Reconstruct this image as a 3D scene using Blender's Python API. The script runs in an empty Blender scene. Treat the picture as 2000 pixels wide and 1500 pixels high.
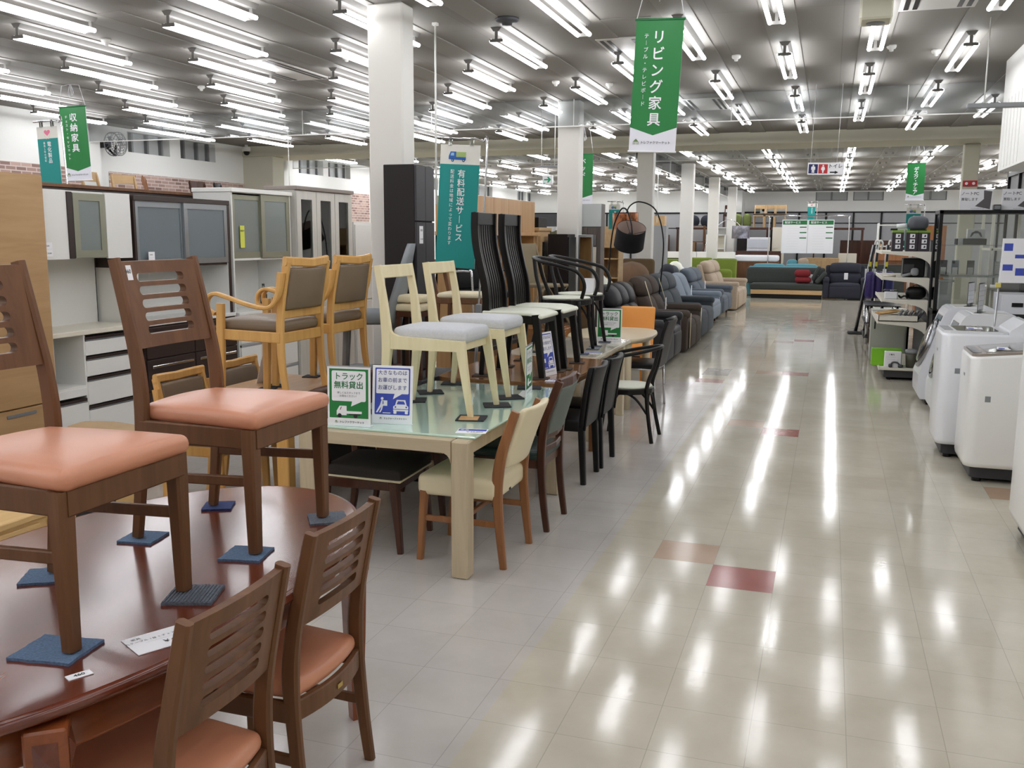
import bpy, bmesh, math, random
from math import sin, cos, pi, radians as R, sqrt
from mathutils import Vector, Matrix
random.seed(7)
SC = bpy.context.scene
COL = SC.collection

# ---------------------------------------------------------------- camera
yaw, pit, rol, FPX = -0.323457239, 0.155789595, 0.00584489145, 1830.64206
f_ = Vector((sin(yaw)*cos(pit), cos(yaw)*cos(pit), -sin(pit)))
r0 = Vector((cos(yaw), -sin(yaw), 0)); u0 = r0.cross(f_)
r_ = cos(rol)*r0+sin(rol)*u0; u_ = -sin(rol)*r0+cos(rol)*u0
cam = bpy.data.cameras.new('camera'); cam.sensor_width = 36; cam.lens = FPX/2000*36
cam.clip_start = .02; cam.clip_end = 200
co = bpy.data.objects.new('camera', cam); COL.objects.link(co)
m = Matrix.Identity(4)
for i in range(3):
    m[i][0] = r_[i]; m[i][1] = u_[i]; m[i][2] = -f_[i]
m[2][3] = 1.65
co.matrix_world = m
SC.camera = co

# ---------------------------------------------------------------- world, view
w = bpy.data.worlds.new('world'); SC.world = w; w.use_nodes = True
w.node_tree.nodes['Background'].inputs[0].default_value = (.9, .93, 1, 1)
w.node_tree.nodes['Background'].inputs[1].default_value = .05
SC.view_settings.view_transform = 'Standard'; SC.view_settings.look = 'None'
SC.view_settings.gamma = 1; SC.view_settings.use_curve_mapping = False
SC.view_settings.exposure = 0.12
TUBE_STRENGTH = 14.0
try:
    SC.cycles.use_light_tree = True
    SC.cycles.use_denoising = True
    SC.cycles.max_bounces = 7; SC.cycles.diffuse_bounces = 4; SC.cycles.glossy_bounces = 4
    SC.cycles.transparent_max_bounces = 16; SC.cycles.transmission_bounces = 6
    SC.cycles.caustics_reflective = False; SC.cycles.caustics_refractive = False
    SC.cycles.sample_clamp_indirect = 4
except Exception:
    pass

# ---------------------------------------------------------------- mesh helper
class MB:
    def __init__(s):
        s.v = []; s.f = []; s.sm = []; s.mi = []; s.m = 0; s.X = None
    def add(s, vs, fs, smooth=False):
        o = len(s.v)
        for p in vs:
            p = Vector(p)
            s.v.append(tuple(s.X @ p if s.X is not None else p))
        for f in fs:
            s.f.append([o+i for i in f]); s.sm.append(smooth); s.mi.append(s.m)
        return s
    def box(s, x0, y0, z0, x1, y1, z1, c=0):
        if x0 > x1: x0, x1 = x1, x0
        if y0 > y1: y0, y1 = y1, y0
        if z0 > z1: z0, z1 = z1, z0
        c = min(c, (x1-x0)/2.2, (y1-y0)/2.2, (z1-z0)/2.2)
        if c <= 0:
            vs = [(x, y, z) for x in (x0, x1) for y in (y0, y1) for z in (z0, z1)]
            return s.add(vs, [(0,1,3,2),(4,6,7,5),(0,4,5,1),(2,3,7,6),(0,2,6,4),(1,5,7,3)])
        lo = (x0, y0, z0); hi = (x1, y1, z1); vs = []; ix = {}
        for sx in (0, 1):
            for sy in (0, 1):
                for sz in (0, 1):
                    sg = (sx, sy, sz)
                    for a in range(3):
                        p = [0]*3
                        for b in range(3):
                            e = hi[b] if sg[b] else lo[b]
                            p[b] = e if b == a else (e-c if sg[b] else e+c)
                        ix[(sx, sy, sz, a)] = len(vs); vs.append(p)
        fs = []
        for a in range(3):
            b, d = [q for q in range(3) if q != a]
            for t in (0, 1):
                q = []
                for (ub, ud) in ((0,0),(1,0),(1,1),(0,1)):
                    k = [0]*3; k[a] = t; k[b] = ub; k[d] = ud
                    q.append(ix[(k[0],k[1],k[2],a)])
                fs.append(q)
            for ub in (0, 1):
                for ud in (0, 1):
                    q = []
                    for (t, ax) in ((0,b),(1,b),(1,d),(0,d)):
                        k = [0]*3; k[a] = t; k[b] = ub; k[d] = ud
                        q.append(ix[(k[0],k[1],k[2],ax)])
                    fs.append(q)
        for sx in (0, 1):
            for sy in (0, 1):
                for sz in (0, 1):
                    fs.append([ix[(sx,sy,sz,a)] for a in range(3)])
        return s.add(vs, fs)
    def sweep(s, pts, sec, side=None, scales=None, closed=False, smooth=False, caps=True):
        pts = [Vector(p) for p in pts]; n = len(pts); k = len(sec); vs = []
        prev = None
        for i, p in enumerate(pts):
            if closed: t = pts[(i+1) % n]-pts[i-1]
            else: t = pts[min(i+1, n-1)]-pts[max(i-1, 0)]
            t.normalize()
            if side is not None:
                a = Vector(side); a = (a-t*a.dot(t)).normalized()
            else:
                if prev is None:
                    a = Vector((0,0,1)) if abs(t.z) < .9 else Vector((1,0,0))
                else: a = prev
                a = (a-t*a.dot(t)).normalized(); prev = a
            b = t.cross(a)
            sc = scales[i] if scales else 1
            if not isinstance(sc, tuple): sc = (sc, sc)
            for (x, y) in sec: vs.append(p+a*(x*sc[0])+b*(y*sc[1]))
        fs = []
        for i in range(n if closed else n-1):
            j = (i+1) % n
            for q in range(k):
                r = (q+1) % k
                fs.append((i*k+q, i*k+r, j*k+r, j*k+q))
        o = len(s.v)
        s.add(vs, fs, smooth)
        if caps and not closed:
            s.f.append([o+q for q in range(k)]); s.sm.append(False); s.mi.append(s.m)
            s.f.append([o+(n-1)*k+q for q in range(k)]); s.sm.append(False); s.mi.append(s.m)
        return s
    def tube(s, pts, r, n=10, scales=None, closed=False, side=None):
        return s.sweep(pts, [(r*cos(2*pi*i/n), r*sin(2*pi*i/n)) for i in range(n)], side, scales, closed, True)
    def bar(s, pts, w, d, side, c=.004, scales=None):
        c = min(c, w/3, d/3); w /= 2; d /= 2
        return s.sweep(pts, [(w-c,d),(w,d-c),(w,-d+c),(w-c,-d),(-w+c,-d),(-w,-d+c),(-w,d-c),(-w+c,d)], side, scales)
    def lathe(s, prof, n=24, c=(0,0,0), sx=1, sy=1, smooth=True, power=2.0, caps=True):
        vs = []; k = len(prof)
        for i in range(n):
            a = 2*pi*i/n; ca, sa = cos(a), sin(a)
            e = 2/power
            ca = math.copysign(abs(ca)**e, ca); sa = math.copysign(abs(sa)**e, sa)
            for (r, z) in prof: vs.append((c[0]+r*ca*sx, c[1]+r*sa*sy, c[2]+z))
        fs = []
        for i in range(n):
            j = (i+1) % n
            for q in range(k-1): fs.append((i*k+q, j*k+q, j*k+q+1, i*k+q+1))
        o = len(s.v)
        s.add(vs, fs, smooth)
        for q in (0, k-1):
            if caps and prof[q][0] > 1e-6:
                s.f.append([o+i*k+q for i in range(n)]); s.sm.append(False); s.mi.append(s.m)
        return s
    def prism(s, poly, a0, a1, axis='y', smooth=False):
        """poly in the plane across axis: y -> (x,z), x -> (y,z), z -> (x,y)"""
        def mk(p, a):
            return (p[0], a, p[1]) if axis == 'y' else ((a, p[0], p[1]) if axis == 'x' else (p[0], p[1], a))
        n = len(poly)
        vs = [mk(p, a0) for p in poly]+[mk(p, a1) for p in poly]
        fs = [(i, (i+1) % n, n+(i+1) % n, n+i) for i in range(n)]
        o = len(s.v)
        s.add(vs, fs, smooth)
        for q in (0, n):
            s.f.append([o+q+i for i in range(n)]); s.sm.append(False); s.mi.append(s.m)
        return s
    def cushion(s, x0, y0, z0, x1, y1, z1, r=.02, puff=0., puffx=0., puffy=0., n=4, wy=None, back=0., pw=2):
        """rounded soft box; puff lifts the top, wy(t) scales the y width along x (t 0..1), back pulls in corners"""
        if y0 > y1: y0, y1 = y1, y0
        h = Vector(((x1-x0)/2, (y1-y0)/2, (z1-z0)/2)); c = Vector(((x0+x1)/2, (y0+y1)/2, (z0+z1)/2))
        r = min(r, h.x, h.y, h.z)
        def cs(H):
            e = [-H, -H+.18*r, -H+.5*r, -H+r]
            mid = [(-H+r)+(2*(H-r))*i/(n) for i in range(1, n)] if H-r > 1e-5 else []
            out = e+mid+[H-r, H-.5*r, H-.18*r, H]
            o2 = [out[0]]
            for q in out[1:]:
                if q-o2[-1] > 1e-6: o2.append(q)
            return o2
        ax = [cs(h.x), cs(h.y), cs(h.z)]; vs = []; ix = {}
        N = [len(a) for a in ax]
        def vid(i, j, k):
            if (i, j, k) not in ix:
                p = Vector((ax[0][i], ax[1][j], ax[2][k]))
                q = Vector([max(-(h[b]-r), min(h[b]-r, p[b])) for b in range(3)])
                d = p-q
                if d.length > 1e-9: p = q+d.normalized()*r
                fx, fy, fz = [max(0, 1-abs(p[b]/h[b])**pw) if h[b] else 0 for b in range(3)]
                if p.z > -h.z+r: p.z += puff*fx*fy*(1 if p.z > 0 else 0)
                if puffx: p.x += math.copysign(puffx, p.x)*fy*fz
                if puffy: p.y += math.copysign(puffy, p.y)*fx*fz
                t = (p.x+h.x)/(2*h.x)
                if wy: p.y *= wy(t)
                if back: p.x += back*(p.y/h.y)**2*(1-t)
                ix[(i, j, k)] = len(vs); vs.append(p+c)
            return ix[(i, j, k)]
        fs = []
        for a in range(3):
            b, d = [q for q in range(3) if q != a]
            for e in (0, N[a]-1):
                for i in range(N[b]-1):
                    for j in range(N[d]-1):
                        q = []
                        for (ii, jj) in ((i,j),(i+1,j),(i+1,j+1),(i,j+1)):
                            k = [0]*3; k[a] = e; k[b] = ii; k[d] = jj; q.append(vid(*k))
                        fs.append(q)
        return s.add(vs, fs, True)
    def quad(s, a, b, c, d): return s.add([a, b, c, d], [(0,1,2,3)])
    def build(s, name, mats, parent=None, norm=True):
        me = bpy.data.meshes.new(name); me.from_pydata(s.v, [], s.f)
        if norm:
            bm = bmesh.new(); bm.from_mesh(me); bmesh.ops.recalc_face_normals(bm, faces=bm.faces); bm.to_mesh(me); bm.free()
        me.polygons.foreach_set('use_smooth', s.sm)
        if not isinstance(mats, (list, tuple)): mats = [mats]
        for mm in mats: me.materials.append(mm)
        if len(mats) > 1: me.polygons.foreach_set('material_index', s.mi)
        me.update()
        return link(name, me, parent)

def link(name, data, parent=None):
    o = bpy.data.objects.new(name, data); COL.objects.link(o)
    if parent is not None: o.parent = parent
    return o
def tag(o, label=None, cat=None, group=None, kind=None):
    if label: o['label'] = label
    if cat: o['category'] = cat
    if group: o['group'] = group
    if kind: o['kind'] = kind
    return o
def thing(name, label, cat, loc=(0,0,0), rz=0, group=None, rx=0, ry=0):
    o = bpy.data.objects.new(name, None); COL.objects.link(o); o.empty_display_size = .1
    o.location = loc; o.rotation_euler = (R(rx), R(ry), R(rz))
    return tag(o, label, cat, group)
KIDS = {}
def kids(o):
    return [c for c in bpy.data.objects if c.parent == o]
def dup(root, loc, rz, label=None, group=None):
    r = root.copy(); COL.objects.link(r); r.location = loc; r.rotation_euler = (0, 0, R(rz))
    if label: r['label'] = label
    if group: r['group'] = group
    for ch in kids(root):
        c = ch.copy(); COL.objects.link(c); c.parent = r
        for g in kids(ch):
            d = g.copy(); COL.objects.link(d); d.parent = c
    return r
def struct(o):
    o['kind'] = 'structure'; return o

# ---------------------------------------------------------------- materials
def lin(c): return tuple((x/255/12.92 if x/255 <= .04045 else ((x/255+.055)/1.055)**2.4) for x in c)
def newmat(name):
    mt = bpy.data.materials.new(name); mt.use_nodes = True
    nt = mt.node_tree; return mt, nt, nt.nodes['Principled BSDF']
def nz(nt, scale, sc3=(1,1,1), detail=4, rough=.55):
    tc = nt.nodes.new('ShaderNodeTexCoord'); mp = nt.nodes.new('ShaderNodeMapping')
    mp.inputs['Scale'].default_value = sc3
    n = nt.nodes.new('ShaderNodeTexNoise'); n.inputs['Scale'].default_value = scale
    n.inputs['Detail'].default_value = detail; n.inputs['Roughness'].default_value = rough
    nt.links.new(tc.outputs['Object'], mp.inputs['Vector']); nt.links.new(mp.outputs['Vector'], n.inputs['Vector'])
    return n
def ramp(nt, fac, c1, c2, a=.35, b=.65):
    r = nt.nodes.new('ShaderNodeValToRGB'); e = r.color_ramp.elements
    e[0].position = a; e[1].position = b
    e[0].color = (*c1, 1); e[1].color = (*c2, 1)
    nt.links.new(fac, r.inputs['Fac']); return r
def bump(nt, bs, h, strength, dist=.002):
    b = nt.nodes.new('ShaderNodeBump'); b.inputs['Strength'].default_value = strength; b.inputs['Distance'].default_value = dist
    nt.links.new(h, b.inputs['Height']); nt.links.new(b.outputs['Normal'], bs.inputs['Normal'])
def mat(name, rgb, rough=.5, metal=0., spec=.5, coat=0., var=0., vs=6, bmp=0., bs=120, sheen=0.):
    mt, nt, b = newmat(name); c = lin(rgb)
    b.inputs['Base Color'].default_value = (*c, 1); b.inputs['Roughness'].default_value = rough
    b.inputs['Metallic'].default_value = metal; b.inputs['Specular IOR Level'].default_value = spec
    b.inputs['Coat Weight'].default_value = coat; b.inputs['Coat Roughness'].default_value = .08
    if sheen: b.inputs['Sheen Weight'].default_value = sheen
    if var:
        n = nz(nt, vs); r = ramp(nt, n.outputs['Fac'], tuple(x*(1-var) for x in c), tuple(min(1, x*(1+var)) for x in c), .3, .7)
        nt.links.new(r.outputs['Color'], b.inputs['Base Color'])
    if bmp:
        n2 = nz(nt, bs, detail=2); bump(nt, b, n2.outputs['Fac'], bmp)
    return mt
def wood(name, c1, c2, rough=.4, scale=9, axis='z', coat=0., spec=.5, a=.3, b=.7):
    mt, nt, bs = newmat(name)
    st = {'x': (.09,1,1), 'y': (1,.09,1), 'z': (1,1,.09)}[axis]
    n = nz(nt, scale*3, st, 5, .6); n.inputs['Distortion'].default_value = .6
    r = ramp(nt, n.outputs['Fac'], lin(c1), lin(c2), a, b)
    nt.links.new(r.outputs['Color'], bs.inputs['Base Color'])
    bs.inputs['Roughness'].default_value = rough; bs.inputs['Coat Weight'].default_value = coat; bs.inputs['Coat Roughness'].default_value = .12
    bs.inputs['Specular IOR Level'].default_value = spec
    bump(nt, bs, n.outputs['Fac'], .05, .001)
    return mt
def emis(name, rgb, s):
    mt, nt, b = newmat(name)
    b.inputs['Base Color'].default_value = (*lin(rgb), 1)
    b.inputs['Emission Color'].default_value = (*lin(rgb), 1); b.inputs['Emission Strength'].default_value = s
    return mt
def pane(name, tint=(1,1,1), refl=.08, opac=0., diff=(200,210,210), rough=.02):
    """thin glass sheet: mostly clear, faint mirror reflection, optional milky part"""
    mt = bpy.data.materials.new(name); mt.use_nodes = True; nt = mt.node_tree; nt.nodes.clear()
    out = nt.nodes.new('ShaderNodeOutputMaterial')
    tr = nt.nodes.new('ShaderNodeBsdfTransparent'); tr.inputs[0].default_value = (*tint, 1)
    gl = nt.nodes.new('ShaderNodeBsdfGlossy'); gl.inputs['Roughness'].default_value = rough
    fr = nt.nodes.new('ShaderNodeFresnel'); fr.inputs[0].default_value = 1.45
    ad = nt.nodes.new('ShaderNodeMath'); ad.operation = 'ADD'; ad.inputs[1].default_value = refl-.04; ad.use_clamp = True
    mx = nt.nodes.new('ShaderNodeMixShader')
    nt.links.new(fr.outputs[0], ad.inputs[0]); nt.links.new(ad.outputs[0], mx.inputs[0])
    base = tr
    if opac:
        df = nt.nodes.new('ShaderNodeBsdfDiffuse'); df.inputs[0].default_value = (*lin(diff), 1)
        m2 = nt.nodes.new('ShaderNodeMixShader'); m2.inputs[0].default_value = opac
        nt.links.new(tr.outputs[0], m2.inputs[1]); nt.links.new(df.outputs[0], m2.inputs[2]); base = m2
    nt.links.new(base.outputs[0], mx.inputs[1]); nt.links.new(gl.outputs[0], mx.inputs[2])
    nt.links.new(mx.outputs[0], out.inputs[0])
    return mt

M = {}
M['white'] = mat('white_paint', (236,236,232), .45)
M['wall'] = mat('wall_paint', (238,238,234), .7)
M['pillar'] = mat('pillar_paint', (222,220,214), .55)
M['beam'] = mat('beam_paint', (206,203,184), .6)
M['chrome'] = mat('chrome', (215,215,218), .15, 1)
M['steel'] = mat('brushed_steel', (170,172,175), .32, 1)
M['black'] = mat('black_satin', (16,15,16), .4, spec=.3)
M['blackwood'] = wood('black_stained_wood', (11,9,9), (19,16,15), .34, 9, spec=.3)
M['blackleather'] = mat('black_leather', (15,14,16), .42, bmp=.25, bs=260, spec=.35)
M['darkgrey'] = mat('dark_grey', (64,64,68), .5)
M['grey'] = mat('mid_grey', (140,142,145), .55)
M['paper'] = mat('paper', (242,242,246), .6)
M['ink'] = mat('ink_black', (28,28,32), .6)
M['green'] = mat('sign_green', (22,120,54), .5)
M['greenink'] = mat('sign_green_ink', (20,110,56), .55)
M['teal'] = mat('teal_cloth', (18,140,136), .65)
M['blue'] = mat('sign_blue', (58,78,178), .5)
M['blueink'] = mat('sign_blue_ink', (62,72,140), .5)
M['red'] = mat('sign_red', (190,42,48), .5)
M['navy'] = mat('sign_navy', (28,32,92), .5)
M['plastic'] = mat('white_plastic', (238,239,242), .3, coat=.3)

# ---------------------------------------------------------------- lettering
FACE = {'-y': lambda x, y, e: (x, -e, y), '+x': lambda x, y, e: (e, x, y), '+z': lambda x, y, e: (x, y, e), '-x': lambda x, y, e: (-e, -x, y)}
def text_mesh(s, size, bold=0., space=1.0, line=1.0, align='CENTER'):
    c = bpy.data.curves.new('t', 'FONT'); c.body = s; c.size = size; c.offset = bold*size; c.space_character = space; c.space_line = line
    c.align_x = align; c.align_y = 'CENTER'; c.resolution_u = 3
    o = bpy.data.objects.new('t', c); COL.objects.link(o)
    dg = bpy.context.evaluated_depsgraph_get()
    me = bpy.data.meshes.new_from_object(o.evaluated_get(dg))
    bpy.data.objects.remove(o); bpy.data.curves.remove(c)
    return me
def lettering(name, items, mt, parent, face='-y', eps=.0015):
    """items: (string, x, y, size[, bold[, sx]]) laid out in the sign's own plane, one mesh"""
    b = MB()
    for it in items:
        s, x, y, size = it[:4]; bold = it[4] if len(it) > 4 else .0; sx = it[5] if len(it) > 5 else 1
        me = text_mesh(s, size)
        d = bold*size*.55; fs = [list(p.vertices) for p in me.polygons]
        for q, (ox, oy) in enumerate(((0,0),(-d,0),(d,0),(0,-d),(0,d)) if bold else ((0,0),)):
            b.add([FACE[face](v.co.x*sx+x+ox, v.co.y+y+oy, eps+q*2e-5) for v in me.vertices], fs)
        bpy.data.meshes.remove(me)
    return b.build(name, mt, parent, norm=False)
def vertical(s, x, y0, step, size, bold=0.):
    return [(('\ufe31' if ch == 'ー' else ch), x, y0-i*step, size, bold) for i, ch in enumerate(s)]
def flat(b, poly, face='-y', eps=.001):
    b.add([FACE[face](x, y, eps) for (x, y) in poly], [list(range(len(poly)))])
def rrect(x0, y0, x1, y1, r, n=4):
    out = []
    for (cx, cy, a) in ((x1-r, y1-r, 0), (x0+r, y1-r, 90), (x0+r, y0+r, 180), (x1-r, y0+r, 270)):
        for i in range(n+1):
            t = R(a+90*i/n); out.append((cx+r*cos(t), cy+r*sin(t)))
    return out
def circ(x, y, r, n=14, sy=1): return [(x+r*cos(2*pi*i/n), y+r*sy*sin(2*pi*i/n)) for i in range(n)]
def bez(p, n=16):
    """Catmull-Rom through the points"""
    p = [Vector(q) for q in p]; out = []
    for i in range(len(p)-1):
        a = p[max(i-1, 0)]; b = p[i]; c = p[i+1]; d = p[min(i+2, len(p)-1)]
        for k in range(n):
            t = k/n
            out.append(.5*((2*b)+(c-a)*t+(2*a-5*b+4*c-d)*t*t+(3*b-a-3*c+d)*t**3))
    out.append(p[-1]); return out
# ================================================================ SETTING
CEIL = 3.28
T = .309; TX0 = -.4786; TY0 = 4.375
def floor_mat(name, c1, c2, rough, seed=0.):
    mt, nt, bs = newmat(name)
    tc = nt.nodes.new('ShaderNodeTexCoord'); mp = nt.nodes.new('ShaderNodeMapping')
    mp.inputs['Location'].default_value = (-TX0/T+100, -TY0/T+100, 0); mp.inputs['Scale'].default_value = (1/T, 1/T, 1)
    nt.links.new(tc.outputs['Object'], mp.inputs['Vector'])
    fl = nt.nodes.new('ShaderNodeVectorMath'); fl.operation = 'FLOOR'; nt.links.new(mp.outputs[0], fl.inputs[0])
    wn = nt.nodes.new('ShaderNodeTexWhiteNoise'); wn.noise_dimensions = '2D'; nt.links.new(fl.outputs[0], wn.inputs['Vector'])
    n = nz(nt, 1.3, (1,1,1), 6, .65)
    mm = nt.nodes.new('ShaderNodeMath'); mm.operation = 'MULTIPLY_ADD'; mm.inputs[1].default_value = .09
    nt.links.new(wn.outputs['Value'], mm.inputs[0]); nt.links.new(n.outputs['Fac'], mm.inputs[2])
    r = ramp(nt, mm.outputs[0], lin(c1), lin(c2), .38, .78)
    # seams between the tiles
    fr = nt.nodes.new('ShaderNodeVectorMath'); fr.operation = 'FRACTION'; nt.links.new(mp.outputs[0], fr.inputs[0])
    sp = nt.nodes.new('ShaderNodeSeparateXYZ'); nt.links.new(fr.outputs[0], sp.inputs[0])
    def edge(s):
        a = nt.nodes.new('ShaderNodeMath'); a.operation = 'PINGPONG'; a.inputs[1].default_value = .5; nt.links.new(s, a.inputs[0])
        b = nt.nodes.new('ShaderNodeMath'); b.operation = 'LESS_THAN'; b.inputs[1].default_value = .0045; nt.links.new(a.outputs[0], b.inputs[0]); return b
    ex, ey = edge(sp.outputs['X']), edge(sp.outputs['Y'])
    mx = nt.nodes.new('ShaderNodeMath'); mx.operation = 'MAXIMUM'; nt.links.new(ex.outputs[0], mx.inputs[0]); nt.links.new(ey.outputs[0], mx.inputs[1])
    k = nt.nodes.new('ShaderNodeMath'); k.operation = 'MULTIPLY'; k.inputs[1].default_value = .38; nt.links.new(mx.outputs[0], k.inputs[0])
    mc = nt.nodes.new('ShaderNodeMix'); mc.data_type = 'RGBA'; mc.inputs['B'].default_value = (*lin((120,112,100)), 1)
    nt.links.new(k.outputs[0], mc.inputs['Factor']); nt.links.new(r.outputs['Color'], mc.inputs['A'])
    nt.links.new(mc.outputs['Result'], bs.inputs['Base Color'])
    # worn wax: gloss varies, surface slightly wavy
    n2 = nz(nt, 2.2, (1,1,1), 5, .7); mr = nt.nodes.new('ShaderNodeMapRange')
    mr.inputs['From Min'].default_value = .35; mr.inputs['From Max'].default_value = .7
    mr.inputs['To Min'].default_value = rough; mr.inputs['To Max'].default_value = rough+.06
    nt.links.new(n2.outputs['Fac'], mr.inputs['Value']); nt.links.new(mr.outputs[0], bs.inputs['Roughness'])
    n3 = nz(nt, 26, (1,1,1), 4, .6); bump(nt, bs, n3.outputs['Fac'], .10, .002)
    bs.inputs['Specular IOR Level'].default_value = .75
    return mt
M['floor'] = floor_mat('waxed_vinyl_tile', (190,183,166), (209,203,188), .075)
M['floor2'] = floor_mat('worn_vinyl_tile', (188,183,178), (206,202,198), .12)
M['floor_red'] = floor_mat('red_vinyl_tile', (150,84,78), (166,100,92), .12)
M['floor_tan'] = floor_mat('tan_vinyl_tile', (176,148,124), (190,164,142), .12)
M['floor_gry'] = floor_mat('grey_vinyl_tile', (140,136,130), (156,152,146), .12)
def cell(x, y): return (math.floor((x-TX0)/T+1e-6), math.floor((y-TY0)/T+1e-6))
SPEC = {cell(-.32,4.53): 2, cell(-.63,4.84): 3, cell(-.35,8.3): 2, cell(-.63,8.6): 3, cell(-1.3,11.15): 2, cell(-1.3,11.5): 4, cell(-1.3,11.8): 4,
        cell(-.35,12.05): 2, cell(-.65,11.95): 3, cell(-.3,15.9): 2, cell(-.62,15.7): 3, cell(-.3,19.9): 2, cell(-.3,24.6): 4, cell(1.35,6.6): 3}
b = MB()
xs = [-11.0]+[TX0+T*i for i in range(-33, 26)]+[7.6]; ys = [-5.2]+[TY0+T*i for i in range(-30, 100)]+[35.3]
SEAM = -1.052
xs = sorted(xs+[SEAM])
NX = len(xs)
vs = [(x, y, 0) for y in ys for x in xs]; fs = []
for j in range(len(ys)-1):
    for i in range(NX-1):
        b.mi.append(SPEC.get(cell((xs[i]+xs[i+1])/2, (ys[j]+ys[j+1])/2), 1 if xs[i] < SEAM-1e-6 and ys[j] < 10.6 else 0)); b.sm.append(False)
        fs.append([j*NX+i, j*NX+i+1, (j+1)*NX+i+1, (j+1)*NX+i])
b.v = vs; b.f = fs
struct(b.build('floor', [M['floor'], M['floor2'], M['floor_red'], M['floor_tan'], M['floor_gry']]))

# ceiling boards with faint seams
mt, nt, bs = newmat('ceiling_board')
tc = nt.nodes.new('ShaderNodeTexCoord'); br = nt.nodes.new('ShaderNodeTexBrick')
br.offset = 0; br.inputs['Color1'].default_value = (*lin((128,124,118)), 1); br.inputs['Color2'].default_value = (*lin((124,120,115)), 1)
br.inputs['Mortar'].default_value = (*lin((112,108,104)), 1); br.inputs['Scale'].default_value = 1; br.inputs['Mortar Size'].default_value = .004
br.inputs['Brick Width'].default_value = .93; br.inputs['Row Height'].default_value = 1.22
nt.links.new(tc.outputs['Object'], br.inputs['Vector']); nt.links.new(br.outputs['Color'], bs.inputs['Base Color']); bs.inputs['Roughness'].default_value = .75
M['ceil'] = mt
struct(MB().box(-11, -5.2, CEIL, 7.6, 35.3, CEIL+.1).build('ceiling', M['ceil']))

ROWX = lambda k: .255-.708*k
YE, YO = 7.26, 6.04      # tube starts of even and odd rows
M['strip'] = mat('lighting_rail_cover', (130,127,121), .6)
b = MB()
for k in range(-3, 15):
    b.box(ROWX(k)-.12, -4.6, CEIL-.008, ROWX(k)+.12, 15.4, CEIL+.01)
struct(b.build('trim_1', M['strip']))
b = MB()
for k in range(-9, 15):
    b.box(ROWX(k)-.12, 16.5, CEIL-.012, ROWX(k)+.12, 34.0, CEIL+.01)
    if k % 2 == 1:                              # empty rails between the lit rows
        for q in range(14):
            for s in (-.06, .06): b.box(ROWX(k)+s-.018, 17+q*1.22, CEIL-.05, ROWX(k)+s+.018, 17.05+q*1.22, CEIL)
struct(b.build('trim_2', M['strip']))

# crossbeam
struct(MB().box(-10.6, 15.4, 3.10, 2.9, 16.45, CEIL+.02, .01).build('trim_3', M['beam']))

# pillars
for i, Y in enumerate((6.3, 11.3, 16.3, 21.3, 26.3, 31.3)):
    b = MB().box(-3.22, Y, 0, -2.945, Y+.2, CEIL, .012)
    if Y > 15: b = MB().box(-3.22, Y, 0, -2.945, Y+.25, 3.1 if Y < 17 else CEIL, .012)
    tag(struct(b.build('pillar', M['pillar'])), ['white painted pillar behind the tall dark brown cabinet','white painted pillar beside the grey and wood tall cabinet','white pillar below the green banner, behind the arc lamps','third of the far white pillars, counted after the banner','fourth far white pillar in the row','last white pillar before the far wall'][i], 'pillar')
tag(struct(MB().box(-8.2, 16.05, 0, -7.85, 16.35, 3.1, .01).build('pillar', M['beam'])), 'cream pillar near the brick papered left wall', 'pillar')
tag(struct(MB().box(1.87, 16.2, 0, 2.09, 16.42, 3.1, .01).build('pillar', M['beam'])), 'cream pillar with a red fire sign behind the glass showcase', 'pillar')
tag(struct(MB().box(-10.55, 15.42, 0, -9.86, 15.8, 3.1, .01).build('pillar', M['beam'])), 'wide cream pilaster on the left wall under the beam', 'pillar')

# brick wallpaper
mt, nt, bs = newmat('brick_wallpaper')
tc = nt.nodes.new('ShaderNodeTexCoord'); mp = nt.nodes.new('ShaderNodeMapping'); mp.inputs['Rotation'].default_value = (R(90), 0, R(90))
sx = nt.nodes.new('ShaderNodeSeparateXYZ'); cx = nt.nodes.new('ShaderNodeCombineXYZ')
nt.links.new(tc.outputs['Object'], sx.inputs[0]); nt.links.new(sx.outputs['Y'], cx.inputs['X']); nt.links.new(sx.outputs['Z'], cx.inputs['Y'])
br = nt.nodes.new('ShaderNodeTexBrick'); br.inputs['Scale'].default_value = 1; br.inputs['Brick Width'].default_value = .17; br.inputs['Row Height'].default_value = .055
br.inputs['Mortar Size'].default_value = .008; br.inputs['Color1'].default_value = (*lin((128,98,90)), 1); br.inputs['Color2'].default_value = (*lin((196,166,154)), 1)
br.inputs['Mortar'].default_value = (*lin((212,196,188)), 1); br.inputs['Bias'].default_value = .1
nt.links.new(cx.outputs[0], br.inputs['Vector']); nt.links.new(br.outputs['Color'], bs.inputs['Base Color']); bs.inputs['Roughness'].default_value = .7
M['brick'] = mt
M['shutter'] = mat('grey_window_shutter', (176,178,178), .5)
M['frame'] = mat('window_frame_grey', (120,122,122), .4, .3)

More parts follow.
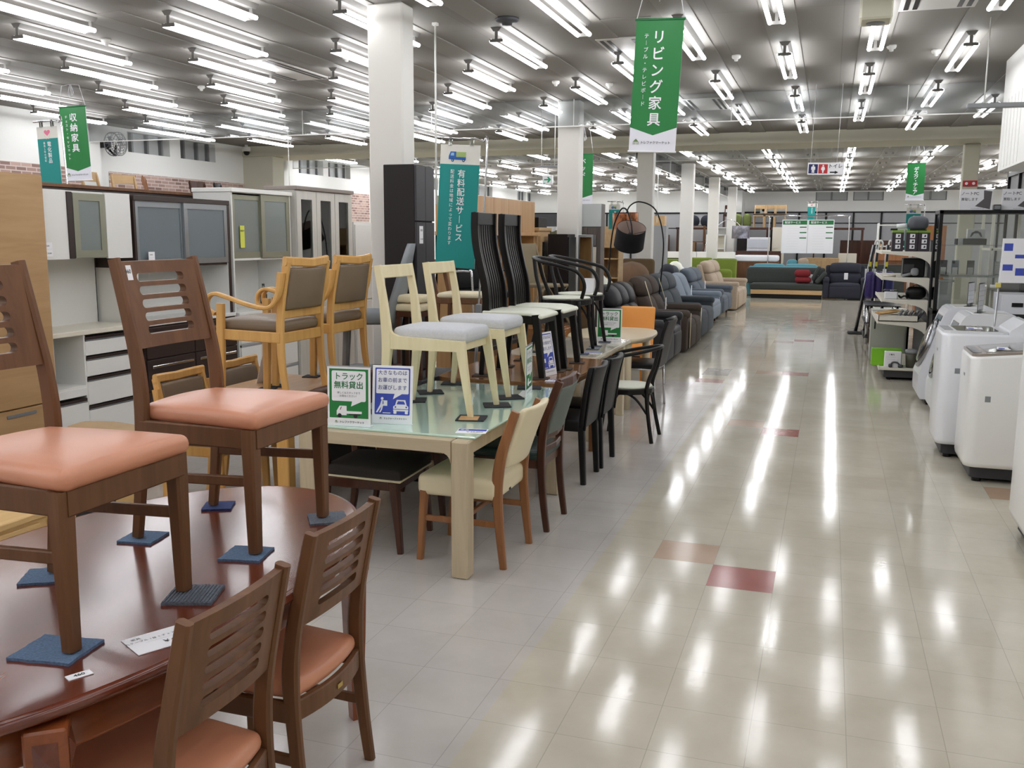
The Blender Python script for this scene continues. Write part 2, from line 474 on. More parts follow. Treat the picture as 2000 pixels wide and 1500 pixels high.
struct(MB().box(-10.9, -5.2, 0, -10.2, 11.42, CEIL+.02).build('wall_left', M['wall']))
b = MB(); W = []
for (y0, y1) in ((12.35,13.35),(13.62,14.58),(17.38,18.38),(18.6,19.6),(22.4,23.4),(23.7,24.7),(27.6,29.2),(31.76,32.76),(32.95,33.95)): W.append((y0, y1))
b.box(-10.9, 11.42, 0, -10.5, 35.3, 2.93); b.box(-10.9, 11.42, 3.24, -10.5, 35.3, CEIL+.02)
p = 11.42
for (y0, y1) in W: b.box(-10.9, p, 2.93, -10.5, y0, 3.24); p = y1
b.box(-10.9, p, 2.93, -10.5, 35.3, 3.24)
b.box(-10.9, 11.42, 2.9, -10.70, 35.3, 3.3)
struct(b.build('wall_left_rear', M['wall']))
for i, (y0, y1) in enumerate(W):
    wn = struct(MB().box(-10.70, y0, 2.93, -10.62, y1, 3.24).build('window_%d' % (i+1), M['shutter']))
    fb = MB(); yb = y0+.18
    for yy in (yb, yb+.36, y1-.12): fb.box(-10.62, yy-.02, 2.93, -10.56, yy+.02, 3.24)
    fb.build('window_frame', M['frame'], wn)
b = MB().box(-10.2, 2, 1.5, -10.188, 11.0, 2.585); b.box(-10.5, 11.9, 1.2, -10.488, 15.42, 2.6)
b.box(-10.5, 15.9, 1.5, -10.488, 20.5, 2.62)
struct(b.build('trim_4', M['brick']))

# far wall with grey wainscot panels
b = MB(); b.box(-11, 34.9, 0, 7.6, 35.3, 2.95); b.box(-11, 34.9, 3.25, 7.6, 35.3, CEIL+.02)
p = -11
FW = [(-.58,.47),(.65,1.63),(2.6,3.6)]
for (x0, x1) in FW: b.box(p, 34.9, 2.95, x0, 35.3, 3.25); p = x1
b.box(p, 34.9, 2.95, 7.6, 35.3, 3.25); b.box(-11, 35.26, 2.9, 7.6, 35.3, 3.3)
struct(b.build('wall_far', M['wall']))
for i, (x0, x1) in enumerate(FW):
    wn = struct(MB().box(x0, 34.98, 2.95, x1, 35.1, 3.25).build('window_%d' % (i+20), M['shutter']))
    f = MB(); c = (x0+x1)/2
    f.box(c-.03, 34.94, 2.95, c+.03, 34.98, 3.25); f.box(x0, 34.94, 2.95, x0+.03, 34.98, 3.25); f.box(x1-.03, 34.94, 2.95, x1, 34.98, 3.25); f.box(x0, 34.94, 2.95, x1, 34.98, 2.975)
    f.build('window_frame', M['frame'], wn)
struct(MB().box(-11, 33.7, 0, -2.97, 34.9, CEIL+.01).build('wall_far_left', M['wall']))
M['panel'] = mat('grey_wall_panel', (168,169,172), .6)
b = MB(); b.box(-2.97, 34.86, 0, 7.5, 34.9, 2.55)
b.box(-10.5, 33.66, 0, -2.97, 33.7, 2.5); struct(b.build('trim_5', M['panel']))
b = MB()
for i in range(13): b.box(-2.9+.9*i-.03, 34.82, 0, -2.9+.9*i+.03, 34.86, 2.56)
[b.box(-10.4+.9*i-.03, 33.62, 0, -10.4+.9*i+.03, 33.66, 2.5) for i in range(9)]; b.box(-10.5, 33.62, 2.48, -2.97, 33.66, 2.53); b.box(-2.97, 34.82, 2.53, 7.5, 34.86, 2.58); b.box(-2.97, 34.83, 2.17, 7.5, 34.86, 2.2)
struct(b.build('trim_6', M['black']))

# right wall, bulkhead
struct(MB().box(2.6, -5.2, 0, 3.0, 16.6, CEIL+.02).build('wall_right', M['wall']))
struct(MB().box(2.6, 16.6, 0, 7.6, 16.8, CEIL+.02).build('wall_right_return', M['wall']))
struct(MB().box(7.3, 16.8, 0, 7.6, 35.3, CEIL+.02).build('wall_right_far', M['wall']))
struct(MB().box(-11, -5.2, 0, 7.6, -5.0, CEIL+.02).build('wall_back', M['wall']))
b = MB().box(1.45, -4.9, 2.28, 2.62, 10.0, CEIL+.01)
for q in range(6): b.box(1.446, 9.85-q*.16, 2.3, 1.45, 9.84-q*.16, 2.9)
struct(b.build('trim_7', M['wall']))
b = MB().box(2.57, 8.2, 0, 2.6, 16.5, 2.62); struct(b.build('trim_8', M['panel']))
b = MB()
for i in range(10): b.box(2.53, 8.3+.9*i-.03, 0, 2.57, 8.3+.9*i+.03, 2.66)
b.box(2.53, 8.2, 2.6, 2.57, 16.5, 2.66); struct(b.build('trim_9', M['black']))

# glass smoke barriers hanging from the ceiling, with a white bottom rail
M['smoke'] = pane('smoke_barrier_glass', (.97,.985,.99), .06, .07, (205,214,220))
def barrier(name, x0, y0, x1, y1, zb, lab):
    t = thing(name, lab, 'smoke barrier', ((x0+x1)/2, (y0+y1)/2, zb))
    dx, dy = (x1-x0)/2, (y1-y0)/2
    MB().box(-dx-.003, -dy-.003, .01, dx+.003, dy+.003, CEIL-zb).build('glass_pane', M['smoke'], t)
    MB().box(-dx-.008, -dy-.008, -.006, dx+.008, dy+.008, .006).build('bottom_rail', M['white'], t)
    n = int(max(dx, dy)*2/1.8); rb = MB()
    for i in range(n+1):
        u = -1+2*i/n
        rb.box(u*dx-.004, u*dy-.006, 0, u*dx+.004, u*dy+.002, CEIL-zb)
    rb.build('joint_strip', M['white'], t)
    return t
barrier('smoke_barrier', -10.4, 11.22, 2.55, 11.22, 2.965, 'clear glass smoke barrier hanging across the ceiling over the dining tables')
barrier('smoke_barrier', -10.4, 17.0, 2.0, 17.0, 2.99, 'clear glass smoke barrier across the ceiling beyond the cream beam')
barrier('smoke_barrier', -3.3, 16.55, -3.3, 33.6, 2.99, 'clear glass smoke barrier running along the row of far white pillars')

# ---------------------------------------------------------------- fluorescent battens
M['tube'] = emis('lit_fluorescent_tube', (250,251,255), TUBE_STRENGTH); M['tube_far'] = emis('lit_fluorescent_tube_far', (250,251,255), TUBE_STRENGTH*2.1)
M['batten'] = mat('batten_enamel', (104,102,98), .6)
L_NEAR = 'white twin-tube fluorescent batten on the ceiling before the cream beam'
L_FAR = 'white twin-tube fluorescent batten on the ceiling beyond the cream beam'
def make_light(label, group, far=False):
    t = thing('ceiling_light', label, 'ceiling light', (0,0,CEIL), 0, group)
    b = MB().prism([(-.05,-.002),(.05,-.002),(.022,-.04),(-.022,-.04)], -.02, 1.24)
    for y in (-.02, 1.2): b.box(-.055, y+.006, -.120, .055, y+.012, -.096); b.box(-.012, y+.006, -.097, .012, y+.012, -.038)
    b.build('batten', M['batten'], t)
    for s in (-1, 1):
        MB().tube([(s*.046, 0, -.108), (s*.046, 1.2, -.108)], .0165, 8).build('tube', M['tube_far' if far else 'tube'], t)
    return t
def rows():
    for k in range(-3, 15):
        y0 = YE if k % 2 == 0 else YO
        for n in range(-5, 4):
            y = y0+2.44*n
            if y < -4 or y > 14.1: continue
            if ROWX(k) < -10.0: continue
            if ROWX(k) > 1.2 and y < 9.9: continue
            yield ROWX(k), y, 0
    for k in range(-8, 15, 2):
        if ROWX(k) > 3 and False: continue
        for n in range(7): yield ROWX(k), 17.03+2.44*n, 1
lamps = {}
for (x, y, fz) in rows():
    if fz not in lamps:
        lamps[fz] = make_light([L_NEAR, L_FAR][fz], ['battens before the beam', 'battens beyond the beam'][fz], fz == 1); lamps[fz].location = (x, y, CEIL)
    else: dup(lamps[fz], (x, y, CEIL), 0)

# ---------------------------------------------------------------- ceiling vents, hatches, detectors
M['vent'] = mat('vent_frame', (206,204,200), .5)
def vent(x, y, w, l, label, n=2, group=None):
    t = thing('ceiling_vent', label, 'vent', (x, y, CEIL), 0, group)
    MB().box(-w/2, -l/2, -.014, w/2, l/2, 0, .004).build('frame', M['vent'], t)
    sb = MB()
    for s in (-1, 1):
        for q in range(n):
            cx = s*(w/2-.045-q*.06); sb.box(cx-.016, -l/2+.05, -.017, cx+.016, l/2-.05, -.0141)
    sb.build('slot', M['black'], t); return t
vent(-5.28, 8.45, .5, 1.15, 'ceiling vent with dark slots between the left rows of lights')
vent(-1.74, 8.4, .42, .95, 'ceiling vent with dark slots just left of the large green banner')
vent(-1.55, 12.05, .5, 1.0, 'ceiling vent with dark slots to the right of the large green banner')
vent(.62, 7.25, .5, .7, 'ceiling vent with dark slots at the top right of the picture')
for i in range(6): vent(-1.54, 17.75+2.44*i, .46, .55, 'square ceiling vent with two dark slots beyond the beam', 1, 'vents beyond the beam')
def hatch(x, y, label):
    b = MB().box(x-.24, y-.24, CEIL-.006, x+.24, y+.24, CEIL+.002)
    o = b.build('ceiling_hatch', M['ceil']); tag(o, label, 'hatch')
hatch(-5.3, 6.2, 'square access hatch in the ceiling at upper left'); hatch(-1.6, 7.5, 'square access hatch in the ceiling beside the large green banner')
def detector(x, y, r, label, dark=False, group=None):
    b = MB().lathe([(r, 0), (r, -.018), (r*.8, -.03), (r*.45, -.034), (r*.42, -.05), (0, -.055)], 16, (x, y, CEIL))
    tag(b.build('ceiling_detector', M['darkgrey'] if dark else M['white']), label, 'detector', group)
detector(-2.41, 7.02, .09, 'round dark speaker grille in the ceiling beside the white pillar', True)
for (x, y) in ((-5.9,6.75),(-2.34,10.2),(-2.85,9.9),(.4,8.92),(.78,9.24),(-4.3,8.0),(-.9,9.0),(-6.7,9.1)):
    detector(x, y, .04, 'small white sprinkler head on the ceiling', False, 'sprinkler heads')
t = thing('speaker_box', 'cream wall speaker box hanging from the ceiling at top right', 'speaker', (.2, 6.9, 3.06))
MB().box(-.1, -.12, 0, .1, .12, .22, .012).build('cabinet', M['beam'], t); MB().lathe([(.06, 0), (.06, -.004), (0, -.004)], 16, (0, .02, 0)).build('grille', M['frame'], t)
# ================================================================ FRONT: OVAL TABLE AND SLATTED CHAIRS
M['walnut'] = wood('brown_stained_wood', (92,60,36), (116,78,50), .45, 7, spec=.35)
M['salmon'] = mat('salmon_leather', (204,138,106), .36, var=.04, bmp=.12, bs=300, spec=.6)
M['mahog'] = wood('mahogany_top', (84,36,22), (112,54,34), .2, 5, 'y', coat=.35)
M['mahog2'] = wood('mahogany_apron', (118,58,26), (142,76,38), .3, 7, 'y', coat=.2)
M['carpet_blue'] = mat('blue_carpet', (88,110,138), .95, var=.25, vs=160, bmp=.6, bs=420)
M['carpet_navy'] = mat('navy_carpet', (44,58,104), .95, var=.25, vs=160, bmp=.6, bs=420)
M['carpet_grey'] = mat('grey_carpet', (92,98,108), .95, var=.3, vs=160, bmp=.6, bs=420)
M['carpet_dark'] = mat('charcoal_carpet', (46,46,50), .95, var=.2, vs=160, bmp=.5, bs=420)

OT = (-1.875, 2.05)
def ell(a, b, n=96, p=2.15):
    out = []
    for i in range(n):
        t = 2*pi*i/n; c, s = cos(t), sin(t)
        out.append((a*math.copysign(abs(c)**(2/p), c), b*math.copysign(abs(s)**(2/p), s)))
    return out
def ring_loft(b, rings, cap0=True, cap1=True, smooth=True):
    n = len(rings[0][0]); vs = []
    for (poly, z) in rings: vs += [(x, y, z) for (x, y) in poly]
    fs = [(r*n+i, r*n+(i+1) % n, (r+1)*n+(i+1) % n, (r+1)*n+i) for r in range(len(rings)-1) for i in range(n)]
    o = len(b.v); b.add(vs, fs, smooth)
    for (c, r) in ((cap0, 0), (cap1, len(rings)-1)):
        if c: b.f.append([o+r*n+i for i in range(n)]); b.sm.append(False); b.mi.append(b.m)
    return b
t = thing('oval_dining_table', 'oval mahogany dining table in the left foreground carrying two salmon-seated chairs', 'table', (OT[0], OT[1], 0))
b = MB(); A, B = .555, 1.0
ring_loft(b, [(ell(A-.03, B-.03), .662), (ell(A-.022, B-.022), .668), (ell(A-.016, B-.016), .672), (ell(A-.002, B-.002), .676), (ell(A, B), .684), (ell(A-.002, B-.002), .693), (ell(A-.010, B-.010), .699), (ell(A-.02, B-.02), .70)])
b.build('tabletop', M['mahog'], t)
b = MB(); ring_loft(b, [(ell(A-.075, B-.075), .56), (ell(A-.068, B-.068), .565), (ell(A-.068, B-.068), .57), (ell(A-.073, B-.073), .575), (ell(A-.073, B-.073), .664)])
b.build('apron', M['mahog2'], t)
for (sx, sy) in ((1,-1), (1,1), (-1,-1), (-1,1)):
    g = MB(); x, y = sx*.405, sy*.655
    g.X = Matrix.Translation((x, y, 0)) @ Matrix.Rotation(math.atan2(sy*.655/1.0, sx*.405/.5)*.82, 4, 'Z') if False else Matrix.Translation((x, y, 0)) @ Matrix.Rotation(R(-38*sx*sy), 4, 'Z')
    g.box(-.042, -.042, .535, .042, .042, .662, .005)
    g.sweep([(0,0,.535),(0,0,.50),(0,0,.3),(0,0,0)], [(.03,.03),(-.03,.03),(-.03,-.03),(.03,-.03)], (1,0,0), [1.25,1.1,.95,.62])
    g.build('leg', M['mahog2'], t)
    d = MB(); d.X = g.X
    for (s_, ax) in ((1,0),(-1,0),(1,1),(-1,1)):
        f = MB()
        pts = [(-.024,.565),(.024,.565),(.024,.635),(-.024,.635)]
        mid = (0, .60)
        for i in range(4):
            p, q = pts[i], pts[(i+1) % 4]
            tri = [(p, .0425), (q, .0425), (mid, .0525)]
            vv = []
            for ((u, z), o) in tri: vv.append((s_*o, u, z) if ax == 0 else (u, s_*o, z))
            d.add(vv, [(0,1,2)])
    d.build('carved_block', M['mahog'], t)

# slatted chair -------------------------------------------------------------
def slat_panel():
    """back panel with five rounded slots, bent backwards"""
    W_, H_, L, h, th = .176, .265, .098, .0132, .012
    us = sorted(set([round(-W_+2*W_*i/30, 5) for i in range(31)]+[round(s*(L+h*sin(R(a))), 5) for s in (-1, 1) for a in range(0, 91, 15)]))
    ys = [.052+k*.0405 for k in range(5)]
    def half(u):
        d = abs(u)-L
        return h if d <= 0 else (h*sqrt(max(0, 1-(d/h)**2)) if d < h else 0)
    def pos(u, z, d):
        x0 = -.202-.055*(z/H_); return (x0-.013*(1-(u/W_)**2)+d, u, .592+z)
    b = MB(); rows = []
    for u in us:
        col = [0]
        for y in ys: col += [y-half(u), y+half(u)]
        rows.append(col+[H_])
    n, k = len(us), len(rows[0])
    vs = [pos(u, z, d) for d in (th, -th) for u, c in zip(us, rows) for z in c]
    fs = []; o = n*k
    for i in range(n-1):
        for j in range(k-1):
            slot = j % 2 == 1
            q = (i*k+j, i*k+j+1, (i+1)*k+j+1, (i+1)*k+j)
            if slot: continue
            fs += [q, tuple(o+x for x in q[::-1])]
            fs += [(q[0], q[3], o+q[3], o+q[0]), (q[1], o+q[1], o+q[2], q[2])]
    for i in (0, n-1): fs += [(i*k+j, o+i*k+j, o+i*k+j+1, i*k+j+1) for j in range(k-1)]
    b.add(vs, fs)
    ob = b.build('back_panel', M['walnut']); me = ob.data
    bm = bmesh.new(); bm.from_mesh(me); bmesh.ops.remove_doubles(bm, verts=bm.verts, dist=1e-5); bmesh.ops.dissolve_degenerate(bm, edges=bm.edges, dist=1e-6)
    seen = {}; kill = []
    for f in bm.faces:
        key = tuple(sorted(v.index for v in f.verts))
        if key in seen: kill += [f, seen[key]]
        seen[key] = f
    bmesh.ops.delete(bm, geom=list(set(kill)), context='FACES_ONLY'); bmesh.ops.recalc_face_normals(bm, faces=bm.faces); bm.to_mesh(me); bm.free()
    bpy.data.objects.remove(ob); return me
PANEL = slat_panel()
def slat_chair(label, loc, rz, group=None, sticker=False):
    t = thing('slat_back_chair', label, 'chair', loc, rz, group)
    P = [(-.225,.0),(-.205,.16),(-.19,.33),(-.186,.45),(-.196,.56),(-.22,.68),(-.262,.865)]
    for s in (-1, 1):
        pts = bez([(x, s*(.192-.008*(z/.865)), z) for (x, z) in P], 5)
        n = len(pts)
        MB().bar(pts, .026, .046, (0,1,0), .007, [(1, .72+.38*min(1, i/n*2.2) if i < n*.5 else 1.1-.32*(i/n-.5)*2) for i in range(n)]).build('back_post', M['walnut'], t)
        MB().bar([(.205, s*.196, .375),(.205, s*.197, .30),(.208, s*.198, 0)], .046, .042, (0,1,0), .006, [1,1,.78]).build('leg', M['walnut'], t)
        MB().bar([(-.19, s*.19, .20),(.2, s*.192, .215)], .018, .03, (0,1,0), .003).build('stretcher', M['walnut'], t)
    o = link('back_panel', PANEL, t)
    b = MB()
    for s in (-1, 1):
        b.bar([(-.185, s*.192, .345),(.2, s*.197, .345)], .022, .062, (0,1,0), .004)
    b.bar([(.218, -.2, .345),(.218, .2, .345)], .022, .062, (1,0,0), .004)
    arc = [(-.19-.03*(1-(y/.18)**2), y, .345) for y in [-.18+.03*i for i in range(13)]]
    b.bar(arc, .022, .062, (1,0,0), .004)
    b.build('seat_frame', M['walnut'], t)
    MB().cushion(-.215, -.224, .372, .240, .224, .424, .026, .016, n=7, wy=lambda u: .80+.2*u, back=.035).build('seat', M['salmon'], t)
    if sticker:
        k = MB(); k.X = Matrix.Translation((-.2385, .135, .815)) @ Matrix.Rotation(R(-11), 4, 'Y') @ Matrix.Rotation(R(0), 4, 'Z')
        k.box(0, -.0001, 0, .0012, .032, .042); k.build('price_sticker', M['paper'], t)
    return t
def num_sticker(parent, x, y, z, face): pass
zt = .712
slat_chair('slatted brown chair with salmon seat on the oval table, cut by the left picture edge', (-1.80, 1.795, zt), 0)
cb = slat_chair('slatted brown chair on the oval table with the number sticker on its backrest', (-1.79, 2.51, zt), 0)
sx = lambda z: -.2358-.2075*(z-.80)
k = MB().prism([(sx(.80)-.004,.80),(sx(.80),.80),(sx(.845),.845),(sx(.845)-.004,.845)], -.168, -.134)
st = k.build('price_sticker', M['paper'], cb)
cc = slat_chair('slatted chair pushed under the oval table, nearest of the two seen from behind', (-1.475, 1.70, 0), 180)
cd = slat_chair('slatted chair pushed under the oval table beside the cream tiled aisle, farther of the two', (-1.53, 2.295, 0), 180)
cm = MB().box(-.2345, -.012, .338, -.2325, .016, .352).build('brass_maker_plate', mat('brass', (196,170,96), .3, 1), cd)

# carpet squares under the feet
def pad(x, y, z, s, rz, m_, label, cat='carpet pad', ribs=False, group=None, sy=None):
    b = MB(); sy = sy or s
    n = 9; rnd = random.Random(int((x*1000+y*77)))
    poly = []
    for (x0, y0, x1, y1) in ((-1,-1,1,-1),(1,-1,1,1),(1,1,-1,1),(-1,1,-1,-1)):
        for i in range(n):
            u = i/n; poly.append(((x0+(x1-x0)*u)*s/2+rnd.uniform(-.0015,.0015), (y0+(y1-y0)*u)*sy/2+rnd.uniform(-.0015,.0015)))
    b.prism(poly, 0, .007, 'z')
    if ribs:
        for i in range(14): b.box(-s/2+s*(i+.2)/14, -sy/2+.003, .006, -s/2+s*(i+.75)/14, sy/2-.003, .0095)
    o = b.build('carpet_pad', m_); o.location = (x, y, z); o.rotation_euler = (0,0,R(rz)); return tag(o, label, cat, group)
Z0 = .7002
pad(-1.640, 1.600, Z0, .155, 8, M['carpet_blue'], 'large blue carpet square under the near front leg of the leftmost chair', sy=.13)
pad(-1.555, 1.985, Z0, .13, 20, M['carpet_grey'], 'ribbed grey carpet square beside the far front leg of the leftmost chair', ribs=True)
pad(-2.03, 1.965, Z0, .12, 30, M['carpet_blue'], 'blue carpet square under the rear leg of the leftmost chair')
pad(-2.01, 1.600, Z0, .12, 15, M['carpet_blue'], 'blue carpet square under the hidden rear leg at the left picture edge')
pad(-1.612, 2.31, Z0, .125, 12, M['carpet_blue'], 'blue carpet square under the near front leg of the stickered chair')
pad(-1.565, 2.71, Z0, .125, 35, M['carpet_grey'], 'speckled grey carpet square at the right rim of the oval table')
pad(-2.01, 2.335, Z0, .115, 10, M['carpet_blue'], 'blue carpet square under the near rear leg of the stickered chair')
pad(-2.00, 2.71, Z0, .10, 25, M['carpet_navy'], 'small navy carpet square under the far rear leg of the stickered chair')
# papers on the oval table
def sheet(x, y, z, w, h, rz, label, lines, m_=None, big=None, name='price_sheet'):
    t = thing(name, label, 'price tag', (x, y, z), rz)
    MB().box(-w/2, -h/2, 0, w/2, h/2, .0015).build('paper', m_ or M['paper'], t)
    if lines: lettering('printing', lines, M['ink'], t, '+z', .0022)
    return t
sheet(-1.455, 1.735, .7004, .155, .105, 62, 'white price sheet on the oval table behind the nearest chair', [('家具',-.05,.033,.012),('丸テーブル 1台 + チェア 6脚',-.012,.016,.011),('￥49,800',.03,-.02,.02,.02),('(税込)',.045,-.04,.009),('─────────',0,0,.009)])
sheet(-1.50, 1.52, .7004, .052, .026, 62, 'tiny white number tag on the near rim of the oval table', [('460',0,0,.016,.02)], name='number_tag')
o = lettering('printing', [('460',-.151,.826,.017,.02)], M['ink'], cb, '+x', 0)
for v in o.data.vertices: v.co.x += sx(v.co.z)+.0006

# light oak low board behind the oval table, padded bench
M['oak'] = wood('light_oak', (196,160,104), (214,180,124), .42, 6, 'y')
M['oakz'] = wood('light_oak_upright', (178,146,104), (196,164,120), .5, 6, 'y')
M['gold_oak'] = wood('golden_beech', (198,148,80), (214,168,100), .38, 6, 'z')
M['darkbrown'] = wood('dark_brown_wood', (60,32,22), (82,46,32), .35, 8)
t = thing('low_tv_board', 'light oak low board with dark handle slots behind the oval table', 'tv board', (-3.62, 3.3, 0), 0)
MB().box(-.33, -.75, .39, .33, .55, .42, .004).build('top', M['oak'], t)
MB().box(-.31, -.73, 0, .31, .53, .39, .003).build('body', M['oak'], t)
for y in (-.70, -.07):
    d = MB().box(.31, y, .05, .322, y+.58, .37, .003).build('drawer', M['oak'], t)
    MB().box(.322, y+.16, .315, .324, y+.42, .345).build('handle_slot', M['ink'], d)
t = thing('padded_bench', 'beige quilted bench behind the oval table, low at the left edge', 'bench', (-4.55, 4.4, 0), 0)
MB().box(-.3, -.75, 0, .3, .75, .16, .01).build('base', M['oak'], t)
M['beige'] = mat('beige_quilt', (186,160,126), .8, var=.06)
for i in range(5): MB().cushion(-.32, -.75+.3*i, .15, .32, -.45+.3*i, .37, .09, .03).build('cushion', M['beige'], t)
# ================================================================ DINING ROW BEHIND THE OVAL TABLE
M['ash'] = wood('pale_ash', (176,160,132), (196,180,152), .45, 7)
M['ashx'] = wood('pale_ash_rail', (176,160,132), (196,180,152), .45, 7, 'x')
M['mint'] = mat('mint_backed_glass', (198,228,214), .04, spec=.7, coat=1.)
M['cherry'] = wood('cherry_wood', (132,84,48), (154,104,64), .38, 8)
M['creamvinyl'] = mat('cream_vinyl', (226,214,180), .4, bmp=.08, bs=300)
M['creamwood'] = wood('cream_painted_wood', (222,208,166), (234,222,184), .45, 6)
M['greyfab'] = mat('light_grey_fabric', (200,202,206), .9, var=.05, vs=90, bmp=.3, bs=500)
M['reddark'] = wood('red_brown_wood', (58,30,18), (80,44,28), .32, 8, spec=.4)
M['brownwood'] = wood('brown_dining_wood', (128,88,54), (156,112,74), .16, 5, 'y', coat=.4)
M['sagefab'] = mat('sage_grey_fabric', (104,112,106), .8, bmp=.2, bs=400)
M['greenvinyl'] = mat('dark_green_vinyl', (30,50,46), .4)
M['darkweave'] = mat('dark_brown_weave', (44,38,34), .85, var=.35, vs=220)
M['taupe'] = mat('taupe_vinyl', (118,100,80), .42, bmp=.08, bs=300)
M['marble'] = mat('cream_marble', (222,214,198), .1, var=.05, vs=3, coat=.5)
M['beigelac'] = mat('beige_lacquer', (212,198,168), .3)
M['offseat'] = mat('ivory_vinyl_seat', (226,228,212), .4)
M['orange'] = mat('orange_vinyl', (240,160,72), .5)
M['oaktop'] = wood('oak_table_top', (164,124,82), (184,144,100), .35, 5, 'y')
M['shellgrey'] = mat('grey_felt', (134,138,142), .9, bmp=.2, bs=400)

def leg4(t, xs, ys, z, s, m_, taper=.8, name='leg', rnd=False):
    for x in xs:
        for y in ys:
            if rnd: MB().lathe([(s/2, 0), (s/2, z)], 16, (x, y, 0)).build(name, m_, t)
            else: MB().bar([(x, y, z), (x, y, 0)], s, s, (1,0,0), .005, [1, taper]).build(name, m_, t)

# glass table -----------------------------------------------------------------
t = thing('glass_dining_table', 'pale ash dining table with mint green glass top carrying two cream chairs', 'table', (-2.04, 4.9, 0))
X, Y, Z = .46, .845, .685
for sx in (-1, 1):
    for sy in (-1, 1): MB().box(sx*X, sy*Y, 0, sx*(X-.088), sy*(Y-.088), Z, .008).build('leg', M['ash'], t)
for sy in (-1, 1):
    b = MB(); yy = sy*Y
    # rail with rounded inner corners
    r = .05; x0 = X-.088; pts = [(-x0, Z)]+[(-x0, Z-.11)]
    pts += [(-x0+r-r*cos(R(a)), Z-.11+r*sin(R(a))-.0) for a in range(10, 91, 20)]
    pts += [(x0-r+r*sin(R(a)), Z-.11+r*cos(R(a))) for a in range(0, 81, 20)]+[(x0, Z-.11), (x0, Z)]
    b.prism(pts, yy, yy-sy*.075)
    b.build('end_rail', M['ashx'], t)
for sx in (-1, 1):
    b = MB(); b.box(sx*(X-.012), -Y+.088, Z-.075, sx*(X-.05), Y-.088, Z-.002, .004)
    b.build('side_rail', M['ash'], t)
MB().box(-X+.03, -Y+.07, Z, X+.012, Y-.03, Z+.012, .003).build('glass_top', M['mint'], t)
GT = Z+.0125

# signs -----------------------------------------------------------------------
LOGO = 'トレファクマーケット'
def logo(t, y, size, x=0, s=LOGO, mk=True):
    lettering('shop_lettering', [(s, x+.05*size/.02*.5, y, size, .035)], M['ink'], t)
    if mk:
        q = MB(); k = size; cx = x-size*len(s)*.5-.1*k
        flat(q, [(cx-.5*k, y-.42*k), (cx+.5*k, y-.42*k), (cx+.5*k, y+.1*k), (cx+.3*k, y+.38*k), (cx, y+.6*k), (cx-.3*k, y+.38*k), (cx-.5*k, y+.1*k)], '-y', .0014)
        q.m = 1
        for i in (-1, 0, 1): flat(q, [(cx+i*.3*k-.09*k, y-.42*k), (cx+i*.3*k+.09*k, y-.42*k), (cx+i*.3*k+.09*k, y+.12*k), (cx+i*.3*k-.09*k, y+.12*k)], '-y', .0018)
        q.build('tent_emblem', [mat('emblem_green', (96,120,70), .6), M['paper']], t, norm=False)
def sign_base(name, label, loc, rz, w=.215, h=.305, tilt=8):
    t = thing(name, label, 'sign', loc, rz)
    e = thing_rot = None
    return t
def truck_sign(label, loc, rz, tilt=6, small=False):
    w, h = .232, .305
    t = thing('counter_sign', label, 'sign', loc, rz, None, 0)
    t.rotation_euler = (R(-tilt), 0, R(rz))
    MB().box(-w/2, 0, 0, w/2, .004, h, .001).build('acrylic_board', M['paper'], t)
    MB().box(-w/2, .004, 0, w/2, .06, .003).build('foot', M['paper'], t)
    MB().box(-w/2-.003, -.002, h-.002, w/2+.003, .006, h+.003).build('top_edge', M['steel'], t)
    g = MB(); flat(g, [(-.105,.042),(.105,.042),(.105,.292),(-.105,.292)], '-y', .0006); g.build('green_print', M['green'], t, norm=False)
    p = MB(); flat(p, rrect(-.092,.128,.092,.282,.008), '-y', .0010)
    flat(p, [(.018,.1285),(.07,.1285),(.012,.102)], '-y', .0011)
    # little truck
    flat(p, [(-.066,.056),(-.066,.078),(-.05,.104),(-.012,.104),(-.012,.078),(.07,.078),(.07,.066),(-.012,.064),(-.012,.056)], '-y', .0010)
    p.build('speech_balloon', M['paper'], t, norm=False)
    k = MB()
    for cx in (-.05, .036): flat(k, circ(cx, .054, .011), '-y', .0016)
    flat(k, [(.0,.058),(.06,.058),(.066,.063),(.0,.063)], '-y', .0013)
    flat(k, [(-.049,.083),(-.042,.099),(-.038,.099),(-.045,.083)], '-y', .0014)
    k.build('truck_wheels', M['ink'], t, norm=False)
    lettering('lettering', [('トラック',0,.252,.040,.022), ('無料貸出',0,.208,.040,.03)], M['greenink'], t, '-y', .0018)
    lettering('small_lettering', [('詳しくはスタッフまで',0,.170,.0125,.0), ('お尋ねください！',0,.154,.0125,.0)], M['darkgrey'], t, '-y', .0018)
    logo(t, .021, .0135)
    return t
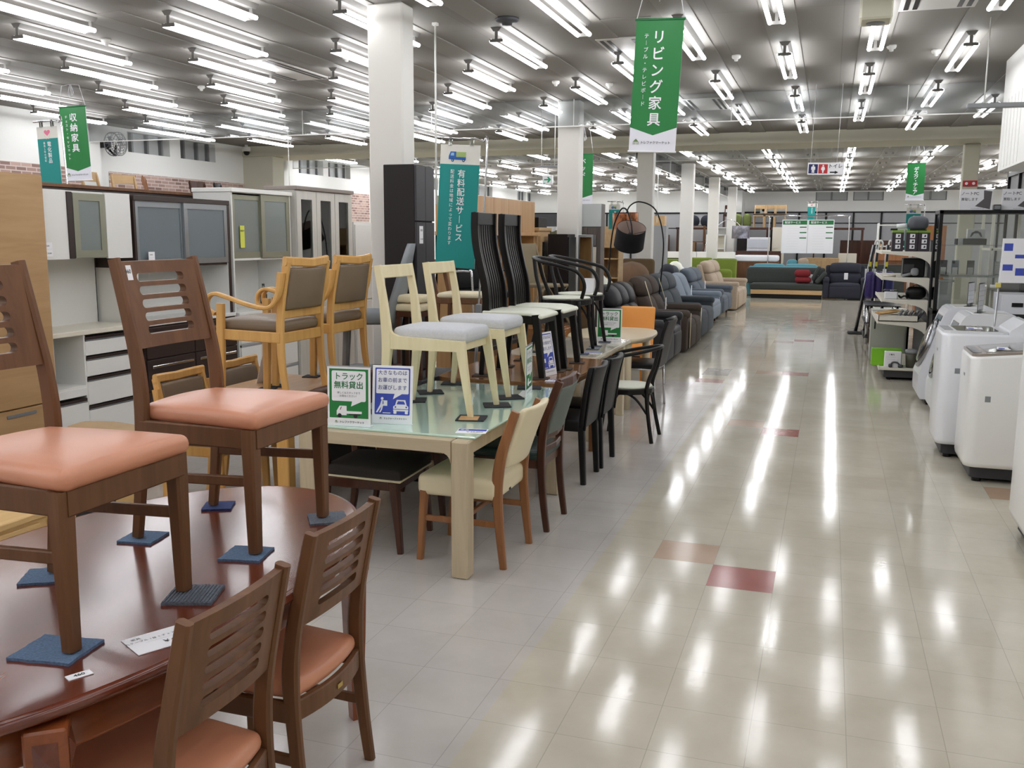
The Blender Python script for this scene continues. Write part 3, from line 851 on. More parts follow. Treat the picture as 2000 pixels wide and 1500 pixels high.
def carry_sign(label, loc, rz, tilt=10):
    w, h = .216, .30
    t = thing('counter_sign', label, 'sign', loc, rz); t.rotation_euler = (R(-tilt), 0, R(rz))
    MB().box(-w/2, 0, 0, w/2, .004, h, .001).build('acrylic_board', M['paper'], t)
    MB().box(-w/2, .004, 0, w/2, .055, .003).build('foot', M['paper'], t)
    g = MB(); flat(g, rrect(-.094,.048,.094,.288,.005), '-y', .0006); g.build('blue_print', M['blue'], t, norm=False)
    p = MB(); flat(p, rrect(-.087,.156,.087,.281,.006), '-y', .0010); flat(p, [(.012,.1562),(.052,.1562),(.004,.128)], '-y', .0011)
    # car from the front
    flat(p, [(.006,.068),(.006,.092),(.016,.098),(.024,.126),(.070,.126),(.078,.098),(.087,.092),(.087,.068)], '-y', .0010)
    for cx in (.016, .077): flat(p, rrect(cx-.008,.054,cx+.008,.07,.003), '-y', .0010)
    # walking figure with a carton
    flat(p, circ(-.054,.130,.0075), '-y', .0010)
    flat(p, [(-.058,.121),(-.046,.121),(-.046,.094),(-.052,.090),(-.066,.094)], '-y', .0010)
    flat(p, [(-.066,.096),(-.056,.092),(-.078,.058),(-.087,.058)], '-y', .0011)
    flat(p, [(-.058,.094),(-.048,.094),(-.053,.074),(-.062,.058),(-.069,.058),(-.060,.076)], '-y', .0012)
    flat(p, [(-.046,.093),(-.026,.093),(-.026,.121),(-.046,.121)], '-y', .0013)
    flat(p, [(-.05,.055),(-.008,.055),(-.008,.059),(-.05,.059)], '-y', .0010)
    p.build('white_print', M['paper'], t, norm=False)
    k = MB(); flat(k, [(.024,.103),(.031,.119),(.063,.119),(.070,.103)], '-y', .0014)
    for cx in (.018, .076): flat(k, circ(cx,.089,.0045), '-y', .0014)
    flat(k, [(.006,.076),(.087,.076),(.087,.079),(.006,.079)], '-y', .0014)
    flat(k, [(-.051,.117),(-.047,.117),(-.046,.102),(-.051,.100)], '-y', .0015)
    k.build('blue_detail', M['blue'], t, norm=False)
    lettering('lettering', [('大きなものは',0,.262,.0262,.012), ('お車の前まで',0,.224,.0262,.012), ('お運びします',0,.186,.0262,.012)], M['blueink'], t, '-y', .0018)
    logo(t, .028, .0115, .004, 'トレジャーファクトリー')
    return t
truck_sign('green counter sign with a small truck on the near end of the glass table', (-2.26, 4.150, GT), 5, 2)
carry_sign('blue counter sign of a carton carrier on the near end of the glass table', (-2.082, 4.275, GT), 7, 6)
truck_sign('green counter sign seen nearly edge-on at the far end of the glass table', (-1.70, 5.40, GT), 98, 0)
carry_sign('blue counter sign seen at an angle on the brown table under the tall black chairs', (-1.77, 6.09, .713), 78, 10)
truck_sign('green truck counter sign standing on the cream marble table', (-1.885, 8.42, .703), 4, 3)
def tag_sheet(x, y, z, rz, label):
    t = thing('price_sheet', label, 'price tag', (x, y, z), rz)
    MB().box(-.075, -.052, 0, .075, .052, .0015).build('paper', M['paper'], t)
    k = MB(); k.add([(-.07,.0,.0017),(.07,0,.0017),(.07,.045,.0017),(-.07,.045,.0017)], [(0,1,2,3)]); k.build('blue_band', M['blue'], t, norm=False)
    lettering('printing', [('家具',-.04,.02,.022,.02)], M['paper'], t, '+z', .0022)
    lettering('printing', [('￥39,800',.015,-.025,.024,.02)], M['ink'], t, '+z', .0022)
tag_sheet(-1.632, 4.25, GT, 12, 'blue and white price sheet at the near right corner of the glass table')
tag_sheet(-1.665, 5.90, .713, 10, 'price sheet on the brown table beside the angled blue sign')
tag_sheet(-1.81, 7.50, .703, 10, 'blue price sheet on the near end of the marble table')

# cream chairs standing on the glass table --------------------------------------
def cream_wood_chair(label, loc, rz):
    t = thing('open_back_chair', label, 'chair', loc, rz)
    for s in (-1, 1):
        y = s*.198; m_ = M['creamwood']
        MB().bar([(-.255, s*.19, 0), (-.222, y, .34), (-.222, y, .42), (-.24, y, .60), (-.272, y, .79)], .03, .042, (0,1,0), .003, [.7,1.25,1.3,1,.9]).build('back_post', m_, t)
        # curved knee between post and seat rail
        MB().prism([(-.235,.50),(-.212,.50),(-.205,.455),(-.188,.43),(-.15,.415),(.215,.40),(.215,.345),(-.235,.345)], y-.015, y+.015).build('side_rail', m_, t)
        MB().bar([(.20, y, .40), (.262, s*.205, 0)], .028, .056, (0,1,0), .003, [1,.55]).build('leg', m_, t)
    b = MB(); b.bar([(-.262, -.2, .755), (-.262, .2, .755)], .03, .07, (1,0,.12), .004)
    b.build('top_rail', M['creamwood'], t)
    MB().bar([(.195, -.19, .37), (.195, .19, .37)], .02, .05, (1,0,0), .003).build('front_rail', M['creamwood'], t)
    MB().bar([(-.222, -.19, .37), (-.222, .19, .37)], .02, .05, (1,0,0), .003).build('rear_rail', M['creamwood'], t)
    MB().cushion(-.20, -.182, .385, .232, .182, .462, .03, .012, n=6).build('seat', M['greyfab'], t)
    return t
PZ_ = GT+.0075
cream_wood_chair('cream open-backed chair with grey seat on the glass table, nearer of the pair', (-2.015, 4.75, PZ_), 0)
cream_wood_chair('cream open-backed chair on the glass table, farther of the pair', (-2.035, 5.43, PZ_), 0)
for i, (x, y, w) in enumerate(((-1.75,4.55,'near front leg of the nearer cream chair'),(-1.755,4.965,'far front leg of the nearer cream chair'),(-2.27,4.56,'near rear leg of the nearer cream chair'),(-2.27,4.95,'far rear leg of the nearer cream chair'),
        (-1.775,5.24,'near front leg of the farther cream chair'),(-1.775,5.64,'far front leg of the farther cream chair'),(-2.29,5.25,'near rear leg of the farther cream chair'),(-2.29,5.63,'far rear leg of the farther cream chair'))):
    pad(x, y, GT, .15, 12+13*i % 30, M['carpet_dark'], 'dark carpet square under the '+w)
o = MB().box(-.05,-.05,0,.05,.05,.004).build('cork_square', mat('cork', (188,150,104), .8)); o.location = (-1.752, 4.52, GT+.0072); o.rotation_euler = (0,0,R(14)); tag(o, 'tan cork square on the dark carpet pad at the near corner of the glass table', 'pad')

# chairs around the glass table -------------------------------------------------
t = thing('cream_vinyl_chair', 'cherry wood chair with cream vinyl seat and back at the corner of the glass table', 'chair', (-1.70, 4.475, 0), 180)
for s in (-1, 1):
    P = [(-.232,0),(-.212,.18),(-.196,.40),(-.21,.56),(-.25,.70),(-.285,.805)]
    MB().bar(bez([(x, s*(.215-.02*z), z) for x, z in P], 4), .028, .046, (0,1,0), .007, [(1,.75+.5*min(1,i/10)) if i < 11 else (1,1.25-.04*(i-10)) for i in range(21)]).build('back_post', M['cherry'], t)
    MB().bar([(.2, s*.205, .37), (.225, s*.21, 0)], .04, .04, (0,1,0), .006, [1,.8]).build('leg', M['cherry'], t)
    MB().bar([(-.2, s*.208, .225), (.21, s*.207, .225)], .02, .03, (0,1,0), .003).build('stretcher', M['cherry'], t)
MB().bar([(.0, -.2, .225), (.0, .2, .225)], .02, .025, (1,0,0), .003).build('cross_stretcher', M['cherry'], t)
MB().cushion(-.20, -.225, .345, .235, .225, .455, .03, .014, n=6).build('seat', M['creamvinyl'], t)
b = MB(); b.cushion(-.022, -.188, 0, .022, .188, .31, .018, 0, puffx=.004, n=8)
for i, v in enumerate(b.v):
    x, y, z = v; b.v[i] = (x-.212-.27*z+(-.03)*(1-(y/.19)**2)-.05*(z/.31)**2*.6, y, .51+z)
b.build('backrest', M['creamvinyl'], t)
MB().box(-.228, .09, .385, -.226, .115, .396).build('maker_plate', M['ink'], t)

t = thing('panel_back_chair', 'dark brown chair with green seat and grey back panel beside the glass table', 'chair', (-1.66, 5.10, 0), 180)
for s in (-1, 1):
    P = [(-.225,0),(-.2,.2),(-.188,.43),(-.205,.62),(-.25,.76),(-.29,.865)]
    MB().bar(bez([(x, s*.185, z) for x, z in P], 4), .036, .044, (0,1,0), .006, [.75+.25*min(1,i/8) for i in range(21)]).build('back_post', M['reddark'], t)
    MB().bar([(.2, s*.19, .4), (.22, s*.19, 0)], .042, .042, (0,1,0), .006, [1,.7]).build('leg', M['reddark'], t)
for (z, h, x) in ((.845,.06,-.282),(.545,.04,-.197),(.47,.035,-.19)): b = MB(); b.bar([(x, -.18, z), (x-.02, 0, z), (x, .18, z)], .026, h, (1,0,0), .004); b.build('back_rail', M['reddark'], t)
b = MB(); b.cushion(-.014, -.165, 0, .014, .165, .27, .01, 0, n=6)
for i, v in enumerate(b.v):
    x, y, z = v; b.v[i] = (x-.205-.30*z-.02*(1-(y/.17)**2), y, .555+z)
b.build('backrest', M['sagefab'], t)
MB().box(-.19, -.19, .36, .21, .19, .415, .005).build('seat_frame', M['reddark'], t)
MB().cushion(-.2, -.2, .405, .225, .2, .465, .025, .014, n=5).build('seat', M['greenvinyl'], t)

def dark_seat_chair(label, loc, rz):
    t = thing('rolled_top_chair', label, 'chair', loc, rz)
    for s in (-1, 1):
        P = [(-.25,0),(-.215,.2),(-.20,.42),(-.225,.62),(-.265,.80)]
        MB().bar(bez([(x, s*.18, z) for x, z in P], 4), .034, .046, (0,1,0), .008, [.7+.3*min(1,i/6) for i in range(17)]).build('back_post', M['reddark'], t)
        MB().bar([(.2, s*.2, .38), (.235, s*.21, 0)], .046, .046, (0,1,0), .006, [1.1,.62]).build('leg', M['reddark'], t)
    MB().lathe([(0,-.215),(.026,-.21),(.03,-.12),(.026,0),(.03,.12),(.026,.21),(0,.215)], 14).build('top_rail', M['reddark'], t).matrix_local = Matrix.Translation((-.275,0,.815)) @ Matrix.Rotation(R(90), 4, 'X')
    MB().bar([(-.235,-.17,.66),(-.25,0,.66),(-.235,.17,.66)], .016, .09, (1,0,0), .003).build('back_rail', M['reddark'], t)
    MB().box(-.2, -.2, .33, .215, .2, .385, .006).build('seat_frame', M['reddark'], t)
    MB().cushion(-.205, -.225, .385, .245, .225, .45, .02, .02, n=6, wy=lambda u: .86+.14*u).build('seat', M['darkweave'], t)
    pp = [(-.2,-.19),(.24,-.222),(.24,.222),(-.2,.19)]
    b = MB()
    for i in range(3): b.tube([(pp[i][0], pp[i][1], .39), (pp[i+1][0], pp[i+1][1], .39)], .007, 6)
    b.build('piping', M['creamvinyl'], t)
    return t
dark_seat_chair('red-brown chair with dark woven seat and cream piping under the glass table', (-2.295, 4.50, 0), 2)
dark_seat_chair('red-brown chair with dark seat on the hidden left side of the glass table, farther one', (-2.33, 5.22, 0), -3)

# oak table and oak armchairs ---------------------------------------------------
t = thing('oak_dining_table', 'light brown oak dining table carrying two oak armchairs', 'table', (-3.16, 4.99, 0))
MB().box(-.44, -.67, .665, .44, .62, .70, .006).build('tabletop', M['oaktop'], t)
b = MB(); b.box(-.38,-.6,.6,.38,-.58,.665); b.box(-.38,.54,.6,.38,.56,.665); b.box(-.38,-.6,.6,-.36,.56,.665); b.box(.36,-.6,.6,.38,.56,.665); b.build('apron', M['gold_oak'], t)
leg4(t, (-.385,.385), (-.615,.565), .665, .075, M['gold_oak'], .95)
def oak_armchair(label, loc, rz):
    t = thing('oak_armchair', label, 'chair', loc, rz); m_ = M['gold_oak']
    for s in (-1, 1):
        P = [(-.235,0),(-.205,.2),(-.198,.42),(-.215,.6),(-.255,.80)]
        MB().bar(bez([(x, s*.215, z) for x, z in P], 4), .026, .044, (0,1,0), .005, [.8+.2*min(1,i/6) for i in range(17)]).build('back_post', m_, t)
        MB().bar([(.175, s*.232, .56), (.185, s*.232, .3), (.195, s*.232, 0)], .034, .05, (0,1,0), .006, [.9,1,.85]).build('leg', m_, t)
        A = bez([(-.232,s*.243,.74),(-.212,s*.247,.62),(-.15,s*.252,.545),(-.02,s*.258,.56),(.12,s*.258,.60),(.20,s*.255,.615),(.245,s*.25,.585),(.25,s*.246,.53),(.205,s*.243,.50)], 5)
        n = len(A); MB().bar(A, .034, .024, (0,1,0), .006, [(1,.9+.9*max(0, 1-i/9)) for i in range(n)]).build('armrest', m_, t)
        MB().bar([(-.2, s*.22, .375), (.18, s*.225, .385)], .022, .06, (0,1,0), .004).build('side_rail', m_, t)
    b = MB(); R2 = [(-.25-.028*(1-(y/.22)**2), y, .79+.012*abs(y/.22)) for y in [-.23+.046*i for i in range(11)]]
    b.bar(R2, .03, .052, (1,0,0), .008); b.build('top_rail', m_, t)
    MB().bar([(-.205, -.21, .505), (-.205, .21, .505)], .022, .05, (1,0,0), .004).build('lower_rail', m_, t)
    MB().bar([(.185, -.22, .385), (.185, .22, .385)], .022, .055, (1,0,0), .004).build('front_rail', m_, t)
    MB().bar([(-.2, -.21, .372), (-.2, .21, .372)], .022, .06, (1,0,0), .004).build('rear_rail', m_, t)
    b = MB(); b.cushion(-.022, -.196, 0, .022, .196, .235, .014, 0, puffx=.010, n=6)
    for i, v in enumerate(b.v):
        x, y, z = v; b.v[i] = (x-.207-.16*z-.02*(1-(y/.2)**2), y, .53+z)
    b.build('backrest', M['taupe'], t)
    MB().cushion(-.20, -.208, .40, .225, .208, .465, .026, .026, n=6).build('seat', M['taupe'], t)
    return t
oak_armchair('oak armchair with taupe pads on the oak table, nearer of the two seen from behind', (-3.085, 4.75, .7077), 180)
oak_armchair('oak armchair with taupe pads on the oak table, farther of the two', (-3.10, 5.335, .7077), 180)
oak_armchair('oak armchair on the floor left of the oak table, nearer the white sideboard', (-3.52, 4.78, 0), 0)
oak_armchair('oak armchair on the floor left of the oak table, farther one before the black drawers', (-3.52, 5.37, 0), 0)
for (x, y, w) in ((-2.86,4.55,'near rear leg of the nearer oak armchair'),(-2.86,4.96,'far rear leg of the nearer oak armchair'),(-3.285,4.52,'near front leg of the nearer oak armchair'),(-3.285,4.98,'far front leg of the nearer oak armchair'),(-2.87,5.13,'near rear leg of the farther oak armchair'),(-2.87,5.53,'far rear leg of the farther oak armchair'),(-3.30,5.12,'near front leg of the farther oak armchair'),(-3.30,5.555,'far front leg of the farther oak armchair')):
    pad(x, y, .7002, .105, 10, M['carpet_dark'], 'dark felt square under the '+w)
t = thing('price_stand', 'white folded price stand on the oak table between the armchairs', 'price tag', (-3.42, 5.25, .7002), 85)
MB().prism([(-.06,0),(-.058,0),(.0,.2),(.058,0),(.06,0),(.001,.206),(-.001,.206)], -.08, .08, 'x').build('card', M['paper'], t)

# brown table with two tall black chairs ----------------------------------------
t = thing('brown_dining_table', 'glossy brown dining table carrying the two tall black chairs', 'table', (-2.035, 6.44, 0))
b = MB(); pr_ = rrect(-.46,-.67,.46,.66,.12,8)
b.prism(pr_, .672, .705, 'z'); b.prism([(x*.995, y*.997) for x, y in pr_], .705, .712, 'z'); b.build('tabletop', M['brownwood'], t)
b = MB(); b.box(-.36,-.56,.6,.36,-.54,.672); b.box(-.36,.54,.6,.36,.56,.672); b.box(-.36,-.56,.6,-.34,.56,.672); b.box(.34,-.56,.6,.36,.56,.672); b.build('apron', M['brownwood'], t)
leg4(t, (-.36,.36), (-.56,.56), .672, .075, M['cherry'], .8)
def tall_black_chair(label, loc, rz):
    t = thing('tall_slat_chair', label, 'chair', loc, rz); m_ = M['blackwood']
    S = bez([(-.165,.40),(-.168,.50),(-.182,.62),(-.212,.75),(-.238,.87),(-.248,.98),(-.246,1.085)], 4) if False else None
    path = bez([Vector((x, 0, z)) for x, z in ((-.165,.38),(-.166,.50),(-.180,.62),(-.212,.75),(-.238,.87),(-.248,.98),(-.246,1.09))], 4)
    for s in (-1, 1):
        MB().bar([p+Vector((0, s*.178, 0)) for p in path], .028, .05, (0,1,0), .005).build('back_post', m_, t)
        MB().bar([(-.165, s*.178, .40), (-.2, s*.178, 0)], .034, .044, (0,1,0), .004, [1,.75]).build('leg', m_, t)
        MB().bar([(.185, s*.182, .42), (.235, s*.185, 0)], .05, .05, (0,1,0), .005, [1,.82]).build('leg', m_, t)
        MB().bar([(-.17, s*.182, .385), (.19, s*.186, .385)], .03, .06, (0,1,0), .004).build('side_rail', m_, t)
    MB().bar([(-.247, -.19, 1.05), (-.247, .19, 1.05)], .024, .085, (1,0,0), .004).build('top_rail', m_, t)
    for i in range(7):
        y = -.132+.044*i
        MB().bar([p+Vector((-.004, y, 0)) for p in path[1:-1]], .02, .012, (0,1,0), .003).build('slat', m_, t)
    MB().bar([(.2, -.18, .385), (.2, .18, .385)], .03, .06, (1,0,0), .004).build('front_rail', m_, t)
    b = MB(); b.cushion(-.19, -.205, .412, .232, .205, .438, .012, .004, n=10)
    for i, v in enumerate(b.v):
        x, y, z = v
        if x > 0: b.v[i] = (x, y, z-.022*max(0, (x-.1)/.13)**2)
    b.build('seat', M['offseat'], t)
    return t
BT = .7122
tall_black_chair('tall black slat-back chair with ivory seat on the brown table, nearer of the two', (-2.01, 6.115, BT+.0075), 0)
tall_black_chair('tall black slat-back chair with ivory seat on the brown table, farther of the two', (-1.995, 6.615, BT+.0075), 0)
for (x, y, w) in ((-1.785,5.93,'near front leg of the nearer tall black chair'),(-1.78,6.31,'far front leg of the nearer tall black chair'),(-2.21,5.93,'near rear leg of the nearer tall black chair'),(-2.21,6.29,'far rear leg of the nearer tall black chair'),(-1.765,6.44,'near front leg of the farther tall black chair'),(-1.765,6.81,'far front leg of the farther tall black chair'),(-2.2,6.43,'near rear leg of the farther tall black chair'),(-2.2,6.80,'far rear leg of the farther tall black chair')):
    pad(x, y, BT, .11, 8, mat('brown_felt', (70,56,46), .9), 'brown felt square under the '+w)
def leather_chair(label, loc, rz):
    t = thing('black_leather_chair', label, 'chair', loc, rz); m_ = M['blackleather']
    for s in (-1, 1):
        MB().bar([(-.2, s*.185, .42), (-.222, s*.19, 0)], .046, .046, (0,1,0), .008, [1,.8]).build('leg', m_, t)
        MB().bar([(.195, s*.185, .40), (.215, s*.19, 0)], .046, .046, (0,1,0), .008, [1,.8]).build('leg', m_, t)
    b = MB(); b.cushion(-.022, -.21, 0, .022, .21, .42, .016, 0, n=8)
    for i, v in enumerate(b.v):
        x, y, z = v; b.v[i] = (x-.2-.05*(z/.42)-.035*(1-(y/.21)**2)*(z/.42)-.06*max(0, z/.42-.5)**2, y, .375+z+.01*(y/.21)**2)
    b.build('backrest', m_, t)
    for s in (-1, 1):
        MB().tube([(-.228-.05*(z/.42)-.06*max(0, z/.42-.5)**2, s*.205, .375+z) for z in [.42*i/8 for i in range(9)]], .007, 6).build('piping', m_, t)
    MB().cushion(-.2, -.21, .36, .225, .21, .445, .02, .008, n=5).build('seat', m_, t)
    return t
leather_chair('black leather chair with stitched back at the brown table, nearer of the two', (-1.715, 6.17, 0), 180)
leather_chair('black leather chair at the brown table, farther one beside the bentwood chair', (-1.71, 6.66, 0), 180)

# marble table, bentwood chairs -------------------------------------------------
t = thing('marble_dining_table', 'cream marble-topped dining table carrying two black bentwood chairs', 'table', (-2.12, 7.93, 0))
b = MB(); pr_ = rrect(-.395,-.71,.395,.74,.03,4)
b.prism([(x*.96, y*.98) for x, y in pr_], .668, .676, 'z'); b.prism(pr_, .676, .695, 'z'); b.prism([(x*.985, y*.99) for x, y in pr_], .695, .7025, 'z'); b.build('tabletop', M['marble'], t)
leg4(t, (-.32,.32), (-.60,.63), .668, .07, M['beigelac'], 1)
MB().box(-.3,-.58,.6,.3,.6,.668,.004).build('apron', M['beigelac'], t)
def bentwood(label, loc, rz):
    t = thing('bentwood_chair', label, 'chair', loc, rz); m_ = M['blackwood']
    hoop = bez([(.19,-.215,.45),(.215,-.235,.56),(.16,-.245,.66),(.02,-.25,.705),(-.14,-.215,.74),(-.25,-.10,.765),(-.275,0,.77),(-.25,.10,.765),(-.14,.215,.74),(.02,.25,.705),(.16,.245,.66),(.215,.235,.56),(.19,.215,.45)], 6)
    MB().tube(hoop, .0155, 8).build('bow_arm', m_, t)
    for s in (-1, 1):
        MB().tube(bez([(-.262,s*.06,.765),(-.235,s*.085,.62),(-.185,s*.12,.45),(-.20,s*.15,.25),(-.245,s*.19,0)], 5), .0165, 8).build('back_leg', m_, t)
        MB().tube(bez([(.15,s*.155,.42),(.165,s*.165,.2),(.195,s*.18,0)], 4), .0165, 8, [1]*8+[.85]).build('leg', m_, t)
        MB().tube(bez([(.168,s*.165,.22),(.1,s*.158,.345),(0,s*.15,.392),(-.1,s*.14,.345),(-.2,s*.148,.22)], 5), .010, 7).build('bent_brace', m_, t)
    MB().tube(bez([(-.2,-.148,.22),(-.19,-.08,.345),(-.185,0,.385),(-.19,.08,.345),(-.2,.148,.22)], 5), .010, 7).build('bent_brace', m_, t)
    MB().lathe([(.19,.385),(.215,.39),(.218,.43),(.205,.437)], 28, smooth=False, caps=False).build('seat_ring', m_, t)
    MB().lathe([(.205,.437),(.2,.449),(.12,.455),(0,.456)], 28).build('seat', M['offseat'], t)
    return t
MT = .7028
bentwood('black bentwood armchair with white round seat on the marble table, nearer one', (-2.07, 7.58, MT+.0075), 0)
bentwood('black bentwood armchair with white round seat on the marble table, farther one', (-2.10, 8.16, MT+.0075), 0)
bentwood('black bentwood armchair with white round seat on the floor at the marble table', (-1.535, 7.60, 0), 180)
for (x, y, w) in ((-1.875,7.40,'near front leg of the nearer bentwood chair on the marble'),(-1.875,7.76,'far front leg of the nearer bentwood chair on the marble'),(-1.905,7.98,'near front leg of the farther bentwood chair on the marble'),(-1.905,8.34,'far front leg of the farther bentwood chair on the marble'),(-2.31,7.4,'near rear leg of the nearer bentwood chair on the marble'),(-2.31,7.77,'far rear leg of the nearer bentwood chair on the marble'),(-2.345,7.98,'near rear leg of the farther bentwood chair on the marble'),(-2.345,8.35,'far rear leg of the farther bentwood chair on the marble')):
    pad(x, y, MT, .105, 6, M['carpet_grey'] if x > -2 else M['carpet_dark'], 'carpet square under the '+w)
t = thing('price_stand', 'clear price stand on the seat of the farther bentwood chair', 'price tag', (-2.0, 8.1, MT+.464), 0)
MB().prism([(-.05,0),(-.046,0),(0,.12),(.046,0),(.05,0),(.002,.126),(-.002,.126)], -.045, .045, 'x').build('card', M['paper'], t)

t = thing('beige_round_end_table', 'beige dining table with rounded end behind the marble table', 'table', (-2.05, 9.36, 0))
pl = [(.42*math.copysign(abs(cos(2*pi*i/48))**.6, cos(2*pi*i/48)), .64*math.copysign(abs(sin(2*pi*i/48))**.8, sin(2*pi*i/48))) for i in range(48)]
b = MB(); ring_loft(b, [([(x*.95, y*.97) for x, y in pl], .64), ([(x*.995, y*.996) for x, y in pl], .66), (pl, .675), ([(x*.985, y*.99) for x, y in pl], .69)]); b.build('tabletop', M['beigelac'], t)
leg4(t, (-.25,.25), (-.5,.5), .64, .085, M['beigelac'], 1, rnd=True)
t = thing('orange_chair', 'orange vinyl chair behind the beige round-ended table', 'chair', (-2.05, 10.33, 0), -90)
MB().cushion(-.24,-.2,.36,.2,.2,.46,.03,.01).build('seat', M['orange'], t)
b = MB(); b.cushion(-.035,-.2,0,.035,.2,.47,.025)
for i, v in enumerate(b.v): x, y, z = v; b.v[i] = (x-.2-.12*z/.47, y, .4+z)
b.build('backrest', M['orange'], t)
leg4(t, (-.2,.16), (-.16,.16), .37, .06, M['orange'], .8)
t = thing('black_chrome_chair', 'high-backed black chair with chrome legs beside the charcoal sofa', 'chair', (-1.72, 9.1, 0), 176)
MB().cushion(-.2,-.21,.40,.23,.21,.455,.02,.01).build('seat', M['blackleather'], t)
b = MB(); b.cushion(-.02,-.205,0,.02,.205,.46,.016)
for i, v in enumerate(b.v): x, y, z = v; b.v[i] = (x-.2-.09*(z/.46)-.06*max(0, z/.46-.75), y, .41+z)
b.build('backrest', M['blackleather'], t)
MB().tube([(-.29,-.2,.87),(-.305,0,.875),(-.29,.2,.87)], .022, 8).build('top_roll', M['blackleather'], t)
for x in (-.19, .2):
    for y in (-.19, .19): MB().tube([(x, y, .4), (x*1.12, y, 0)], .011, 8).build('leg', M['chrome'], t)
b = MB(); b.tube([(-.19,-.19,.392),(.2,-.19,.392),(.2,.19,.392),(-.19,.19,.392)], .011, 8, closed=True); b.build('seat_frame', M['chrome'], t)
# ================================================================ SIDEBOARDS ALONG THE LEFT
M['laminate'] = mat('white_laminate', (226,226,222), .38)
M['lamcream'] = mat('cream_worktop', (222,216,200), .35)
M['brownframe'] = mat('dark_brown_laminate', (44,30,26), .4)
M['frost'] = pane('frosted_grey_glass', (.66,.72,.72), .06, .5, (176,186,184), .12)
M['frostblue'] = pane('frosted_blue_grey_glass', (.64,.72,.76), .06, .55, (152,166,174), .12)
M['clear'] = pane('clear_cabinet_glass', (.86,.88,.86), .07)
M['olive'] = mat('olive_aluminium', (142,142,124), .4, .35)
M['alu'] = mat('aluminium', (150,156,160), .35, .7)
M['greywhite'] = wood('grey_washed_white', (190,188,180), (204,202,194), .5, 6)
M['taupetop'] = mat('taupe_crown', (134,124,118), .5)

def frame_rect(b, x0, x1, y0, y1, z0, z1, w):
    b.box(x0, y0, z0, x1, y0+w, z1); b.box(x0, y1-w, z0, x1, y1, z1); b.box(x0, y0+w, z0, x1, y1-w, z0+w); b.box(x0, y0+w, z1-w, x1, y1-w, z1)
def glass_door(t, x, y0, y1, z0, z1, fm, gm, w=.06, name='glass_door'):
    b = MB(); frame_rect(b, x-.02, x, y0, y1, z0, z1, w); d = b.build(name, fm, t)
    MB().box(x-.013, y0+w-.002, z0+w-.002, x-.008, y1-w+.002, z1-w+.002).build('glass', gm, d); return d
def note(t, x, y, z, w=.075, h=.1, m_=None, txt='￥29,800', name='price_card'):
    d = MB().box(x, y-w/2, z, x+.002, y+w/2, z+h).build(name, m_ or M['paper'], t)
    lettering('printing', [(txt, y, z+h*.22, w*.2, .02), ('食器棚', y-w*.1, z+h*.75, w*.16, 0), ('──────', y, z+h*.5, w*.14, 0)], M['ink'], d, '+x', x+.0026)
    return d

# tall wood cabinet
M['tanwood'] = wood('tan_wood_panel', (164,130,88), (180,146,104), .5, 5, 'y')
t = thing('tall_wardrobe', 'tall tan wood wardrobe at the left picture edge', 'wardrobe', (-5.55, 4.75, 0))
MB().box(-.3, -.75, 0, .27, .56, 2.06, .003).build('body', M['tanwood'], t)
for (y0, y1) in ((-.745,-.1),(-.095,.555)):
    d = MB().box(.272, y0, .46, .292, y1, 2.05, .002).build('door', M['tanwood'], t)
for (y0, y1) in ((-.745,-.1),(-.095,.555)):
    d = MB().box(.272, y0, .05, .292, y1, .45, .002).build('drawer', M['tanwood'], t)
    MB().box(.292, y0+.2, .40, .298, y1-.2, .42).build('handle', M['alu'], d)

# white kitchen sideboard
t = thing('kitchen_sideboard', 'white kitchen sideboard with open niche, drawers and a small glass door', 'sideboard', (-5.30, 5.80, 0))
b = MB(); b.box(-.45,-.47,.05,-.43,.47,1.97); b.box(-.45,-.47,.05,0,-.452,.9); b.box(-.45,.452,.05,0,.47,.9); b.box(-.43,-.16,.05,-.005,-.142,.9)
b.box(-.43,-.452,.05,-.005,-.16,.07); b.box(-.43,-.452,.5,-.005,-.16,.52); b.box(-.43,-.47,0,-.04,.47,.05)
b.build('body', M['laminate'], t)
MB().box(-.45,-.475,.9,.012,.475,.935,.004).build('worktop', M['lamcream'], t)
MB().box(-.02,-.452,.44,0,-.16,.50,.002).build('pull_out_board', M['laminate'], t)
dr = [(-.455,-.157,.07,.42),(-.145,.452,.74,.88),(-.145,.452,.58,.73),(-.145,.452,.36,.57),(-.145,.452,.07,.35)]
for (y0, y1, z0, z1) in dr:
    d = MB().box(-.02, y0, z0, 0, y1, z1-.032, .002).build('drawer', M['laminate'], t)
    b = MB(); b.box(-.03, y0, z1-.030, -.002, y1, z1); b.build('handle_groove', M['brownframe'], d)
    MB().box(-.003, y0+.005, z1-.028, .003, y1-.005, z1-.022).build('metal_edge', M['alu'], d)
b = MB(); b.box(-.43,-.47,1.47,-.06,.47,1.49); b.box(-.43,-.47,1.95,-.06,.47,1.97); b.box(-.43,-.47,1.49,-.06,-.452,1.95); b.box(-.43,.452,1.49,-.06,.47,1.95); b.box(-.43,-.18,1.49,-.07,-.165,1.95); b.box(-.43,.17,1.49,-.07,.185,1.95); b.box(-.43,-.165,1.71,-.1,.17,1.725)
b.build('upper_case', M['laminate'], t)
MB().box(-.06,-.47,1.465,-.04,-.20,1.97,.002).build('door', M['laminate'], t); MB().box(-.06,.195,1.465,-.04,.47,1.97,.002).build('door', M['laminate'], t)
MB().box(-.055,-.20,1.47,-.03,-.15,1.96,.002).build('edge_strip', M['brownframe'], t)
glass_door(t, -.035, -.14, .185, 1.475, 1.955, M['olive'], M['frost'], .055)
note(t, -.039, -.40, 1.49)

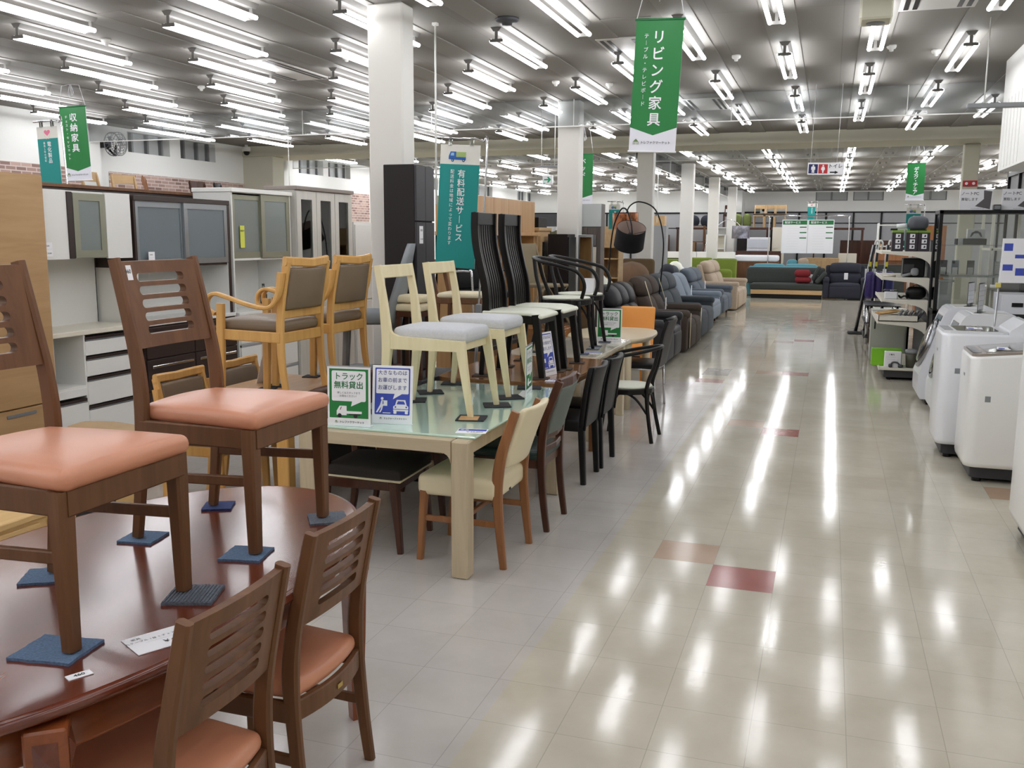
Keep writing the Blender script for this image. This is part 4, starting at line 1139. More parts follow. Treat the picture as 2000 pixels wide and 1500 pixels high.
# brown-framed sideboard with black drawers
t = thing('kitchen_sideboard', 'dark-framed kitchen sideboard with two grey sliding doors and black drawers', 'sideboard', (-5.30, 6.93, 0))
b = MB(); b.box(-.45,-.63,.05,0,.63,.9,.002); b.build('base', M['brownframe'], t)
MB().box(-.45,-.635,.9,.01,.635,.93,.003).build('worktop', M['laminate'], t)
for (y0, y1) in ((-.62,-.005),(.005,.62)):
    for (z0, z1) in ((.63,.885),(.36,.62),(.08,.35)):
        d = MB().box(0, y0, z0, .018, y1, z1, .002).build('drawer', M['brownframe'], t)
        MB().box(.018, y0+.04, z1-.07, .036, y1-.04, z1-.048, .003).build('handle', M['chrome'], d)
b = MB(); b.box(-.45,-.63,.93,-.43,.63,1.96); b.box(-.43,.61,.93,-.04,.63,1.96); b.box(-.43,-.63,.93,-.04,-.61,1.4); b.build('back_panel', M['laminate'], t)
b = MB(); b.box(-.45,-.64,1.925,-.02,.64,1.965,.002); b.box(-.44,-.64,1.38,-.03,-.615,1.93); b.box(-.44,.615,.93,-.03,.645,1.93); b.box(-.44,-.62,1.38,-.05,.62,1.40); b.build('dark_frame', M['brownframe'], t)
b = MB(); b.box(-.43,-.61,1.66,-.09,.61,1.675); b.build('shelf', M['laminate'], t)
glass_door(t, -.055, -.605, .02, 1.40, 1.925, M['alu'], M['frostblue'], .05, 'sliding_door'); glass_door(t, -.033, -.005, .615, 1.40, 1.925, M['alu'], M['frostblue'], .05, 'sliding_door')
note(t, -.03, -.45, 1.41)

# white sideboard with olive doors
t = thing('kitchen_sideboard', 'white kitchen sideboard with olive sliding glass doors and a yellow tag', 'sideboard', (-5.30, 8.12, 0))
b = MB(); b.box(-.45,-.51,0,0,.51,.88,.002); b.build('base', M['laminate'], t)
MB().box(-.45,-.515,.88,.02,.515,.92,.004).build('worktop', M['laminate'], t)
for (y0, y1) in ((-.5,-.17),(-.165,.165),(.17,.5)):
    for (z0, z1) in ((.62,.86),(.33,.61),(.06,.32)):
        d = MB().box(0, y0, z0, .018, y1, z1, .002).build('drawer', M['laminate'], t); MB().box(.0005, y0, z1-.025, .0185, y1, z1-.001).build('handle_groove', M['grey'], d)
b = MB(); b.box(-.45,-.51,.92,-.43,.51,2.05); b.box(-.43,-.51,.92,-.03,-.49,2.05); b.box(-.43,.49,.92,-.03,.51,2.05); b.box(-.43,-.49,1.41,-.05,.49,1.43); b.box(-.43,-.49,1.72,-.09,.49,1.735); b.box(-.43,-.49,2.03,-.05,.49,2.05); b.build('upper_case', M['laminate'], t)
MB().box(-.46,-.52,2.05,-.005,.52,2.09,.004).build('crown', M['white'], t)
glass_door(t, -.05, -.49, .03, 1.43, 2.045, M['olive'], M['frost'], .06, 'sliding_door'); glass_door(t, -.028, -.02, .49, 1.43, 2.045, M['olive'], M['frost'], .06, 'sliding_door')
d = MB().box(-.047,-.36,1.53,-.045,-.29,1.74).build('yellow_tag', mat('tag_yellow', (214,220,84), .6), t)
lettering('printing', [('商談中',-.325,1.69,.022,.03)], M['ink'], d, '+x', -.0445)
t2 = thing('glass_bottle', 'clear glass bottle on the worktop of the yellow-tagged sideboard', 'bottle', (-5.5, 8.35, .92))
MB().lathe([(0,0),(.035,0),(.036,.13),(.014,.17),(.013,.22),(.015,.225)], 16).build('bottle_body', M['clear'], t2); MB().lathe([(0,.22),(.014,.22),(.014,.24),(0,.24)], 12).build('cap', M['darkgrey'], t2)

# grey-white cabinet with three glass doors
t = thing('display_cabinet', 'grey-white display cabinet with three narrow glass doors and taupe top', 'cabinet', (-5.27, 9.26, 0))
b = MB(); b.box(-.36,-.6,0,-.34,.6,2.12); b.box(-.34,-.6,0,-.02,-.58,2.12); b.box(-.34,.58,0,-.02,.6,2.12); b.box(-.34,-.58,0,-.02,.58,1.1); b.box(-.34,-.58,2.09,-.02,.58,2.12)
for z in (1.36, 1.62, 1.87): b.box(-.34,-.58,z,-.04,.58,z+.014)
b.build('carcase', M['greywhite'], t)
MB().box(-.38,-.62,2.12,.02,.62,2.16,.006).build('crown', M['taupetop'], t)
for i in range(3):
    y0 = -.6+.4*i+.004; d = glass_door(t, 0, y0, y0+.392, 1.12, 2.11, M['greywhite'], M['clear'], .085, 'glass_door')
    yh = y0+.345 if i == 0 else y0+.045
    hb = MB(); hb.bar([(.012, yh, 1.22),(.02, yh, 1.3),(.012, yh, 1.38)], .016, .01, (0,1,0), .003)
    for zz in (1.22, 1.38): hb.box(.0, yh-.016, zz-.006, .012, yh+.016, zz+.006)
    hb.build('handle', M['steel'], d)
    d2 = MB().box(-.02, y0, .06, 0, y0+.392, 1.1, .002).build('lower_door', M['greywhite'], t)
note(t, .002, -.52, 1.06, .09, .16)
def simple_box(name, label, cat, x0, y0, z0, x1, y1, z1, m_, part='body', c=.003, group=None):
    t = thing(name, label, cat, ((x0+x1)/2, (y0+y1)/2, z0), 0, group); dx, dy, dz = (x1-x0)/2, (y1-y0)/2, z1-z0
    MB().box(-dx, -dy, 0, dx, dy, dz, c).build(part, m_, t); return t
for (y, z, m_, n, lab) in ((-.44,1.125,'navy','storage_tin','small violet box behind the left pane of the grey-white display cabinet'),(.28,1.125,'white','mug','white mug behind the right pane of the grey-white display cabinet')):
    if n == 'mug':
        q = thing(n, lab, 'mug', (-5.42, 9.26+y+.12, z)); MB().lathe([(0,0),(.038,0),(.042,.09),(.039,.09),(.035,.006),(0,.006)], 18).build('cup', M['white'], q); MB().tube(bez([(0,.04,.075),(0,.068,.06),(0,.066,.03),(0,.038,.018)], 4), .005, 6).build('handle', M['white'], q)
    else:
        q = thing(n, lab, 'box', (-5.42, 9.26+y, z)); MB().box(-.06,-.07,0,.06,.07,.11,.004).build('tin', mat('violet', (96,70,120), .5), q); MB().box(-.063,-.073,.11,.063,.073,.125,.003).build('lid', M['paper'], q)
t = simple_box('white_cabinet', 'plain white cabinet end beyond the three-door display cabinet', 'cabinet', -5.75, 9.95, 0, -5.3, 10.42, 1.81, M['laminate'])
MB().box(.225, -.23, .9, .243, .23, 1.78, .002).build('door', M['laminate'], t); MB().box(.225, -.23, .06, .243, .23, .88, .002).build('door', M['laminate'], t)
t = simple_box('brown_bookcase', 'brown wood bookcase beside the plain white cabinet', 'bookcase', -5.75, 10.45, 0, -5.3, 11.0, 1.80, M['walnut'])
MB().box(.225, -.26, .06, .24, .26, 1.50, .002).build('door', M['walnut'], t); MB().box(.225, -.26, 1.52, .24, .26, 1.78, .002).build('top_door', M['reddark'], t)
# dark wooden cabinet tops behind the sideboards
t = simple_box('dark_cupboard', 'dark brown cupboard standing behind the white sideboards', 'cupboard', -6.32, 5.9, 0, -5.86, 8.1, 2.02, M['brownframe'])
MB().box(-.25, -1.13, 2.02, .25, 1.13, 2.05, .004).build('top', M['walnut'], t); MB().box(.23, -1.05, .05, .248, -.01, 1.98, .002).build('door', M['brownframe'], t); MB().box(.23, .01, .05, .248, 1.05, 1.98, .002).build('door', M['brownframe'], t)
# storage rack with chairs on top against the brick wall
t = thing('storage_rack', 'long dark storage rack against the brick papered wall', 'rack', (-9.45, 11.0, 0))
for z in (.1, .6, 1.15, 1.71): MB().box(-.4, -2.4, z, .4, 4.0, z+.04).build('shelf', M['brownframe'], t)
for y in (-2.38, -.2, 1.9, 3.98):
    for x in (-.38, .38): MB().box(x-.02, y-.02, 0, x+.02, y+.02, 1.70).build('upright', M['black'], t)
def rack_chair(label, loc, rz, m_, sm):
    t = thing('stored_chair', label, 'chair', loc, rz)
    for s in (-1, 1):
        MB().bar([(-.2, s*.18, 0), (-.19, s*.18, .40), (-.26, s*.18, .72)], .03, .035, (0,1,0), .003).build('back_post', m_, t)
        MB().bar([(.19, s*.18, .40), (.2, s*.18, 0)], .035, .035, (0,1,0), .003).build('leg', m_, t)
    MB().bar([(-.258,-.19,.68),(-.275,0,.68),(-.258,.19,.68)], .02, .13, (1,0,0), .003).build('top_rail', m_, t)
    MB().box(-.2,-.2,.36,.21,.2,.41,.006).build('seat_frame', m_, t); MB().cushion(-.2,-.2,.41,.22,.2,.455,.02,.01, n=3).build('seat', sm, t)
    return t
rack_chair('dark stored chair on the rack top above the tan wardrobe', (-9.35, 8.95, 1.751), 20, M['reddark'], M['blackleather'])
for i, (y, m_, w) in enumerate(((10.6,'oakz','first oak-coloured chair stored on the rack, just right of the white wall edge'),(11.15,'oakz','second oak-coloured chair stored on the rack top'),(11.75,'cherry','reddish chair stored on the rack top between oak and dark ones'),(12.9,'reddark','dark chair stored on the rack top below the first window'),(13.5,'blackwood','black chair stored on the rack top below the second window'))):
    rack_chair(w, (-9.4, y, 1.751), [10,-15,35,0,20][i], M[m_], M['taupe'])
simple_box('black_cushion_block', 'black upholstered block on the rack behind the teal flag', 'stool', -9.6, 9.25, 1.751, -9.2, 9.75, 2.2, M['blackleather'], 'seat', .03)

# ================================================================ MIDDLE: BLACK SIDEBOARD, DARK CABINET
t = thing('black_sideboard', 'low black sideboard behind the glass table carrying a dark brown cabinet', 'sideboard', (-2.94, 5.955, 0))
MB().box(-.41,-.30,.06,.41,.32,.66,.004).build('body', M['black'], t); MB().box(-.42,-.31,.66,.42,.33,.70,.004).build('top', M['darkgrey'], t)
for i in range(2): d = MB().box(-.40+.405*i,-.318,.09,-.005+.405*i,-.30,.64,.002).build('door', M['black'], t); MB().box(-.22+.405*i,-.324,.36,-.19+.405*i,-.318,.46).build('handle', M['chrome'], d)
for x in (-.36, .36):
    for y in (-.25, .27): MB().box(x-.03, y-.03, 0, x+.03, y+.03, .06).build('foot', M['black'], t)
M['espresso'] = mat('espresso_laminate', (26,19,19), .5, spec=.3)
M['graphite'] = mat('graphite_door', (52,50,54), .45, spec=.35)
t = thing('shoe_cabinet', 'tall dark brown cabinet with graphite doors in front of the first white pillar', 'cabinet', (-2.82, 6.125, .70))
MB().box(-.125,-.155,0,.105,.155,1.435,.003).build('body', M['espresso'], t)
for (y0, y1) in ((-.153,-.002),(.002,.153)):
    MB().box(.106, y0, 1.055, .122, y1, 1.425, .002).build('upper_door', M['graphite'], t)
    MB().box(.106, y0, .40, .122, y1, 1.045, .002).build('door', M['graphite'], t)
    MB().box(.106, y0, .02, .122, y1, .39, .002).build('lower_door', M['graphite'], t)
d = MB().box(.122, -.11, .90, .124, -.05, 1.02).build('price_card', M['paper'], t); lettering('printing', [('収納',-.08,.99,.018,.01),('￥19,800',-.08,.93,.013,.02)], M['ink'], d, '+x', .1246)
# grey felt shell chair on the sideboard
t = thing('shell_chair', 'grey felt shell chair standing on the black sideboard', 'chair', (-2.98, 5.775, .7005), 203)
b = MB(); n = 18; rows_ = []
for j in range(15):
    v = j/14; z = .34+.56*v; wv = .255*(1-.10*(2*v-.5)**2)*(1 if v < .72 else sqrt(max(0, 1-((v-.72)/.29)**2))) if v > .1 else .2+.45*v
    ring = []
    for i in range(n+1):
        u = -1+2*i/n; y = wv*u; x = -.20-.10*v+.10*(abs(u)**2.4)*(1-v*.75)
        ring.append((x, y, z))
    rows_.append(ring)
vs = [p for r in rows_ for p in r]; k = n+1
fs = [(j*k+i, j*k+i+1, (j+1)*k+i+1, (j+1)*k+i) for j in range(14) for i in range(n)]
o = len(vs); vs2 = [(x-.03, y*1.0, z) for (x, y, z) in vs]; fs2 = [tuple(o+i for i in f) for f in fs]
rim = [j*k for j in range(15)]+[14*k+i for i in range(1, k)]+[j*k+n for j in range(13, -1, -1)]+[i for i in range(n-1, 0, -1)]
fs3 = [(rim[i], rim[(i+1) % len(rim)], o+rim[(i+1) % len(rim)], o+rim[i]) for i in range(len(rim))]
b.add(vs+vs2, fs+fs2+fs3, True); b.build('shell_back', M['shellgrey'], t)
MB().cushion(-.21,-.175,.36,.2,.175,.44,.035,.02,n=5).build('seat', M['shellgrey'], t)
for x in (-.17, .14):
    for y in (-.11, .11): MB().tube([(x, y, .37), (x*1.15, y*1.1, 0)], .019, 8, [1,.7]).build('leg', M['grey'], t)
t = thing('wooden_stool', 'small dark wooden stool on the black sideboard under cream cushions', 'stool', (-2.625, 5.742, .7005))
MB().box(-.09,-.085,.42,.09,.085,.455,.004).build('seat', M['reddark'], t)
for x in (-.075, .075):
    for y in (-.065, .065): MB().box(x-.013, y-.013, 0, x+.013, y+.013, .42).build('leg', M['reddark'], t)
MB().box(-.075,-.07,.2,.075,-.06,.22).build('stretcher', M['reddark'], t)
M['creamcush'] = mat('cream_cushion', (222,210,180), .85, var=.05)
for i in range(2):
    o = MB().cushion(-.10,-.09,0,.10,.09,.05,.02,.006,n=4).build('seat_cushion', M['creamcush']); o.location = (-2.625, 5.742, 1.1565+.0575*i); tag(o, ['lower','upper'][i]+' of two cream seat cushions stacked behind the cream chair', 'cushion')

# second dark table with mixed chairs
t = thing('dark_side_table', 'dark table behind the teal banner, loaded with mixed chairs', 'table', (-3.16, 8.15, 0))
MB().box(-.4,-.55,.66,.4,.55,.70,.004).build('tabletop', M['espresso'], t); leg4(t, (-.35,.35), (-.5,.5), .66, .06, M['espresso'])
t = rack_chair('dark brown chair on the dark table half hidden by the teal banner', (-3.1, 7.88, .7005), 5, M['walnut'], M['creamcush'])
t = thing('black_office_chair', 'black padded chair with chrome arms right of the teal banner', 'chair', (-3.1, 8.38, .7005), -40)
MB().cushion(-.2,-.2,.38,.2,.2,.45,.03,.01).build('seat', M['black'], t)
b = MB(); b.cushion(-.03,-.19,0,.03,.19,.48,.03)
for i, v in enumerate(b.v): x, y, z = v; b.v[i] = (x-.2-.1*z, y, .44+z)
b.build('backrest', M['black'], t)
for s in (-1, 1):
    MB().tube(bez([(-.2,s*.21,.62),(.1,s*.22,.63),(.17,s*.22,.58),(.2,s*.21,0)],4), .011, 7).build('chrome_arm', M['chrome'], t)
    MB().tube([(-.2,s*.2,.62),(-.22,s*.2,0)], .011, 7).build('leg', M['chrome'], t)
# khaki folding chair on a low cabinet
M['khaki'] = mat('khaki_canvas', (128,116,92), .8)
t = simple_box('brown_chest', 'low brown chest behind the bentwood chairs under the khaki chair', 'chest', -3.02, 8.95, 0, -2.56, 9.75, .74, M['brownwood'])
for i in range(3):
    d = MB().box(.23, -.38, .04+.23*i, .245, .38, .25+.23*i, .003).build('drawer', M['brownwood'], t); MB().box(.245, -.06, .15+.23*i, .255, .06, .165+.23*i).build('handle', M['black'], d)
t = thing('folding_chair', 'khaki folding chair with a white price sheet behind the bentwood chairs', 'chair', (-2.80, 9.35, .7405), -18)
b = MB(); b.cushion(-.012,-.22,0,.012,.22,.42,.01)
for i, v in enumerate(b.v): x, y, z = v; b.v[i] = (x-.2-.16*z, y, .42+z)
b.build('backrest', M['khaki'], t); MB().cushion(-.2,-.21,.4,.18,.21,.43,.01).build('seat', M['khaki'], t)
for s in (-1, 1): MB().tube([(-.27,s*.225,.84),(-.12,s*.225,.42),(.2,s*.225,0)], .012, 7).build('leg', M['khaki'], t); MB().tube([(.16,s*.2,.40),(-.2,s*.2,0)], .012, 7).build('leg', M['khaki'], t)
d = MB().box(-.212,-.15,.60,-.2085,.14,.80); d.X = None; d = d.build('price_sheet', M['paper'], t); d.matrix_local = Matrix.Translation((.02,0,.0)) @ Matrix.Rotation(R(-9), 4, 'Y')
M['wideoak'] = wood('wide_oak', (170,128,80), (188,148,100), .42, 4, 'z')
t = thing('oak_wall_unit', 'wide light oak wall unit with overhead cabinets behind the tall black chairs', 'cabinet', (-3.3, 9.7, 0))
b = MB(); b.box(-.45,-.95,0,0,.95,.55); b.box(-.45,-.95,.55,-.43,.95,1.66); b.box(-.45,-.95,.55,0,-.91,1.66); b.box(-.45,.91,.55,0,.95,1.66); b.box(-.43,-.2,.55,-.02,-.16,1.66); b.build('carcase', M['wideoak'], t)
MB().box(-.45,-.97,1.66,.04,.97,1.70,.004).build('ledge', M['wideoak'], t)
for i in range(4): MB().box(-.45,-.95+.475*i+.003,1.70,.0,-.95+.475*(i+1)-.003,2.05,.002).build('upper_door', M['wideoak'], t)
d = MB().box(.0,-.62,1.71,.003,-.5,1.83).build('price_card', M['paper'], t)
t = thing('television', 'black television inside the oak wall unit', 'television', (-3.5, 9.35, .55)); MB().box(-.02,-.36,.08,.02,.36,.55,.006).build('screen', M['black'], t); MB().box(-.1,-.15,0,.1,.15,.02).build('stand', M['black'], t); MB().box(-.02,-.03,.02,.01,.03,.09).build('neck', M['black'], t)
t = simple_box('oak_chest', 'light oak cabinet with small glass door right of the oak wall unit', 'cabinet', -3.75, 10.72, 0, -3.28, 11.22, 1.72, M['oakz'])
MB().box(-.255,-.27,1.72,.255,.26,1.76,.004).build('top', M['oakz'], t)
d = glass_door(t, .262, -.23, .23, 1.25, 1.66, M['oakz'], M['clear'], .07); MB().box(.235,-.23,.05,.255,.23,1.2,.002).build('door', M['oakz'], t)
o = simple_box('black_box', 'black box on top of the light oak cabinet', 'box', -3.6, 10.8, 1.7605, -3.3, 11.15, 1.88, M['black'])
t = simple_box('dark_brown_cabinet', 'very dark brown cabinet hiding the foot of the second pillar', 'cabinet', -3.19, 10.83, 0, -2.95, 11.18, 1.685, M['espresso'])
MB().box(.12,-.165,.05,.135,.165,1.65,.002).build('door', M['black'], t)
t = thing('standing_mirror', 'narrow standing mirror beside the very dark brown cabinet', 'mirror', (-2.80, 11.12, 0), 0)
MB().box(-.09,-.012,.03,.09,.012,1.68,.003).build('frame', M['steel'], t); MB().box(-.075,-.0135,.06,.075,-.012,1.65).build('mirror_glass', mat('mirror', (200,205,205), .03, 1), t); MB().box(-.12,-.1,0,.12,.1,.03).build('foot', M['steel'], t)
M['greywood'] = wood('grey_brown_wood', (74,66,62), (98,88,82), .5, 8)
t = thing('two_tone_cabinet', 'tall cabinet with pale grey doors above dark grey wood, beside the second pillar', 'cabinet', (-2.88, 11.63, 0))
MB().box(-.17,-.1,0,.17,.1,2.06,.003).build('carcase', M['greywood'], t)
MB().box(-.17,-.118,1.78,.17,-.1,2.06,.002).build('upper_door', mat('pale_grey_gloss', (190,196,196), .2), t)
for s in (-1, 1): d = MB().box(min(.002*s, .168*s),-.118,.9,max(.002*s, .168*s),-.1,1.77,.002).build('door', M['greywood'], t); MB().box(s*.10-.006,-.126,1.55,s*.10+.006,-.118,1.68).build('handle', M['alu'], d)
t = simple_box('white_board', 'white cabinet panel standing in front of the two-tone cabinet', 'panel', -2.94, 11.485, 0, -2.76, 11.497, 1.53, M['lamcream'])
t = thing('oak_bookshelf', 'open oak bookshelf with four boards behind the arc lamps', 'bookshelf', (-3.05, 13.75, 0))
b = MB(); b.box(-.13,-.15,0,-.115,.15,1.77); b.box(.115,-.15,0,.13,.15,1.77); b.box(-.115,.14,0,.115,.15,1.77); b.build('side_panel', M['oakz'], t)
for z in (.05, .4, .75, 1.05, 1.33): MB().box(-.115,-.15,z,.115,.14,z+.018).build('shelf', M['oakz'], t)
MB().box(-.115,-.15,1.5,.115,.14,1.77).build('top_drawer', M['oakz'], t)
# ================================================================ SOFA ROW AND THE FAR END
M['charcoal'] = mat('charcoal_leather', (36,36,40), .5, bmp=.15, bs=220, spec=.35)
M['brownsofa'] = mat('brown_microfibre', (70,58,50), .8, var=.08, vs=30)
M['steelgrey'] = mat('dark_blue_grey_fabric', (68,74,80), .85, var=.06, vs=40)
M['lightblue'] = mat('pale_blue_grey_fabric', (122,132,144), .9, var=.05, vs=40)
M['slate'] = mat('slate_fabric', (84,92,102), .88, var=.06, vs=40)
M['beigesofa'] = mat('beige_microfibre', (164,148,130), .85, var=.06, vs=30)
M['darkgreen'] = mat('dark_grey_green_fabric', (50,54,52), .9, var=.06, vs=40)
M['tealsofa'] = mat('teal_velvet', (74,134,146), .8, sheen=.3)
M['navysofa'] = mat('navy_fabric', (34,36,48), .88)
M['lime'] = mat('lime_green_fabric', (106,124,42), .9, var=.05, vs=40)
M['redcush'] = mat('red_cushion', (112,18,28), .85)

def sofa(name, label, cat, loc, rz, W, n, m_, hb=1.0, seat=.46, arm=.62, depth=.90, nb=None, head=True, armw=.16, footm=None, piping=None, tagy=None, rnd=.07, lean=.20):
    t = thing(name, label, cat, loc, rz)
    h0 = .10 if footm else .03
    hw = W/2
    iw = hw-armw
    MB().cushion(-depth/2+.06, -hw+.02, h0, depth/2-.05, hw-.02, seat-.14, .03).build('base', m_, t)
    if footm:
        for x in (-depth/2+.12, depth/2-.12):
            for y in (-hw+.1, hw-.1): MB().lathe([(.018,0),(.028,h0+.02)], 10, (x, y, 0)).build('foot', footm, t)
    for s in (-1, 1):
        b = MB(); b.cushion(-depth/2+.05, s*hw, h0, depth/2-.03, s*iw, arm-.06, .03)
        b.cushion(-depth/2+.08, s*(hw+.005), arm-.13, depth/2-.0, s*(iw-.01), arm, .06, .0)
        b.build('arm', m_, t)
        if piping: MB().tube([(depth/2-.005, s*(iw-.004), h0+.03), (depth/2-.0, s*(iw-.004), arm-.05)], .006, 6).build('piping', piping, t)
    for i in range(n):
        y0 = -iw+2*iw/n*i; y1 = y0+2*iw/n
        b = MB(); b.cushion(-depth/2+.22, y0+.003, seat-.17, depth/2+.0, y1-.003, seat, rnd, .03)
        b.cushion(depth/2-.14, y0+.003, h0+.02, depth/2+.005, y1-.003, seat-.06, .05, puffx=.012)
        b.build('seat_cushion', m_, t)
    nb = nb or n
    for i in range(nb):
        y0 = -iw+2*iw/nb*i; y1 = y0+2*iw/nb
        b = MB()
        zs = [(seat-.05, hb-.26), (hb-.28, hb)] if head else [(seat-.05, hb)]
        for (za, zb) in zs:
            o = len(b.v); b.cushion(-.12, y0+.002, za, .1, y1-.002, zb, min(.09, (y1-y0)/3), .02, puffx=.03)
            for q in range(o, len(b.v)):
                x, y, z = b.v[q]; b.v[q] = (x-depth/2+.26-lean*(z-seat)/(hb-seat)+.0, y, z)
        b.build('back_cushion', m_, t)
        if piping: MB().tube([(-depth/2+.40-lean*(z-seat)/(hb-seat), y0 if i == 0 else y1, z) for z in (seat, (seat+hb)/2, hb-.04)], .006, 6).build('piping', piping, t)
    b = MB(); b.cushion(-.07, -hw+.05, .2, .05, hw-.05, hb-.06, .05)
    for q, (x, y, z) in enumerate(b.v): b.v[q] = (x-depth/2+.12-lean*.8*max(0, z-seat)/(hb-seat), y, z)
    b.build('back_frame', m_, t)
    if tagy is not None:
        d = MB().box(depth/2-.5+.0, tagy-.05, seat+.1, depth/2-.497, tagy+.05, seat+.28).build('price_tag', M['paper'], t)
    return t
XB = -2.36
sofa('recliner_sofa', 'charcoal leather recliner sofa, nearest of the sofa row', 'sofa', (XB-.01, 12.57, 0), 0, 1.66, 2, M['charcoal'], 1.02, nb=3)
sofa('recliner_sofa', 'brown recliner sofa with pale piping, second of the sofa row', 'sofa', (XB+.05, 14.28, 0), 0, 1.5, 2, M['brownsofa'], 1.06, piping=M['creamcush'], tagy=.2)
sofa('recliner_sofa', 'dark blue-grey recliner sofa, third of the sofa row', 'sofa', (XB, 16.15, 0), 0, 2.0, 2, M['steelgrey'], 1.04)
sofa('fabric_sofa', 'pale blue-grey sofa on wooden feet, fourth of the sofa row', 'sofa', (XB-.1, 18.3, 0), 0, 1.9, 1, M['lightblue'], .95, arm=.60, head=False, footm=M['reddark'], tagy=.1, nb=2)
sofa('fabric_sofa', 'slate grey sofa with dark arms, fifth of the sofa row', 'sofa', (XB-.1, 20.5, 0), 0, 2.0, 2, M['slate'], 1.0, footm=M['reddark'], tagy=0)
sofa('recliner_sofa', 'beige recliner sofa at the far end of the sofa row', 'sofa', (XB-.02, 23.2, 0), 0, 2.4, 2, M['beigesofa'], 1.10, arm=.66)
# sofas facing the camera at the end of the aisle
t = thing('long_sofa', 'long dark grey-green sofa with oak strip at the end of the aisle', 'sofa', (-1.10, 27.5, 0), -90)
MB().box(-.42,-.94,0,.42,.94,.12,.01).build('plinth', M['black'], t); MB().box(-.45,-.95,.12,.47,.95,.24,.004).build('oak_strip', M['oakz'], t)
MB().cushion(-.40,-.97,.24,.50,.97,.41,.05,.02).build('seat_cushion', M['darkgreen'], t)
b = MB(); b.cushion(-.1,-1.14,.38,.1,1.0,.84,.07)
for q, (x, y, z) in enumerate(b.v): b.v[q] = (x-.26-.16*(z-.4), y, z)
b.build('back_cushion', M['darkgreen'], t)
d = MB().box(-.13,.55,.50,-.126,.70,.66); d = d.build('price_tag', M['paper'], t); MB().box(-.126,.555,.40,-.122,.695,.49).build('price_tag', M['paper'], t)
def soft(name, label, cat, loc, sx, sy, sz, m_, rz=0, rx=0, ry=0, puff=.03, group=None, tagged=False):
    t = thing(name, label, cat, loc, rz, group, rx, ry)
    MB().cushion(-sx/2,-sy/2,-sz/2,sx/2,sy/2,sz/2,min(sx,sy,sz)*.48,puff,n=4).build('cover', m_, t)
    if tagged: MB().box(sx/2-.02,-.03,-.03,sx/2+.02,.03,-.028).build('paper_tag', M['paper'], t)
    return t
soft('cushion', 'upper red cushion on the long dark sofa', 'cushion', (-.69, 27.29, .695), .44, .22, .20, M['redcush'], 0, 12, 0, 0, tagged=True)
soft('cushion', 'lower red cushion on the long dark sofa', 'cushion', (-.67, 27.28, .515), .44, .24, .165, M['redcush'], 0, 0, 0, 0, tagged=True)
soft('cushion', 'dark grey cushion standing upright at the right end of the long dark sofa', 'cushion', (-.33, 27.37, .70), .12, .40, .42, M['darkgreen'], 0, 0, 25, 0, tagged=True)
soft('cushion', 'dark grey cushion leaning lowest at the right end of the long dark sofa', 'cushion', (-.20, 27.22, .59), .12, .38, .40, M['darkgreen'], 0, 0, 40, 0)
sofa('armchair_sofa', 'navy fabric sofa beside the long dark sofa at the aisle end', 'sofa', (.43, 27.45, 0), -90, 1.14, 1, M['navysofa'], .98, seat=.44, arm=.60, head=True, lean=.12, tagy=.02)
sofa('velvet_sofa', 'teal velvet sofa turned away behind the long dark sofa', 'sofa', (-1.2, 28.42, 0), 90, 2.1, 2, M['tealsofa'], .92, head=False, lean=.08)
soft('cushion', 'teal round cushion above the back of the teal sofa', 'cushion', (-1.02, 28.40, .90), .3, .16, .26, M['tealsofa'])
soft('cushion', 'cream round cushion beside the teal round cushion', 'cushion', (-.72, 28.40, .93), .3, .16, .28, M['beigesofa'])
# behind the sofa row
sofa('two_seat_sofa', 'brown sofa behind the charcoal sofa heaped with cushions', 'sofa', (-3.3, 12.7, 0), 0, 1.5, 2, M['brownsofa'], .80, head=False)
sofa('two_seat_sofa', 'brown sofa behind the brown recliner under the bean bag', 'sofa', (-3.3, 14.95, 0), 0, 1.9, 2, M['brownsofa'], .80, head=False)
soft('bean_bag', 'brown bean bag heaped behind the brown recliner', 'bean bag', (-3.02, 15.05, .86), .60, .78, .80, mat('mocha_cotton', (118,92,70), .9, var=.08), 10, 8, 0, .0)
for (x, y, z, s, m_, lab) in ((-3.05,12.5,.86,.62,'offseat','large white cushion heaped behind the charcoal sofa'),(-3.02,13.0,.84,.46,'creamcush','cream cushion between the white cushion and the bean bag'),(-3.02,12.15,.72,.36,'beigesofa','beige cushion at the near end of the heap behind the charcoal sofa')):
    soft('cushion', lab, 'cushion', (x, y, z), s*.7, s*.8, s, M[m_], 20, 15, 10, .02)
sofa('high_back_sofa', 'olive brown high-backed sofa below the black arc lamp', 'sofa', (-3.02, 15.65, 0), 90, .9, 1, mat('olive_brown_fabric', (104,84,58), .9, var=.06, vs=40), 1.28, head=False, lean=.06, depth=.6) if False else None
t = thing('high_back_sofa', 'olive brown upholstered back behind the brown recliner, below the arc lamps', 'sofa', (-3.13, 16.12, 0), -90)
M['olivefab'] = mat('olive_brown_fabric', (104,84,58), .9, var=.06, vs=40)
MB().cushion(-.05,-.29,.06,.14,.27,.45,.05).build('seat', M['olivefab'], t); MB().cushion(-.14,-.30,.3,.0,.28,1.29,.06).build('backrest', M['olivefab'], t)
for y in (-.24, .22): MB().box(.06,y-.02,0,.10,y+.02,.08).build('foot', M['reddark'], t)
t = thing('recliner_chair', 'brown recliner with pale piping rising behind the dark blue-grey sofa', 'armchair', (-3.45, 17.55, 0), 10)
MB().cushion(-.4,-.35,.05,.4,.35,.45,.06).build('seat', M['brownsofa'], t)
b = MB(); b.cushion(-.1,-.3,.4,.1,.3,1.2,.09)
for q, (x, y, z) in enumerate(b.v): b.v[q] = (x-.2-.15*z, y, z)
b.build('backrest', M['brownsofa'], t)
